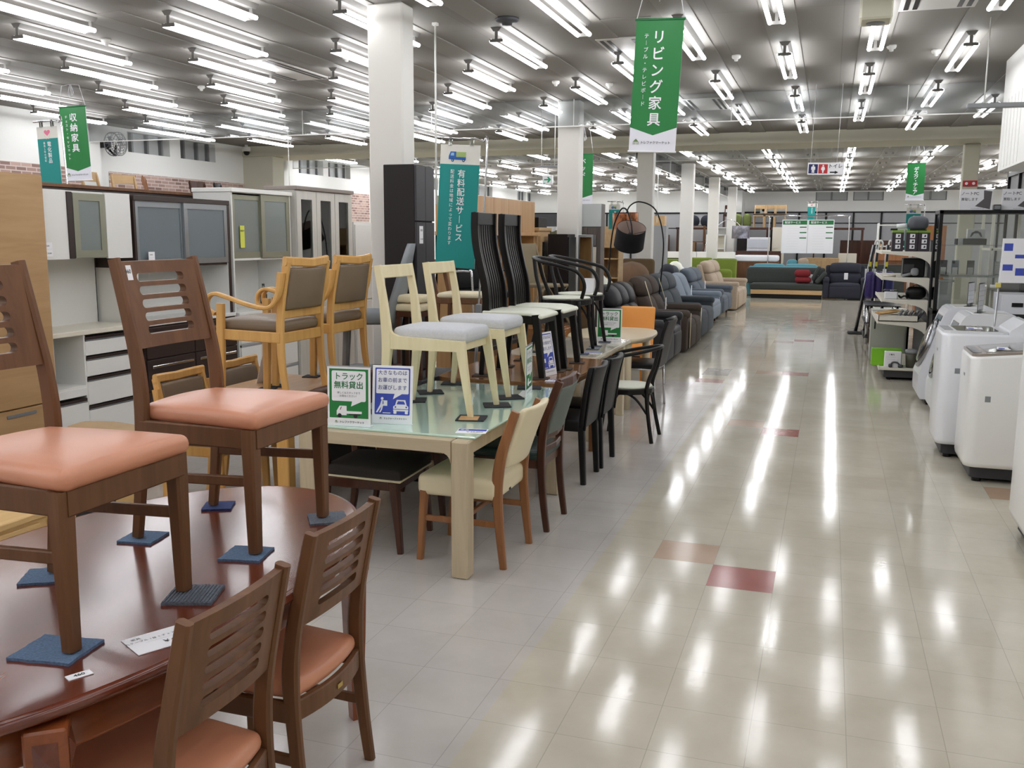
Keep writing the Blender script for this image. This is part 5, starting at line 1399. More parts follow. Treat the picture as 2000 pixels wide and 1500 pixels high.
MB().tube([(-.30,-.3,.5),(-.36,-.3,1.08),(-.4,0,1.2),(-.36,.3,1.08),(-.30,.3,.5)], .012, 6).build('piping', M['creamcush'], t)
sofa('two_seat_sofa', 'dark grey sofa behind the pale blue-grey sofa under loose cushions', 'sofa', (-3.42, 19.9, 0), 0, 2.2, 2, M['steelgrey'], .85, head=False)
for (x, y, z, s, m_, lab) in ((-3.12,19.1,.86,.5,'navysofa','navy cushion heaped behind the pale blue-grey sofa'),(-3.1,19.6,.84,.46,'steelgrey','grey cushion heaped beside the navy cushion'),(-3.12,20.1,.88,.52,'offseat','white cushion heaped in front of the green sofa'),(-3.1,20.6,.82,.42,'paper','white pillow at the end of the cushion heap by the beige recliner')):
    soft('cushion', lab, 'cushion', (x, y, z), s*.6, s*.8, s, M[m_], 15, 20, 10, .02)
t = thing('green_sofa', 'lime green three-seat sofa facing the aisle entrance behind the cushion heap', 'sofa', (-3.34, 25.75, 0), -90)
MB().cushion(-.35,-.98,.08,.4,.98,.44,.06,.02).build('seat', M['lime'], t)
for i in range(3): MB().cushion(-.36,-.98+.654*i+.005,.4,-.14,-.98+.654*(i+1)-.005,1.08+[.0,.04,.02][i],.05).build('back_cushion', M['lime'], t)
for y in (-.9, .9): MB().box(.3,y-.03,0,.36,y+.03,.1).build('foot', M['black'], t)
d = MB().box(-.13,.28,.82,-.127,.40,.98).build('price_tag', M['paper'], t)
soft('cushion', 'lime green cushion on the green sofa beside the beige recliner', 'cushion', (-2.62, 25.45, .62), .4, .16, .4, M['lime'], 10, 10)
# arc lamps
def arc_lamp(label, base, pts, shade_c, r, h, m_shade, tilt, pm, inner):
    t = thing('arc_floor_lamp', label, 'floor lamp', (base[0], base[1], 0))
    MB().lathe([(0,0),(.15,0),(.15,.025),(.03,.04),(0,.04)], 24).build('base', M['black'], t)
    P = bez([(x-base[0], y-base[1], z) for (x, y, z) in pts], 6); MB().tube(P, .011, 8).build('arc_pole', pm, t)
    s = MB().lathe([(r,0),(r*1.04,-h),(r*1.025,-h),(r*.985,0)], 36, caps=False); s = s.build('lamp_shade', m_shade, t)
    s.matrix_local = Matrix.Translation((shade_c[0]-base[0], shade_c[1]-base[1], shade_c[2])) @ Matrix.Rotation(R(tilt[0]), 4, 'X') @ Matrix.Rotation(R(tilt[1]), 4, 'Y')
    i = MB().lathe([(r*.975,-.004),(r*1.015,-h+.006)], 36, caps=False).build('shade_lining', inner, s)
    MB().lathe([(0,-.10),(.03,-.10),(.034,-.16),(.02,-.22),(0,-.23)], 16).build('lamp_holder', M['black'], s)
    for k in range(3):
        a = 2*pi*k/3; MB().tube([(0,0,-.12),(r*.98*cos(a), r*.98*sin(a), -.02)], .004, 5).build('spoke', M['black'], s)
    return t
M['copper'] = mat('copper', (214,146,112), .22, 1); M['blackfab'] = mat('black_fabric', (18,18,24), .9); M['lining'] = mat('grey_pink_lining', (176,156,148), .8)
arc_lamp('black arc floor lamp with tilted black drum shade above the sofa row', (-3.05, 13.3), [(-3.05,13.3,.03),(-3.0,13.3,1.2),(-2.95,13.28,1.75),(-2.84,13.25,2.03),(-2.74,13.2,2.03),(-2.67,13.18,1.85),(-2.645,13.17,1.68)], (-2.66, 13.17, 1.79), .205, .30, M['blackfab'], (28, 12), M['black'], M['lining'])
arc_lamp('arc floor lamp with copper drum shade just behind the black shade', (-2.6, 14.9), [(-2.6,14.9,.03),(-2.5,14.88,1.2),(-2.5,14.85,1.7),(-2.62,14.8,2.08),(-2.85,14.75,2.2),(-3.0,14.7,2.14),(-3.07,14.7,1.98)], (-3.07, 14.7, 2.03), .2, .26, M['copper'], (4, 0), M['black'], M['copper'])
arc_lamp('chrome arc floor lamp with silver striped shade in front of the far storage racks', (-3.75, 29.4), [(-3.75,29.4,.03),(-3.66,29.4,1.2),(-3.55,29.4,1.6),(-3.3,29.4,2.0),(-3.0,29.5,2.2),(-2.75,29.6,2.12),(-2.62,29.7,1.98)], (-2.62, 29.7, 2.02), .26, .38, mat('silver_stripe_shade', (168,166,178), .3, .7, var=.35, vs=14), (0, 0), M['chrome'], M['lining'])
# beds and headboards
t = thing('white_bed', 'long white bed headboards behind the lime green sofa', 'bed', (-3.76, 28.6, 0))
MB().box(-1.1,0,0,1.1,.08,1.0).build('dark_panel', M['brownframe'], t); MB().box(-1.12,-.02,1.05,-.03,.1,1.24,.006).build('headboard', M['white'], t); MB().box(-.02,-.02,1.05,1.1,.1,1.24,.006).build('headboard', M['white'], t)
MB().box(-1.1,0,1.0,1.1,.08,1.05).build('rail', M['black'], t)
t = thing('brown_bed', 'brown bed with a raised white mattress left of the service boards', 'bed', (-2.1, 29.6, 0))
MB().box(-.66,-.5,0,.66,.5,.95,.004).build('bed_frame', M['walnut'], t); MB().cushion(-.64,-.48,.95,.64,.48,1.14,.06).build('mattress', M['paper'], t); MB().box(-.68,.52,0,.68,.58,1.26,.004).build('headboard', M['reddark'], t)
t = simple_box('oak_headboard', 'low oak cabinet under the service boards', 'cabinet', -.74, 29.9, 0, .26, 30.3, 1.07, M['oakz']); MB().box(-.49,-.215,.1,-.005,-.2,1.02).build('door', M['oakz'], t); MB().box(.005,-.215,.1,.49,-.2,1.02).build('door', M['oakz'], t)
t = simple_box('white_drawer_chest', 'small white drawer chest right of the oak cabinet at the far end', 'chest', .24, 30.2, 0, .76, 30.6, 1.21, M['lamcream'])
for i in range(4): MB().box(-.25,-.215,.05+.29*i,.25,-.2,.31+.29*i).build('drawer', M['lamcream'], t)
t = simple_box('dark_long_chest', 'long dark chest behind the navy sofa', 'chest', .55, 29.0, 0, 2.05, 29.4, .92, M['darkgreen']); MB().box(-.74,-.215,.1,-.01,-.2,.85).build('door', M['darkgreen'], t); MB().box(.01,-.215,.1,.74,-.2,.85).build('door', M['darkgreen'], t)
t = simple_box('brown_dresser', 'reddish brown dresser against the grey wall panels', 'dresser', .3, 33.0, 0, 2.3, 33.5, 1.6, M['reddark'])
for i in range(3):
    for j in range(2): MB().box(-.96+.97*i-(.32*i),-.265,.1+.72*j,-.36+.97*i-(.32*i),-.25,.78+.72*j).build('drawer', M['reddark'], t)
t = simple_box('walnut_bed_frame', 'brown bed frame with posts at the right of the far end', 'bed', 1.2, 31.2, 0, 2.6, 32.2, 1.15, M['walnut']); MB().box(-.72,-.53,1.0,.72,-.5,1.2).build('rail', M['cherry'], t); MB().box(-.45,-.5,1.15,-.38,-.43,1.5).build('post', M['gold_oak'], t)
# service boards on a chrome rack
t = thing('service_board', 'left white service board with green heading on a chrome rack', 'sign', (-1.02, 29.05, 0)); MB().box(-.36,-.006,1.22,.36,.006,2.19,.003).build('board', M['paper'], t)
def board_print(t):
    g = MB(); flat(g, [(-.34,2.05),(.34,2.05),(.34,2.17),(-.34,2.17)], '-y', .008)
    for i in range(3): flat(g, [(.14,1.96-.155*i),(.33,1.96-.155*i),(.33,1.99-.155*i),(.14,1.99-.155*i)], '-y', .008)
    g.build('green_heading', M['greenink'], t, norm=False)
    lettering('heading', [('配送サービス',-.06,2.108,.075,.02)], M['paper'], t, '-y', .010)
    lettering('fine_print', [('───────────',-.05,1.94-.075*i,.03,0) for i in range(9)]+[('──────',.22,1.30,.03,0)], M['grey'], t, '-y', .010)
board_print(t)
t2 = thing('service_board', 'right white service board with green heading on a chrome rack', 'sign', (-.29, 29.05, 0)); MB().box(-.36,-.006,1.22,.36,.006,2.19,.003).build('board', M['paper'], t2); board_print(t2)
t = thing('display_rack', 'chrome tube rack holding the two white service boards', 'rack', (-.6, 29.1, 0))
MB().tube(bez([(-1.15,0,0),(-1.15,0,1.5),(-1.14,0,2.2),(-1.05,0,2.3),(0,0,2.3),(.98,0,2.3),(1.07,0,2.2),(1.08,0,1.5),(1.08,0,0)],4), .018, 8).build('tube_frame', M['chrome'], t)
for x in (-1.15, 1.08): MB().box(x-.03,-.08,0,x+.03,.08,.04).build('foot', M['chrome'], t)
for x in (-.6,-.2,.1,.5): MB().tube([(x,-.02,2.3),(x,-.03,2.18)], .005, 5).build('hook', M['steel'], t)
# storage racks against the grey panels
def open_shelf(name, label, x0, x1, y, z0, z1, m_, nsh, brace=False, depth=.3, back=None):
    t = thing(name, label, 'shelf', ((x0+x1)/2, y, z0)); dx, h = (x1-x0)/2, z1-z0
    for s in (-1, 1):
        b = MB(); b.box(s*dx-.02,-depth/2,0,s*dx+.02,depth/2,h) if back else (b.box(s*dx-.018,-depth/2,0,s*dx+.018,-depth/2+.03,h), b.box(s*dx-.018,depth/2-.03,0,s*dx+.018,depth/2,h))
        b.build('upright', m_, t)
    for i in range(nsh): z = h*i/(nsh-1); MB().box(-dx,-depth/2,z-.03 if i else 0,dx,depth/2,z if i else .03).build('shelf_board', m_, t)
    if back: MB().box(-dx,depth/2-.01,0,dx,depth/2,h).build('back_panel', back, t)
    if brace:
        b = MB(); b.bar([(-dx,depth/2,.1*h),(dx,depth/2,.6*h)], .02, .01, (0,1,0), .002); b.build('brace', m_, t); b = MB(); b.bar([(dx,depth/2-.012,.1*h),(-dx,depth/2-.012,.6*h)], .02, .01, (0,1,0), .002); b.build('brace', m_, t)
    return t
open_shelf('black_frame_rack', 'open black metal frame rack before the far left wall', -5.3, -4.42, 31.2, 0, 1.97, M['black'], 3)
open_shelf('braced_shelf', 'brown shelf with crossed braces right of the black frame rack', -4.36, -3.93, 31.4, 0, 2.05, M['walnut'], 5, True)
open_shelf('white_bookshelf', 'white bookshelf unit behind the chrome arc lamp', -3.72, -3.0, 31.8, 0, 2.0, M['white'], 7, back=M['white'])
open_shelf('white_low_shelf', 'white shelf with two openings in front of the white bookshelf', -3.82, -3.24, 31.35, 0, 1.76, M['white'], 5, back=M['lamcream'])
t = simple_box('black_cabinet', 'black cabinet between the white shelves and the plastic drawers', 'cabinet', -2.84, 31.0, 0, -2.54, 31.4, 1.64, M['black']); MB().box(-.14,-.215,.1,.14,-.2,1.6).build('door', M['espresso'], t)
t = simple_box('plastic_drawer_unit', 'translucent white plastic drawer unit left of the service boards', 'drawers', -2.5, 30.7, 0, -1.82, 31.1, 1.68, M['plastic'])
for i in range(5):
    for j in range(2): MB().box(-.32+.33*j,-.215,.06+.32*i,-.01+.33*j,-.2,.34+.32*i,.004).build('drawer', mat('frosted_plastic', (206,210,220), .3), t)
t = simple_box('cream_cabinet', 'cream cabinet right of the plastic drawer unit', 'cabinet', -1.78, 31.4, 0, -1.42, 31.8, 2.0, M['lamcream']); MB().box(-.17,-.215,.1,.17,-.2,1.3).build('door', M['lamcream'], t); MB().box(-.17,-.215,1.34,.17,-.2,1.95).build('door', M['lamcream'], t)
t = simple_box('long_top_rack', 'long dark rack against the grey panels carrying stored chairs', 'rack', -5.0, 32.3, 1.93, 1.0, 32.9, 2.0, M['reddark'], 'shelf')
for x in (-2.95, -1.5, 0, 1.5, 2.95): MB().box(x-.03,-.25,-1.93,x+.03,.25,0).build('upright', M['reddark'], t)
for i, x in enumerate((-4.45, -4.0)): o = soft('dark_cushion_block', ['left','right'][i]+' dark square cushion on the far rack between the pillars', 'cushion', (x, 32.5, 2.2), .42, .4, .36, M['navysofa'])
rack_chair('brown chair stored upright on the far rack above the white bookshelf', (-3.26, 32.6, 2.001), -90, M['reddark'], M['brownsofa'])
for i in range(2): soft('green_seat_block', ['left','right'][i]+' green padded back stored on the far rack', 'cushion', (-3.0+.31*i, 32.6, 2.22), .29, .25, .42, mat('moss', (104,116,62), .9))
for i in range(3): rack_chair(['first','middle','last'][i]+' of three oak chairs stored on the far rack left of the boards', (-2.28+.32*i, 32.6, 2.001), -90, M['oakz'], M['brownsofa'])
rack_chair('blue-seated chair stored high near the far pillars', (-4.75, 30.3, 1.80), -90, M['alu'], mat('blue_seat', (92,132,188), .6)) if False else None
t = simple_box('stored_cabinet', 'tan box on top of grey cabinet between the white pillars', 'cabinet', -4.5, 24.2, 0, -4.0, 24.6, 1.95, M['grey']); MB().box(-.24,-.215,.1,.24,-.2,1.9).build('door', M['grey'], t)
o = simple_box('carton', 'tan carton on the grey cabinet between the white pillars', 'box', -4.35, 24.25, 1.951, -4.05, 24.55, 2.2, M['oakz'])
t = thing('blue_stool', 'blue plastic seat on the grey cabinet between the white pillars', 'stool', (-4.42, 24.4, 1.951)) if False else None
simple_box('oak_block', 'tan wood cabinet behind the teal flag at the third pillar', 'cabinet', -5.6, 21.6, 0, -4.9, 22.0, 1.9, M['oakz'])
simple_box('dark_partition', 'dark partition panel left of the third white pillar', 'partition', -6.4, 20.3, 0, -4.9, 20.36, 2.15, M['darkgrey'], 'panel')
t = thing('valance_curtain', 'short olive curtain with scalloped white valance between pillar and oak unit', 'curtain', (-4.75, 16.9, 1.2))
b = MB()
pts = [(-.35+.7*i/60, .018*sin(i*.9)) for i in range(61)]
vs = [(x, y, 0) for x, y in pts]+[(x, y, .62) for x, y in pts]; b.add(vs, [(i, i+1, 62+i, 61+i) for i in range(60)], True); b.build('curtain_cloth', mat('olive_cloth', (128,124,98), .9), t)
b = MB(); vs = [(x, y-.022, .58-.035*abs(sin(i*.26))) for i, (x, y) in enumerate(pts)]+[(x, y-.022, .64) for x, y in pts]; b.add(vs, [(i, i+1, 62+i, 61+i) for i in range(60)], True); b.build('valance', M['paper'], t)
MB().tube([(-.37,-.01,.63),(.37,-.01,.63)], .01, 6).build('curtain_rod', M['white'], t)
for x in (-.37, .37): MB().tube([(x,-.01,.64),(x,-.01,-1.2)], .012, 6).build('stand_post', M['white'], t)

for (x0, x1, z, m_, lab) in ((-5.9,-5.4,1.75,'walnut','brown wardrobe against the far left grey panels'),(-4.85,-4.45,1.5,'oakz','oak wardrobe behind the black frame rack'),(-3.9,-3.5,1.85,'espresso','dark wardrobe behind the braced shelf and white bookshelf')):
    t = simple_box('far_wardrobe', lab, 'wardrobe', x0, 33.1, 0, x1, 33.55, z, M[m_])
    MB().box(-(x1-x0)/2+.01,-.24,.05,-.005,-.225,z-.04).build('door', M[m_], t); MB().box(.005,-.24,.05,(x1-x0)/2-.01,-.225,z-.04).build('door', M[m_], t)
# ================================================================ RIGHT SIDE: WASHERS, SHELF, SHOWCASE
M['appl'] = mat('appliance_white', (234,236,241), .28, coat=.35)
M['appl2'] = mat('appliance_white_warm', (236,236,234), .3, coat=.3)
M['lid'] = mat('taupe_lid', (150,140,130), .25, coat=.3)
M['lidglass'] = mat('smoked_lid_glass', (96,92,88), .08, coat=.6)
M['doorglass'] = mat('dark_porthole_glass', (30,20,20), .04, coat=1.)
M['chromering'] = mat('grey_chrome_ring', (150,152,156), .18, .9)
M['basegrey'] = mat('charcoal_base', (44,44,48), .55)
def top_washer(label, x0, y0, zt, w=.60, d=.58, lidm=None, back=.10, m_=None, txt=None, zb=.11, slope=.0):
    """front towards -X"""
    t = thing('washing_machine', label, 'washing machine', (x0, y0, 0)); m_ = m_ or M['appl']
    b = MB(); r = .075
    pl = rrect(0, 0, w, d, r, 6)
    ring_loft(b, [([(x*.985+.006, y*.985+.004) for x, y in pl], zb), (pl, zb+.03), (pl, zt-.02), ([(.006+x*.98, .006+y*.98) for x, y in pl], zt)])
    for q, (x, y, z) in enumerate(b.v):
        if z > zt-.03: b.v[q] = (x, y, z+slope*x)
    b.build('body', m_, t)
    MB().prism(rrect(.05,.04,w-.04,d-.04,.05,4), .03, zb+.005, 'z').build('base', M['basegrey'], t)
    for x in (.1, w-.1):
        for y in (.09, d-.09): MB().lathe([(.03,0),(.03,.035)], 10, (x, y, 0)).build('foot', M['black'], t)
    l = MB(); l.prism(rrect(.01,.012,w-.15,d-.012,.06,5), zt, zt+.018, 'z')
    for q, (x, y, z) in enumerate(l.v): l.v[q] = (x, y, z+slope*x)
    l.build('lid', lidm or m_, t)
    g = MB(); g.prism(rrect(.10,.07,w-.21,d-.07,.04,4), zt+.018, zt+.021, 'z')
    for q, (x, y, z) in enumerate(g.v): g.v[q] = (x, y, z+slope*x)
    g.build('lid_window', M['lidglass'], t)
    c = MB(); c.prism([(w-.15,zt),(w-.01,zt),(w-.01,zt+back),(w-.05,zt+back),(w-.14,zt+.03)], .03, d-.03)
    for q, (x, y, z) in enumerate(c.v): c.v[q] = (x, y, z+slope*x)
    c.build('control_console', m_, t)
    s = MB(); s.box(.02,.10,zt+.0185+slope*.05,.08,d-.10,zt+.0205+slope*.05); s.build('button_strip', M['grey'], t)
    e = MB(); e.box(.10,-.0015,zt-.30,.135,0,zt-.26); e.build('rating_label', M['alu'], t)
    e = MB(); e.box(-.002,d*.45,zt-.16,0,d*.55,zt-.14); e.build('badge', M['alu'], t)
    return t
def paper_on(x, y, z, w, h, rz, label):
    t = thing('price_sheet', label, 'price tag', (x, y, z), rz); MB().box(-w/2,-h/2,0,w/2,h/2,.0015).build('paper', M['paper'], t)
    k = MB(); k.add([(-w*.4,h*.05,.0018),(w*.1,h*.05,.0018),(w*.1,h*.4,.0018),(-w*.4,h*.4,.0018)], [(0,1,2,3)]); k.build('picture_print', M['blue'], t, norm=False)
    lettering('printing', [('￥39,800',0,-h*.25,h*.2,.02)], M['ink'], t, '+z', .0022)
top_washer('white washing machine nearest the camera, cut by the right picture edge', 1.045, 5.29, 1.13, m_=M['appl2'])
top_washer('white washing machine with taupe lid, second from the camera', .945, 6.93, .865, lidm=M['lid'], slope=.10, m_=M['appl2'])
top_washer('blue-white washing machine with recessed top, third from the camera', .835, 7.66, .955, d=.57, back=.10)
paper_on(1.18, 7.15, .906+.0042, .16, .11, 80, 'price sheet on the taupe-lidded washing machine')
paper_on(1.08, 7.92, .9775, .16, .11, 85, 'price sheet on the recessed-top washing machine')
def drum_washer(label, x0, y0, zt):
    t = thing('drum_washing_machine', label, 'washing machine', (x0, y0, 0)); w, d = .66, .60
    pr2 = [(.03,.06),(.005,.10),(.0,.16),(.0,.30),(.035,.40),(.165,.80),(.205,.92),(.235,zt-.02),(.27,zt),(w-.03,zt),(w,zt-.03),(w,.06)]
    MB().prism(pr2, 0, d).build('body', M['appl'], t)
    MB().box(.08,.05,.02,w-.05,d-.05,.062).build('base', M['basegrey'], t)
    for x in (.12, w-.1):
        for y in (.08, d-.08): MB().lathe([(.028,0),(.028,.025)], 10, (x, y, 0)).build('foot', M['black'], t)
    a = math.atan2(.13, .40); Mx = Matrix.Translation((.098, d/2, .60)) @ Matrix.Rotation(-R(90)+a, 4, 'Y')
    dr = MB().lathe([(.255,-.01),(.262,.012),(.255,.026),(.225,.034)], 40, caps=False).build('door_ring', M['chromering'], t); dr.matrix_local = Mx
    gl = MB().lathe([(.226,.030),(.19,.045),(.10,.055),(0,.058)], 40).build('porthole', M['doorglass'], dr)
    MB().box(.0,.06,.0,.0,.0,.0) if False else None
    c = MB(); c.X = Matrix.Translation((.186, d/2, .868)) @ Matrix.Rotation(-R(90)+math.atan2(.04,.12), 4, 'Y'); c.prism(rrect(-.03,-.2,.03,.2,.02,3), -.002, .004, 'z'); c.build('control_panel', M['doorglass'], t)
    MB().box(.30,.05,zt,.58,d-.05,zt+.004).build('top_cover', M['appl2'], t)
    return t
drum_washer('white front-loading drum washer with round dark door, nearer of the two', .955, 9.28, .985)
drum_washer('white front-loading drum washer with round dark door, farther of the two', .905, 10.12, .985)
def acr_stand(x, y, z, h, w, rz, label):
    t = thing('price_stand', label, 'price tag', (x, y, z), rz); MB().box(-w/2,-.002,0,w/2,.002,h,.0005).build('acrylic_sheet', M['clear'], t); MB().box(-w/2,-.03,-.0005,w/2,.03,.003).build('foot', M['clear'], t)
    MB().box(-w/2+.005,-.004,.03,w/2-.005,-.0022,h-.01).build('paper_insert', M['paper'], t)
    lettering('printing', [('──────',0,.06+.045*i,w*.17,0) for i in range(int((h-.08)/.045))], M['ink'], t, '-y', .0048)
acr_stand(1.33, 9.5, .990, .27, .21, 70, 'acrylic price stand seen sideways on the nearer drum washer')
acr_stand(1.36, 10.4, .990, .24, .21, 68, 'acrylic price stand seen sideways on the farther drum washer')

# gondola shelf at the aisle
M['shelfwhite'] = mat('shelf_enamel', (230,226,214), .4)
t = thing('gondola_shelf', 'cream metal gondola shelf with curved brackets at the aisle', 'shelf', (1.10, 11.8, 0))
MB().box(0,-.01,.02,.10,1.6,1.64,.004).build('back_panel', M['darkgrey'], t)
MB().box(-.42,.06,.03,0,1.6,.14,.004).build('plinth', M['darkgrey'], t)
SHZ = [(.15,.47),(.70,.52),(.955,.49),(1.21,.50),(1.51,.52)]
for i, (z, L) in enumerate(SHZ):
    s = MB().box(-L,0,z-.03,0,1.58,z-.002,.004).build('shelf_board', M['shelfwhite'], t)
    MB().box(-L-.012,.0,z-.034,-L,1.58,z+.006,.002).build('price_rail', M['shelfwhite'], s)
    if i:
        pl = [(0,z-.005),(-L,z-.005),(-L,z-.028),(-L*.55,z-.05)]+[(-L*.55+L*.55*sin(R(a)), z-.05-.13*(1-cos(R(a)))) for a in range(15, 91, 15)]
        MB().prism(pl, -.012, .0).build('end_bracket', M['shelfwhite'], t)
for (x, y) in ((-.36,.08),(-.36,1.5)): MB().lathe([(0,-.012),(.035,-.012),(.035,.012),(0,.012)], 14).build('caster', M['black'], t).matrix_local = Matrix.Translation((x, y, .035)) @ Matrix.Rotation(R(90), 4, 'X')
def gbox(label, x, y, z, group=None):
    t = thing('product_box', label, 'box', (x, y, z))
    MB().box(-.062,-.07,0,.062,.07,.215,.002).build('carton', mat('plum_black_card', (48,40,48), .45), t); MB().box(-.0625,-.0705,.215,.0625,.0705,.24,.002).build('green_top', mat('lime_card', (128,172,52), .5), t)
    p = MB()
    for i in range(3): flat(p, [(-.024,.03+.062*i),(.030,.03+.062*i),(.030,.076+.062*i),(-.024,.076+.062*i)], '-y', .0712)
    p.build('picture', M['paper'], t, norm=False)
    k = MB()
    for i in range(3): flat(k, [(-.004,.042+.062*i),(.016,.042+.062*i),(.02,.058+.062*i),(.006,.068+.062*i)], '-y', .0718)
    k.build('picture_print', M['ink'], t, norm=False)
for i, (x, w) in enumerate(((.735,'left box with green top on the top gondola shelf'),(.888,'middle box with green top on the top gondola shelf'),(1.015,'right box with green top on the top gondola shelf'))): gbox(w, x, 11.9, 1.5095)
o = thing('grey_speaker', 'rounded grey speaker on top of the green-topped boxes', 'speaker', (.945, 11.90, 1.750)); MB().cushion(-.112,-.085,0,.112,.085,.165,.07).build('housing', mat('slate_plastic', (84,88,94), .5), o); MB().cushion(-.09,-.08,-.001,.09,.08,.01,.005).build('base', M['black'], o)
o = thing('hair_dryer', 'white hair dryer lying on the left green-topped box', 'hair dryer', (.775, 11.9, 1.75)); MB().tube([(.05,0,.05),(-.06,0,.05)], .032, 12, [1,.75]).build('barrel', M['appl'], o); MB().tube([(.03,0,.04),(.06,0,.0)], .014, 8).build('handle', M['appl'], o)
o = thing('black_camera_case', 'flat black case on the left green-topped box', 'case', (.70, 11.95, 1.75)); MB().box(-.045,-.05,0,.03,.05,.022,.004).build('case_body', M['black'], o)
# shelf two
o = thing('espresso_machine', 'black coffee machine on the second gondola shelf', 'coffee machine', (.98, 12.1, 1.2095)); MB().box(-.16,-.12,0,.08,.12,.22,.012).build('body', M['black'], o); MB().box(-.15,-.125,.05,-.04,-.12,.15).build('front_recess', M['darkgrey'], o); MB().box(-.16,-.12,.22,.08,.12,.226).build('top', M['steel'], o)
o = thing('grey_massager', 'grey handheld massager lying on the second gondola shelf', 'massager', (.90, 11.88, 1.2095)); MB().cushion(.0,-.035,.02,.09,.035,.11,.035).build('head', M['grey'], o); MB().tube([(.03,0,.05),(-.09,0,.016)], .016, 8).build('handle', M['grey'], o)
o = thing('cable_bundle', 'coil of white cable on the second gondola shelf', 'cable', (.68, 11.95, 1.2095)); MB().tube([(.06*cos(a*.5)*(1+.1*sin(a)), .05*sin(a*.5), .012+.004*sin(a*1.7)) for a in range(38)], .009, 6).build('coil', M['lamcream'], o)
# shelf three
o = thing('router_box', 'small white device on the third gondola shelf', 'device', (.70, 11.9, .9545)); MB().box(-.07,-.06,0,.08,.07,.085,.012).build('housing', M['appl'], o); MB().cushion(-.08,-.05,.085,.075,.06,.11,.012).build('plastic_wrap', M['clear'], o)
o = thing('black_round_bag', 'black rounded case on the third gondola shelf', 'case', (.975, 11.93, .9545)); MB().cushion(-.115,-.08,0,.115,.08,.15,.075).build('case_body', M['black'], o); MB().tube(bez([(-.04,-.02,.145),(-.02,-.02,.165),(.02,-.02,.165),(.04,-.02,.145)],4), .006, 6).build('handle', M['darkgrey'], o)
o = thing('black_cables', 'tangle of black cable beside the white device', 'cable', (.835, 11.88, .9545)); MB().tube([(.045*cos(a*.6)+.01*cos(a*2), .04*sin(a*.55), .012+.03*abs(sin(a*.9))) for a in range(34)], .007, 6).build('coil', M['black'], o)
# shelf four: tray of cases
o = thing('wire_tray', 'white tray holding dark plastic cases on the fourth gondola shelf', 'tray', (.80, 11.90, .6995))
b = MB(); b.box(-.22,-.12,0,.21,.14,.008); b.box(-.22,-.12,0,-.212,.14,.07); b.box(.202,-.12,0,.21,.14,.07); b.box(-.22,-.12,0,.21,-.112,.07); b.box(-.22,.132,0,.21,.14,.07); b.build('tray_body', M['shelfwhite'], o)
for i in range(5):
    c = thing('disc_case', ['first','second','third','fourth','last'][i]+' of five dark plastic cases leaning in the white tray', 'case', (.775+.056*i, 11.90, .7085)); c.rotation_euler = (0, R(32), 0); MB().box(-.006,-.10,0,.006,.10,.14,.002).build('case_shell', mat('dark_blue_plastic', (46,48,58), .25), c); MB().box(-.0065,-.08,.02,-.006,.08,.11).build('inlay', M['grey'], c)
o = thing('envelope', 'brown envelope folder lying on the white tray', 'envelope', (.66, 11.86, .79), 20); MB().box(-.10,-.07,0,.11,.07,.012,.002).build('paper_sleeve', mat('kraft', (178,138,84), .8), o); MB().box(-.08,-.09,.012,.14,.05,.02,.002).build('flap', mat('kraft2', (196,160,104), .8), o); o.rotation_euler = (R(4), R(-8), R(20))
# bottom
o = thing('lime_box', 'lime green box on the bottom of the gondola', 'box', (.72, 12.05, .1495)); MB().box(-.18,-.06,0,.16,.1,.20,.004).build('carton', mat('lime_box_card', (122,190,30), .4), o); MB().box(-.03,-.0615,.05,.12,-.06,.16).build('printed_label', M['paper'], o)
o = thing('paper_bag', 'white printed leaflet pack in front of the lime green box', 'package', (.765, 11.905, .1495)); MB().box(-.085,-.05,0,.10,.045,.185,.004).build('pack', M['paper'], o); lettering('printing', [('ご案内',-.01,.15,.022,.03),('─────',-.01,.12,.022,0),('────',-.01,.09,.022,0)], M['ink'], o, '-y', .0512)
o = thing('grey_headset', 'dark grey headset in front of the white leaflet pack', 'headset', (.80, 11.835, .1495)); MB().tube(bez([(-.05,0,.02),(-.03,0,.06),(.02,0,.06),(.05,0,.03)],4), .010, 8).build('band', M['darkgrey'], o); MB().cushion(-.075,-.022,0,-.03,.022,.045,.018).build('ear_pad', M['darkgrey'], o); MB().cushion(.03,-.022,0,.085,.022,.04,.018).build('ear_pad', M['darkgrey'], o)
o = thing('storage_tin', 'olive bin with grey lid at the bottom of the gondola', 'bin', (.985, 11.93, .1495)); MB().lathe([(0,0),(.062,0),(.075,.17),(.06,.17)], 18).build('bin_body', mat('olive_plastic', (82,80,66), .5), o); MB().lathe([(.078,.17),(.078,.21),(0,.225)], 18).build('lid', M['grey'], o)
o = thing('grey_cabinet_panel', 'pale grey-green cabinet behind the lower gondola shelf', 'cabinet', (.79, 13.55, 0)); MB().box(-.21,0,.03,.24,.4,.70,.004).build('body', mat('grey_green', (164,168,158), .5), o); MB().box(-.19,-.012,.06,.22,0,.66).build('door', mat('grey_green2', (168,172,162), .5), o); MB().box(-.17,-.02,.45,-.155,-.012,.55).build('handle', M['black'], o)

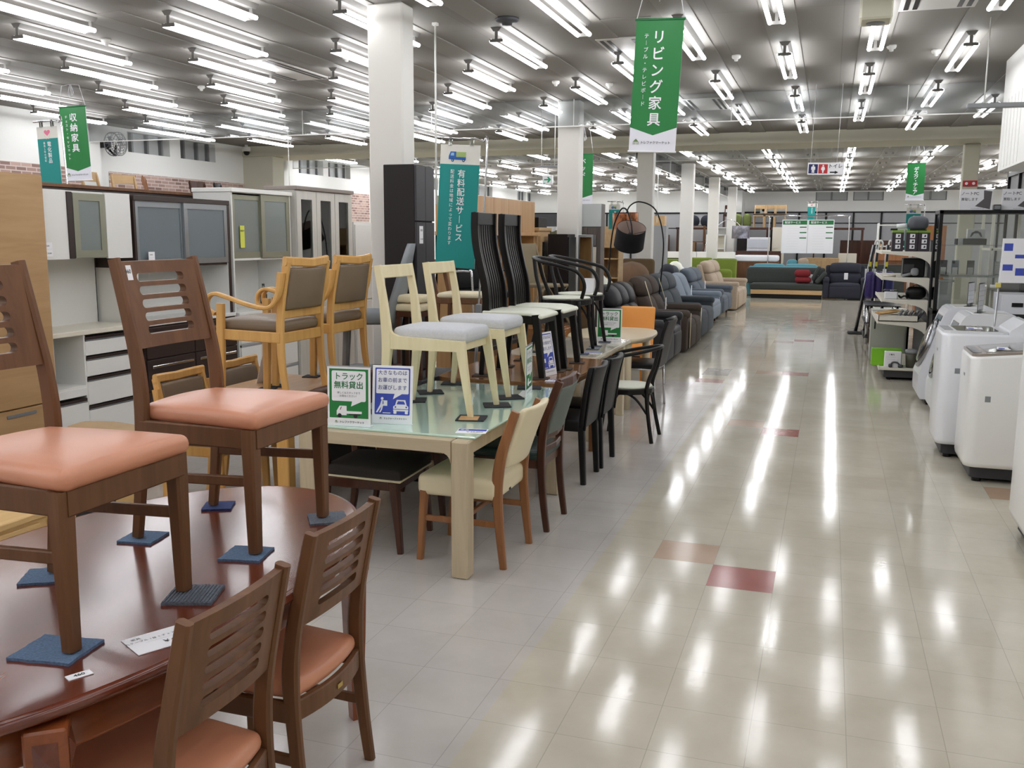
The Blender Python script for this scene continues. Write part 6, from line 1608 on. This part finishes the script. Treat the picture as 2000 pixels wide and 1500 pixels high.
# showcase
t = thing('glass_showcase', 'black-framed glass showcase full of phones behind the washing machines', 'showcase', (1.52, 11.0, 0)); X0, X1, D, ZT = -.44, .50, .5, 1.955
b = MB()
for x in (X0, X1-.035):
    for y in (0, D-.035): b.box(x, y, 0, x+.035, y+.035, ZT)
for z in (ZT-.035, .86, .0):
    b.box(X0, 0, z, X1, .035, z+.035); b.box(X0, D-.035, z, X1, D, z+.035); b.box(X0, 0, z, X0+.035, D, z+.035); b.box(X1-.035, 0, z, X1, D, z+.035)
b.build('frame', M['black'], t)
MB().box(X0+.01, .01, .02, X1-.01, D-.01, .87).build('lower_cabinet', M['black'], t)
g = MB().box(X0+.035,.012,.895,X1-.035,.017,ZT-.035).build('front_glass', M['clear'], t); MB().box(X0+.012,.035,.895,X0+.017,D-.035,ZT-.035).build('side_glass', M['clear'], t)
for z in (1.27, 1.585): MB().box(X0+.03,.03,z,X1-.03,D-.03,z+.008).build('glass_shelf', M['clear'], t)
for z in (1.25,): MB().box(X0+.035,.10,z,X1-.035,.11,z+.02).build('shelf_rail', M['steel'], t)
def phone(label, x, z, m_, y=11.16):
    o = thing('mobile_phone', label, 'phone', (x, y, z), -8); MB().box(-.036,-.005,.0,.036,.004,.15,.003).build('phone_body', m_, o)
    k = MB().box(-.03,-.0075,.115,-.004,-.005,.142,.002).build('camera_bump', M['black'], o)
    MB().box(-.026,-.03,0,.026,-.028,.075).build('price_card', M['paper'], o)
for (x, m_, w) in ((1.17,'darkgrey','dark phone at the left end of the showcase shelf'),(1.285,'lightblue','pale blue phone on the showcase shelf'),(1.435,'graphite','graphite phone right of the pale blue phone in the showcase')): phone(w, x, 1.2785, M[m_])
o = thing('white_stand', 'white display block at the lower left of the showcase', 'stand', (1.20, 11.15, .8955)); MB().box(-.06,-.06,0,.06,.06,.30,.004).build('block', M['paper'], o); MB().box(-.08,-.07,.30,.08,.07,.325,.003).build('top_plate', M['paper'], o)
o = thing('game_box', 'white boxed controller on the top glass shelf of the showcase', 'box', (1.47, 11.25, 1.6605)); MB().box(-.085,-.05,0,.085,.05,.10,.002).build('carton', M['paper'], o); k = MB(); flat(k, [(-.06,.015),(-.045,.06),(-.01,.08),(.01,.08),(.045,.06),(.06,.015),(.045,.02),(.02,.055),(-.02,.055),(-.045,.02)], '-y', .0512); k.build('controller_picture', M['darkgrey'], o, norm=False)
o = thing('black_player', 'flat black disc player on the top glass shelf of the showcase', 'player', (1.44, 11.25, 1.5935)); MB().box(-.16,-.1,0,.13,.1,.066,.004).build('housing', M['black'], o); MB().box(-.15,-.115,.0,-.10,-.113,.075).build('price_card', M['paper'], o)
for i, (x, z) in enumerate(((1.72,1.2785),(1.83,1.2785))):
    o = thing('tablet_sheet', ['left','right'][i]+' framed info sheet on the right of the showcase shelf', 'sign', (x, 11.2, z)); MB().box(-.05,-.004,0,.05,.004,.14,.002).build('frame', M['steel'], o); MB().box(-.043,-.0055,.01,.043,-.004,.13).build('printed_sheet', M['paper'], o); lettering('printing', [('─────',0,.03+.022*q,.018,.03) for q in range(5)], M['ink'], o, '-y', .0062)
for i, x in enumerate((1.44, 1.845)):
    o = thing('laptop_sign', ['left','right'][i]+' white laptop-buying sign standing on the glass showcase', 'sign', (x, 11.2, 1.9555)); MB().box(-.158,-.004,0,.158,.004,.222,.001).build('board', M['paper'], o); MB().box(-.158,.004,0,.158,.06,.003).build('foot', M['paper'], o)
    k = MB(); flat(k, [(-.005,.045),(.14,.012),(.15,.20),(.07,.21),(.075,.12)], '-y', .0046); k.build('laptop_picture', mat('picture_grey', (96,92,94), .5), o, norm=False)
    lettering('lettering', [('ノートPC',-.062,.175,.042,.01),('買取します',-.062,.115,.033,.012)], M['ink'], o, '-y', .0052); lettering('shop_lettering', [('トレファクマーケット',.02,.018,.013,.02)], M['ink'], o, '-y', .0062)
o = thing('black_dock', 'small black device between the two laptop signs', 'device', (1.645, 11.2, 1.9555)); MB().box(-.035,-.05,0,.035,.05,.06,.004).build('housing', M['black'], o); MB().box(-.03,-.052,.01,.03,-.05,.05).build('front_panel', M['grey'], o)
# poster stand
t = thing('poster_stand', 'blue and white leaflet on a thin pole stand behind the third washing machine', 'sign', (1.36, 8.62, 0)); MB().tube([(-.06,0,.02),(-.02,0,1.62)], .008, 8).build('pole', M['steel'], t); MB().lathe([(0,0),(.11,0),(.11,.015),(.02,.03)], 18).build('base', M['steel'], t)
MB().box(-.03,-.012,1.30,.18,-.006,1.66,.001).build('leaflet', M['paper'], t); k = MB()
for (x0, z0, x1, z1) in ((-.015,1.56,.05,1.62),(.07,1.50,.16,1.53),(-.015,1.40,.06,1.45),(.08,1.36,.15,1.42)): flat(k, [(x0,z0),(x1,z0),(x1,z1),(x0,z1)], '-y', .0126)
k.build('blue_print', M['blue'], t, norm=False); MB().box(-.055,-.015,1.26,-.015,.0,1.30,.003).build('yellow_clip', mat('clip_yellow', (214,200,110), .5), t)
o = simple_box('printer', 'white multifunction printer behind the drum washers', 'printer', 1.62, 10.25, 0, 2.2, 10.75, 1.12, M['appl']); MB().box(-.27,-.256,.85,.27,-.25,.93).build('paper_slot', M['ink'], o); MB().box(-.2,-.255,1.0,-.1,-.25,1.04).build('display', M['black'], o)
simple_box('black_stereo_rack', 'black rack with grey boxes behind the showcase', 'rack', 2.1, 12.2, 0, 2.5, 13.6, 1.6, M['black'])
o = open_shelf('wall_shelf_unit', 'white wire shelf unit seen through the showcase', 2.0, 2.45, 14.2, 0, 2.05, M['shelfwhite'], 5, depth=.9)
# tv boards and stick vacuums along the aisle
t = thing('tv_board', 'dark brown tv board on the aisle behind the gondola', 'tv board', (.86, 14.7, 0))
MB().box(-.25,-.6,.56,.25,.6,.60,.004).build('top', M['reddark'], t); b = MB(); b.box(-.24,-.6,.04,.24,-.57,.56); b.box(-.24,.57,.04,.24,.6,.56); b.box(.2,-.6,.04,.24,.6,.56); b.box(-.24,-.6,.04,.24,.6,.08); b.box(-.24,-.02,.08,.24,.02,.56); b.build('carcase', M['reddark'], t); MB().box(-.235,-.56,.3,.2,.56,.32).build('shelf', M['black'], t)
t = thing('glass_tv_stand', 'black glass tv stand with chrome posts behind the gondola', 'tv board', (.83, 16.4, 0))
for z in (.1, .33, .60): MB().box(-.26,-.6,z,.26,.6,z+.015).build('glass_shelf', M['black'], t)
for x in (-.22, .22):
    for y in (-.55, .55): MB().tube([(x,y,0),(x,y,.6)], .02, 8).build('post', M['chrome'], t)
def vacuum(label, x, y, m_, lean, rz=0):
    t = thing('stick_vacuum', label, 'vacuum cleaner', (x, y, 0), rz)
    P = [(0,0,.04),(lean*.5,0,.8),(lean,0,1.55)]
    MB().tube(P, .022, 8).build('wand', M['black'], t); MB().tube([(p[0]-.03,-.03,p[2]) for p in P], .010, 6).build('support_rail', M['steel'], t)
    MB().cushion(-.14,-.06,0,.14,.06,.06,.025).build('floor_head', M['darkgrey'], t); MB().cushion(lean*.45,-.07,.62,lean*.45+.15,.07,1.1,.06).build('dust_bin', m_, t)
    MB().tube(bez([(lean,0,1.5),(lean+.02,0,1.62),(lean+.07,0,1.58),(lean+.05,0,1.45)],4), .016, 8).build('grip', M['white'], t)
    MB().box(lean*.62-.05,-.036,.98,lean*.62+.01,-.033,1.14).build('price_tag', M['paper'], t); MB().box(lean*.75-.03,-.036,1.18,lean*.75+.02,-.033,1.26).build('yellow_tag', mat('tag_yellow2', (226,214,70), .6), t)
M['purple'] = mat('violet_plastic', (62,50,108), .25)
vacuum('leaning stick vacuum with yellow tag at the aisle edge', .50, 17.4, M['purple'], .22)
vacuum('upright violet stick vacuum behind the gondola shelf', .72, 17.5, M['purple'], .06)
vacuum('dark stick vacuum between the gondola and the violet one', .90, 17.45, M['navy'], .04)
t = thing('wire_rack', 'white wire rack behind the green-topped boxes', 'rack', (1.15, 19.5, 0))
for x in (-.3, .3):
    for y in (-.2, .2): MB().tube([(x,y,0),(x,y,1.95)], .012, 6).build('post', M['white'], t)
for z in (.3, .9, 1.5, 1.9): MB().box(-.3,-.2,z,.3,.2,z+.02).build('wire_shelf', M['white'], t)
t = simple_box('tall_brown_shelf', 'tall brown shelf right of the grey speaker at the far right', 'shelf', 1.55, 19.0, 0, 2.0, 19.5, 1.9, M['cherry'])
MB().box(-.2,-.265,.1,.2,-.25,1.85).build('door', M['cherry'], t)
# ================================================================ HANGING BANNERS AND SIGNS
def cloth(W_, H_, wav=.006, n=14, ph=0):
    b = MB(); vs = []
    for j in range(n+1):
        for i in range(9):
            x = -W_/2+W_*i/8; z = -H_*j/n; vs.append((x, wav*sin(2.2*x/W_+ph)*(.2+j/n), z))
    b.add(vs, [(j*9+i, j*9+i+1, (j+1)*9+i+1, (j+1)*9+i) for j in range(n) for i in range(8)], True)
    return b
def hang_banner(label, loc, rz, W_, H_, big, small, ceil=CEIL, ry=0, string=True, small_logo=True):
    """green banner with white lower end; loc is the middle of the top edge"""
    t = thing('hanging_banner', label, 'banner', loc, rz, None, 0, ry)
    MB().box(-W_/2,-.0015,-H_,W_/2,.0015,0).build('cloth', mat('banner_white', (232,232,242), .6), t)
    v = H_*.815; g = MB()
    for e, s in (('-y', 1),): flat(g, [(-W_/2,0),(W_/2,0),(W_/2,-v),(0,-v-.06*H_),(-W_/2,-v)], '-y', .0022)
    g.add([(x, .0022, z) for (x, z) in [(-W_/2,0),(W_/2,0),(W_/2,-v),(0,-v-.06*H_),(-W_/2,-v)]], [(0,1,2,3,4)])
    g.build('green_print', M['green'], t, norm=False)
    MB().tube([(-W_/2-.008,0,-.003),(W_/2+.008,0,-.003)], .008, 8).build('top_rod', M['greenink'], t); MB().tube([(-W_/2-.006,0,-H_),(W_/2+.006,0,-H_)], .006, 8).build('bottom_rod', M['paper'], t)
    k = W_/.302
    st = min(.102*k, H_*.62/max(1, len(big)-1) if len(big) > 1 else 1)
    lettering('large_lettering', vertical(big, .0, -.115*k, st, .088*k, .028), M['paper'], t, '-y', .004)
    if small: lettering('small_lettering', vertical(small, -.080*k, -.105*k, .0416*k, .032*k, .008), M['paper'], t, '-y', .004)
    if small_logo:
        q = thing if False else None
        lettering('shop_lettering', [('トレファクマーケット', .02*k, -H_+.055*k, .0195*k, .03)], M['ink'], t, '-y', .004)
        f = MB(); cx = -.108*k; z0 = -H_+.043*k; s = .032*k
        flat(f, [(cx-s*.55,z0),(cx+s*.55,z0),(cx+s*.55,z0+.55*s),(cx+s*.3,z0+.85*s),(cx,z0+1.15*s),(cx-s*.3,z0+.85*s),(cx-s*.55,z0+.55*s)], '-y', .0035); f.build('tent_emblem', mat('emblem_green', (96,120,70), .6), t, norm=False)
        f = MB()
        for i in (-1, 0, 1): flat(f, [(cx+i*s*.32-s*.09,z0),(cx+i*s*.32+s*.09,z0),(cx+i*s*.32+s*.09,z0+s*.55),(cx+i*s*.32-s*.09,z0+s*.55)], '-y', .0042)
        f.build('emblem_doors', M['paper'], t, norm=False)
    if string:
        dz = ceil-loc[2]; ax = W_*.30
        b = MB().tube([(-W_/2,0,0),(-W_/2+.03+.25*(W_/2-.03)*min(1,dz/.3),0,dz*.95),(-ax*.2,0,dz)], .0028, 5); b.tube([(W_/2,0,0),(W_/2-.03-.25*(W_/2-.03)*min(1,dz/.3),0,dz*.95),(ax*.2,0,dz),(-ax*.2,0,dz)], .0028, 5)
        b.tube([(-.005,0,dz),(-.03,-.004,dz*.62),(-.012,-.004,dz*.40),(.012,-.004,dz*.5),(0,0,dz),(.03,-.003,dz*.7),(.02,-.003,dz*.48),(.04,-.003,dz*.55),(.01,0,dz)], .0028, 5)
        b.build('string', M['paper'], t)
    return t
hang_banner('large green hanging banner for living room furniture above the aisle', (-1.10, 6.2, 3.02), 0, .303, .82, 'リビング家具', 'テーブル・テレビボード', ry=2.3)
hang_banner('green hanging banner for storage furniture at the upper left', (-8.03, 8.6, 3.045), 8, .325, .80, '収納家具', 'チェスト・キャビネット', ry=-2)
hang_banner('narrow green hanging banner for beds right of the second pillar', (-3.585, 14.0, 2.885), 0, .30, .74, 'ベッド', '')
hang_banner('green hanging banner for desks and chairs over the gondola shelf', (1.34, 18.0, 2.95), 0, .29, .63, 'デスク・チェア', '')
# teal flags on chrome stands
def flag_stand(label, loc, W_, H_, ztop, big, small, art, ry=0, rz=0, hubz=None, small_step=None):
    t = thing('flag_stand', label, 'banner stand', loc, rz, None, 0, ry); k = W_/.30
    x1 = W_/2+.055
    MB().tube(bez([(x1,0,0.30),(x1,0,1.2),(x1,0,ztop-.03),(x1-.03,0,ztop+.03),(x1-.09,0,ztop+.05)],4)+[Vector((-W_/2-.03,0,ztop+.05))], .0085, 8).build('pole', M['chrome'], t)
    hz = hubz or .35
    b = MB().tube([(x1,0,.28),(x1,0,hz)], .015, 8); b.build('lower_tube', M['steel'], t); MB().box(x1-.022,-.022,hz-.03,x1+.022,.022,hz+.05,.006).build('clamp', M['grey'], t)
    for a in range(3): c, s = cos(2*pi*a/3+.5), sin(2*pi*a/3+.5); MB().tube([(x1,0,.42),(x1+.09*c,.09*s,.33),(x1+.26*c,.26*s,.012)], .008, 6).build('stand_leg', M['chrome'], t)
    for x in (-W_*.26, W_*.28): MB().box(x-.014,-.012,ztop-.008,x+.014,.012,ztop+.055,.004).build('clip', M['clear'], t)
    c = MB().box(-W_/2,-.0015,ztop-H_,W_/2,.0015,ztop).build('flag_cloth', mat('flag_cream', (226,224,216), .7), t)
    g = MB(); zt = ztop-.135*k
    for e in (-.0022, .0022): g.add([(x, e, z) for (x, z) in [(-W_/2,zt),(W_/2,zt),(W_/2,ztop-H_),(-W_/2,ztop-H_)]], [(0,1,2,3)])
    g.build('teal_print', M['teal'], t, norm=False)
    lettering('large_lettering', vertical(big, .018*k, zt-.068*k, .0632*k, .060*k, .022), M['paper'], t, '-y', .004)
    if small: lettering('small_lettering', vertical(small, -.052*k, zt-.052*k, .0332*k, .030*k, .008), M['paper'], t, '-y', .004)
    a = MB(); z = ztop-.08*k
    if art == 'truck':
        flat(a, [(-.085*k,z-.022*k),(-.085*k,z),(-.072*k,z+.032*k),(-.03*k,z+.032*k),(-.03*k,z-.005*k),(.045*k,z-.005*k),(.045*k,z-.026*k)], '-y', .003); a.build('truck_print', mat('truck_blue', (30,92,170), .6), t, norm=False)
        a = MB(); flat(a, [(-.028*k,z-.004*k),(.045*k,z-.004*k),(.045*k,z+.030*k),(-.028*k,z+.030*k)], '-y', .0031); a.build('truck_load', mat('truck_load', (160,184,110), .6), t, norm=False)
        a = MB()
        for x in (-.055, .028): flat(a, circ(x*k, z-.028*k, .0105*k), '-y', .0036)
        a.build('truck_wheel', M['ink'], t, norm=False); a = MB()
        for x in (-.055, .028): flat(a, circ(x*k, z-.028*k, .0055*k), '-y', .0042)
        flat(a, [(-.072*k,z+.004*k),(-.066*k,z+.024*k),(-.045*k,z+.024*k),(-.045*k,z+.004*k)], '-y', .0036); a.build('truck_glass', mat('truck_glass', (150,190,220), .4), t, norm=False)
    else:
        h = [(.045*k*(16*sin(q)**3)/16, z+.012*k+.04*k*(13*cos(q)-5*cos(2*q)-2*cos(3*q)-cos(4*q))/16) for q in [2*pi*i/28 for i in range(28)]]
        flat(a, h, '-y', .003); a.build('heart_print', mat('heart_pink', (226,120,150), .6), t, norm=False)
        a = MB()
        for s in (-1, 1): flat(a, [(s*.02*k,z-.06*k),(s*.045*k,z-.02*k),(s*.055*k,z+.0*k),(s*.047*k,z-.0*k),(s*.03*k,z-.025*k),(s*.008*k,z-.06*k)], '-y', .003)
        a.build('hands_print', mat('hand_peach', (240,206,190), .7), t, norm=False)
    return t
flag_stand('teal and white flag banner for paid delivery on a chrome stand', (-2.985, 7.18, 0), .343, .98, 2.38, '有料配送サービス', '配送料金は地域によって変わります', 'truck', ry=3.2, hubz=1.07)
flag_stand('teal flag banner with a pink heart on a chrome stand behind the white sideboard', (-6.75, 7.0, 0), .235, .85, 2.62, '電化製品', '最長１年の保証', 'heart', ry=-2)
flag_stand('small distant teal flag banner in front of the third white pillar', (-3.62, 16.4, 0), .20, .70, 2.22, '有料配送', '', 'truck')
flag_stand('small distant teal flag banner above the right service board', (-.62, 30.9, 0), .22, .75, 2.72, '有料配送', '', 'heart')
flag_stand('small distant teal flag banner behind the grey speaker', (1.27, 17.0, 0), .22, .75, 2.16, '有料配送', '', 'truck')
# restroom sign
t = thing('restroom_sign', 'white hanging restroom sign with blue and red figures and an arrow', 'sign', (-.095, 10.9, 2.395), 0, None, 0, 1.2)
W_, H_ = .372, .128
MB().box(-W_/2,-.004,-H_/2,W_/2,.004,H_/2,.001).build('board', M['paper'], t)
g = MB(); flat(g, [(-.176,-.050),(-.082,-.050),(-.082,.048),(-.176,.048)], '-y', .0046); g.build('blue_square', M['navy'], t, norm=False)
g = MB(); flat(g, [(-.074,-.050),(.020,-.050),(.020,.048),(-.074,.048)], '-y', .0046); g.build('red_square', M['red'], t, norm=False)
g = MB()
flat(g, circ(-.129,.033,.009), '-y', .0052); flat(g, [(-.150,.018),(-.143,.024),(-.115,.024),(-.108,.018),(-.108,-.012),(-.113,-.012),(-.116,.0),(-.116,-.044),(-.127,-.044),(-.129,-.012),(-.131,-.044),(-.142,-.044),(-.142,.0),(-.145,-.012),(-.150,-.012)], '-y', .0052); g.build('man_figure', M['paper'], t, norm=False); g = MB()
flat(g, circ(-.027,.033,.009), '-y', .0052); flat(g, [(-.040,.022),(-.014,.022),(-.006,-.005),(-.018,-.020),(-.021,-.044),(-.033,-.044),(-.036,-.020),(-.048,-.005)], '-y', .0052)
g.build('woman_figure', M['paper'], t, norm=False)
lettering('lettering', [('トイレ',.097,.026,.050,.02)], M['ink'], t, '-y', .0054)
g = MB(); flat(g, [(.045,-.044),(.095,-.044),(.095,-.054),(.132,-.037),(.095,-.020),(.095,-.030),(.045,-.030)], '-y', .0054); g.build('arrow', M['ink'], t, norm=False)
b = MB()
for x in (-.16, .11): MB().tube([(x,0,H_/2),(x,0,CEIL-2.395)], .002, 5).build('hanging_wire', M['paper'], t)
# exit sign
t = thing('exit_sign', 'white and green exit arrow sign hanging left of the second pillar', 'sign', (-3.545, 12.0, 2.385)); MB().box(-.068,-.02,-.062,.068,.02,.062,.004).build('box', M['plastic'], t)
g = MB(); flat(g, [(-.045,-.006),(.012,-.006),(-.006,-.030),(.012,-.036),(.050,.004),(.012,.042),(-.006,.036),(.012,.012),(-.045,.012)], '-y', .0212); g.build('arrow', mat('exit_green', (10,160,110), .5), t, norm=False)
g = MB(); flat(g, [(-.055,-.050),(-.03,-.050),(-.03,-.035),(-.055,-.035)], '-y', .0212); g.build('figure_print', mat('exit_mint', (120,200,180), .5), t, norm=False)
MB().tube([(0,0,.062),(0,0,.16)], .008, 6).build('stem', M['white'], t); MB().box(-.13,-.02,.16,.13,.02,.185,.004).build('cross_bar', M['grey'], t)
for x in (-.09, .09): MB().tube([(x,0,.185),(x,0,CEIL-2.385)], .005, 6).build('hanging_rod', M['white'], t)
# thin hanging pipes
def rod(x, y, z0, label, r=.006):
    t = thing('ceiling_rod', label, 'rod', (x, y, z0)); MB().tube([(0,0,0),(0,0,CEIL-z0)], r, 6).build('rod', M['white'], t); MB().box(-.02,-.02,CEIL-z0-.02,.02,.02,CEIL-z0).build('bracket', M['white'], t)
rod(-2.99, 7.0, 1.9, 'white vertical conduit hanging beside the first white pillar', .008)
rod(-8.15, 13.2, 2.35, 'thin white rod with lamp hanging over the brick band at left', .006)
t = thing('pendant_sign', 'small white pendant bar hanging in front of the brick band', 'sign', (-8.15, 13.2, 2.30)); MB().box(-.18,-.02,.0,.18,.02,.03,.004).build('bar', M['grey'], t); MB().box(-.09,-.03,-.22,.09,.03,-.15,.006).build('lamp_box', M['plastic'], t); MB().tube([(0,0,-.15),(0,0,0)], .005, 6).build('stem', M['white'], t)
rod(-3.85, 22.0, 2.0, 'thin white rod hanging between the far white pillars', .01)
# fire signs, fan, camera, led bar
for (x, y, lab) in ((-8.03, 16.045, 'red fire sign on the cream pillar at left behind the first pillar'), (1.98, 16.195, 'red fire sign on the cream pillar behind the showcase')):
    t = thing('fire_sign', lab, 'sign', (x, y, 2.50)); MB().box(-.10,-.012,-.045,.10,0,.045,.003).build('plate', M['red'], t); g = MB(); flat(g, circ(-.05,0,.022), '-y', .0126); flat(g, circ(.05,0,.022), '-y', .0126); g.build('white_marks', M['paper'], t, norm=False)
t = thing('wall_fan', 'round wall fan beside the white wall edge at upper left', 'fan', (-10.22, 11.72, 2.98), 0)
MB().box(-.28,-.04,-.05,-.08,.04,.05,.01).build('bracket', M['darkgrey'], t); MB().tube([(-.12,0,-.05),(0,0,-.15),(.05,0,-.02)], .018, 8).build('arm', M['black'], t)
f = MB()
for r in (.06,.10,.14,.17): f.tube([(.10+.05*(1-(r/.17)**2), r*cos(a*pi/12), r*sin(a*pi/12)) for a in range(24)], .005, 5, closed=True)
f.tube([(-.02, .17*cos(a*pi/12), .17*sin(a*pi/12)) for a in range(24)], .008, 5, closed=True)
for a in range(12): f.tube([(.16,0,0),(.10,.17*cos(a*pi/6),.17*sin(a*pi/6)),(-.02,.17*cos(a*pi/6),.17*sin(a*pi/6)),(-.08,0,0)], .004, 5)
f.build('guard', M['grey'], t)
for a in range(3):
    b = MB(); b.X = Matrix.Rotation(2*pi*a/3, 4, 'X'); b.prism([(.04,.02),(.14,.03),(.155,.09),(.08,.09)], .03, .036, 'x'); b.build('blade', M['darkgrey'], t)
t = thing('security_camera', 'dome security camera at the left end of the cream beam', 'camera', (-10.2, 15.1, 3.1)); MB().lathe([(0,.14),(.07,.14),(.08,.06),(.06,.06),(0,.06)], 18).build('mount', M['white'], t); MB().lathe([(.058,.06),(.05,.02),(.03,-.005),(0,-.012)], 18).build('dome', M['black'], t); MB().box(-.02,-.02,.13,.02,.02,.18).build('stem', M['white'], t)
t = thing('security_camera', 'white camera box high on the far white wall', 'camera', (-2.3, 34.75, 2.62)); MB().box(-.12,-.14,-.1,.12,.14,.1,.01).build('housing', M['white'], t); MB().lathe([(0,0),(.05,0),(.05,.02),(0,.02)], 14).build('lens', M['black'], t).matrix_local = Matrix.Translation((0,-.145,0)) @ Matrix.Rotation(R(90), 4, 'X')
t = thing('track_light', 'slim grey light bar hanging at the right above the showcase', 'light bar', (1.18, 8.0, 2.62), 3); MB().box(-.27,-.03,0,.6,.03,.035,.006).build('bar', M['grey'], t)
for x in (-.15, .45): MB().tube([(x,0,.035),(x,0,CEIL-2.62)], .005, 6).build('hanger', M['white'], t)

GROUPS = {'carpet_pad':'carpet squares under the chair legs','slat_back_chair':'slatted chairs around the oval table','open_back_chair':'cream chairs on the glass table','oak_armchair':'oak armchairs at the oak table','tall_slat_chair':'tall black chairs on the brown table',
 'black_leather_chair':'black leather chairs at the brown table','bentwood_chair':'bentwood chairs at the marble table','counter_sign':'counter signs on the tables','price_sheet':'price sheets','product_box':'green-topped boxes on the gondola','disc_case':'plastic cases in the tray','mobile_phone':'phones in the showcase',
 'laptop_sign':'laptop signs on the showcase','drum_washing_machine':'drum washers','washing_machine':'top-loading washers','stored_chair':'chairs stored on racks','recliner_sofa':'recliners of the sofa row','kitchen_sideboard':'kitchen sideboards on the left','hanging_banner':'green hanging banners','flag_stand':'teal flag stands',
 'smoke_barrier':'glass smoke barriers','service_board':'service boards','stick_vacuum':'stick vacuums','fire_sign':'red fire signs','seat_cushion':'stacked cream cushions','arc_floor_lamp':'arc floor lamps','rolled_top_chair':'red-brown chairs at the glass table','pillar':'pillars'}
for o in list(bpy.data.objects):
    if o.parent is None and 'group' not in o and o.get('kind') != 'structure':
        n = o.name.split('.')[0]
        if n in GROUPS: o['group'] = GROUPS[n]
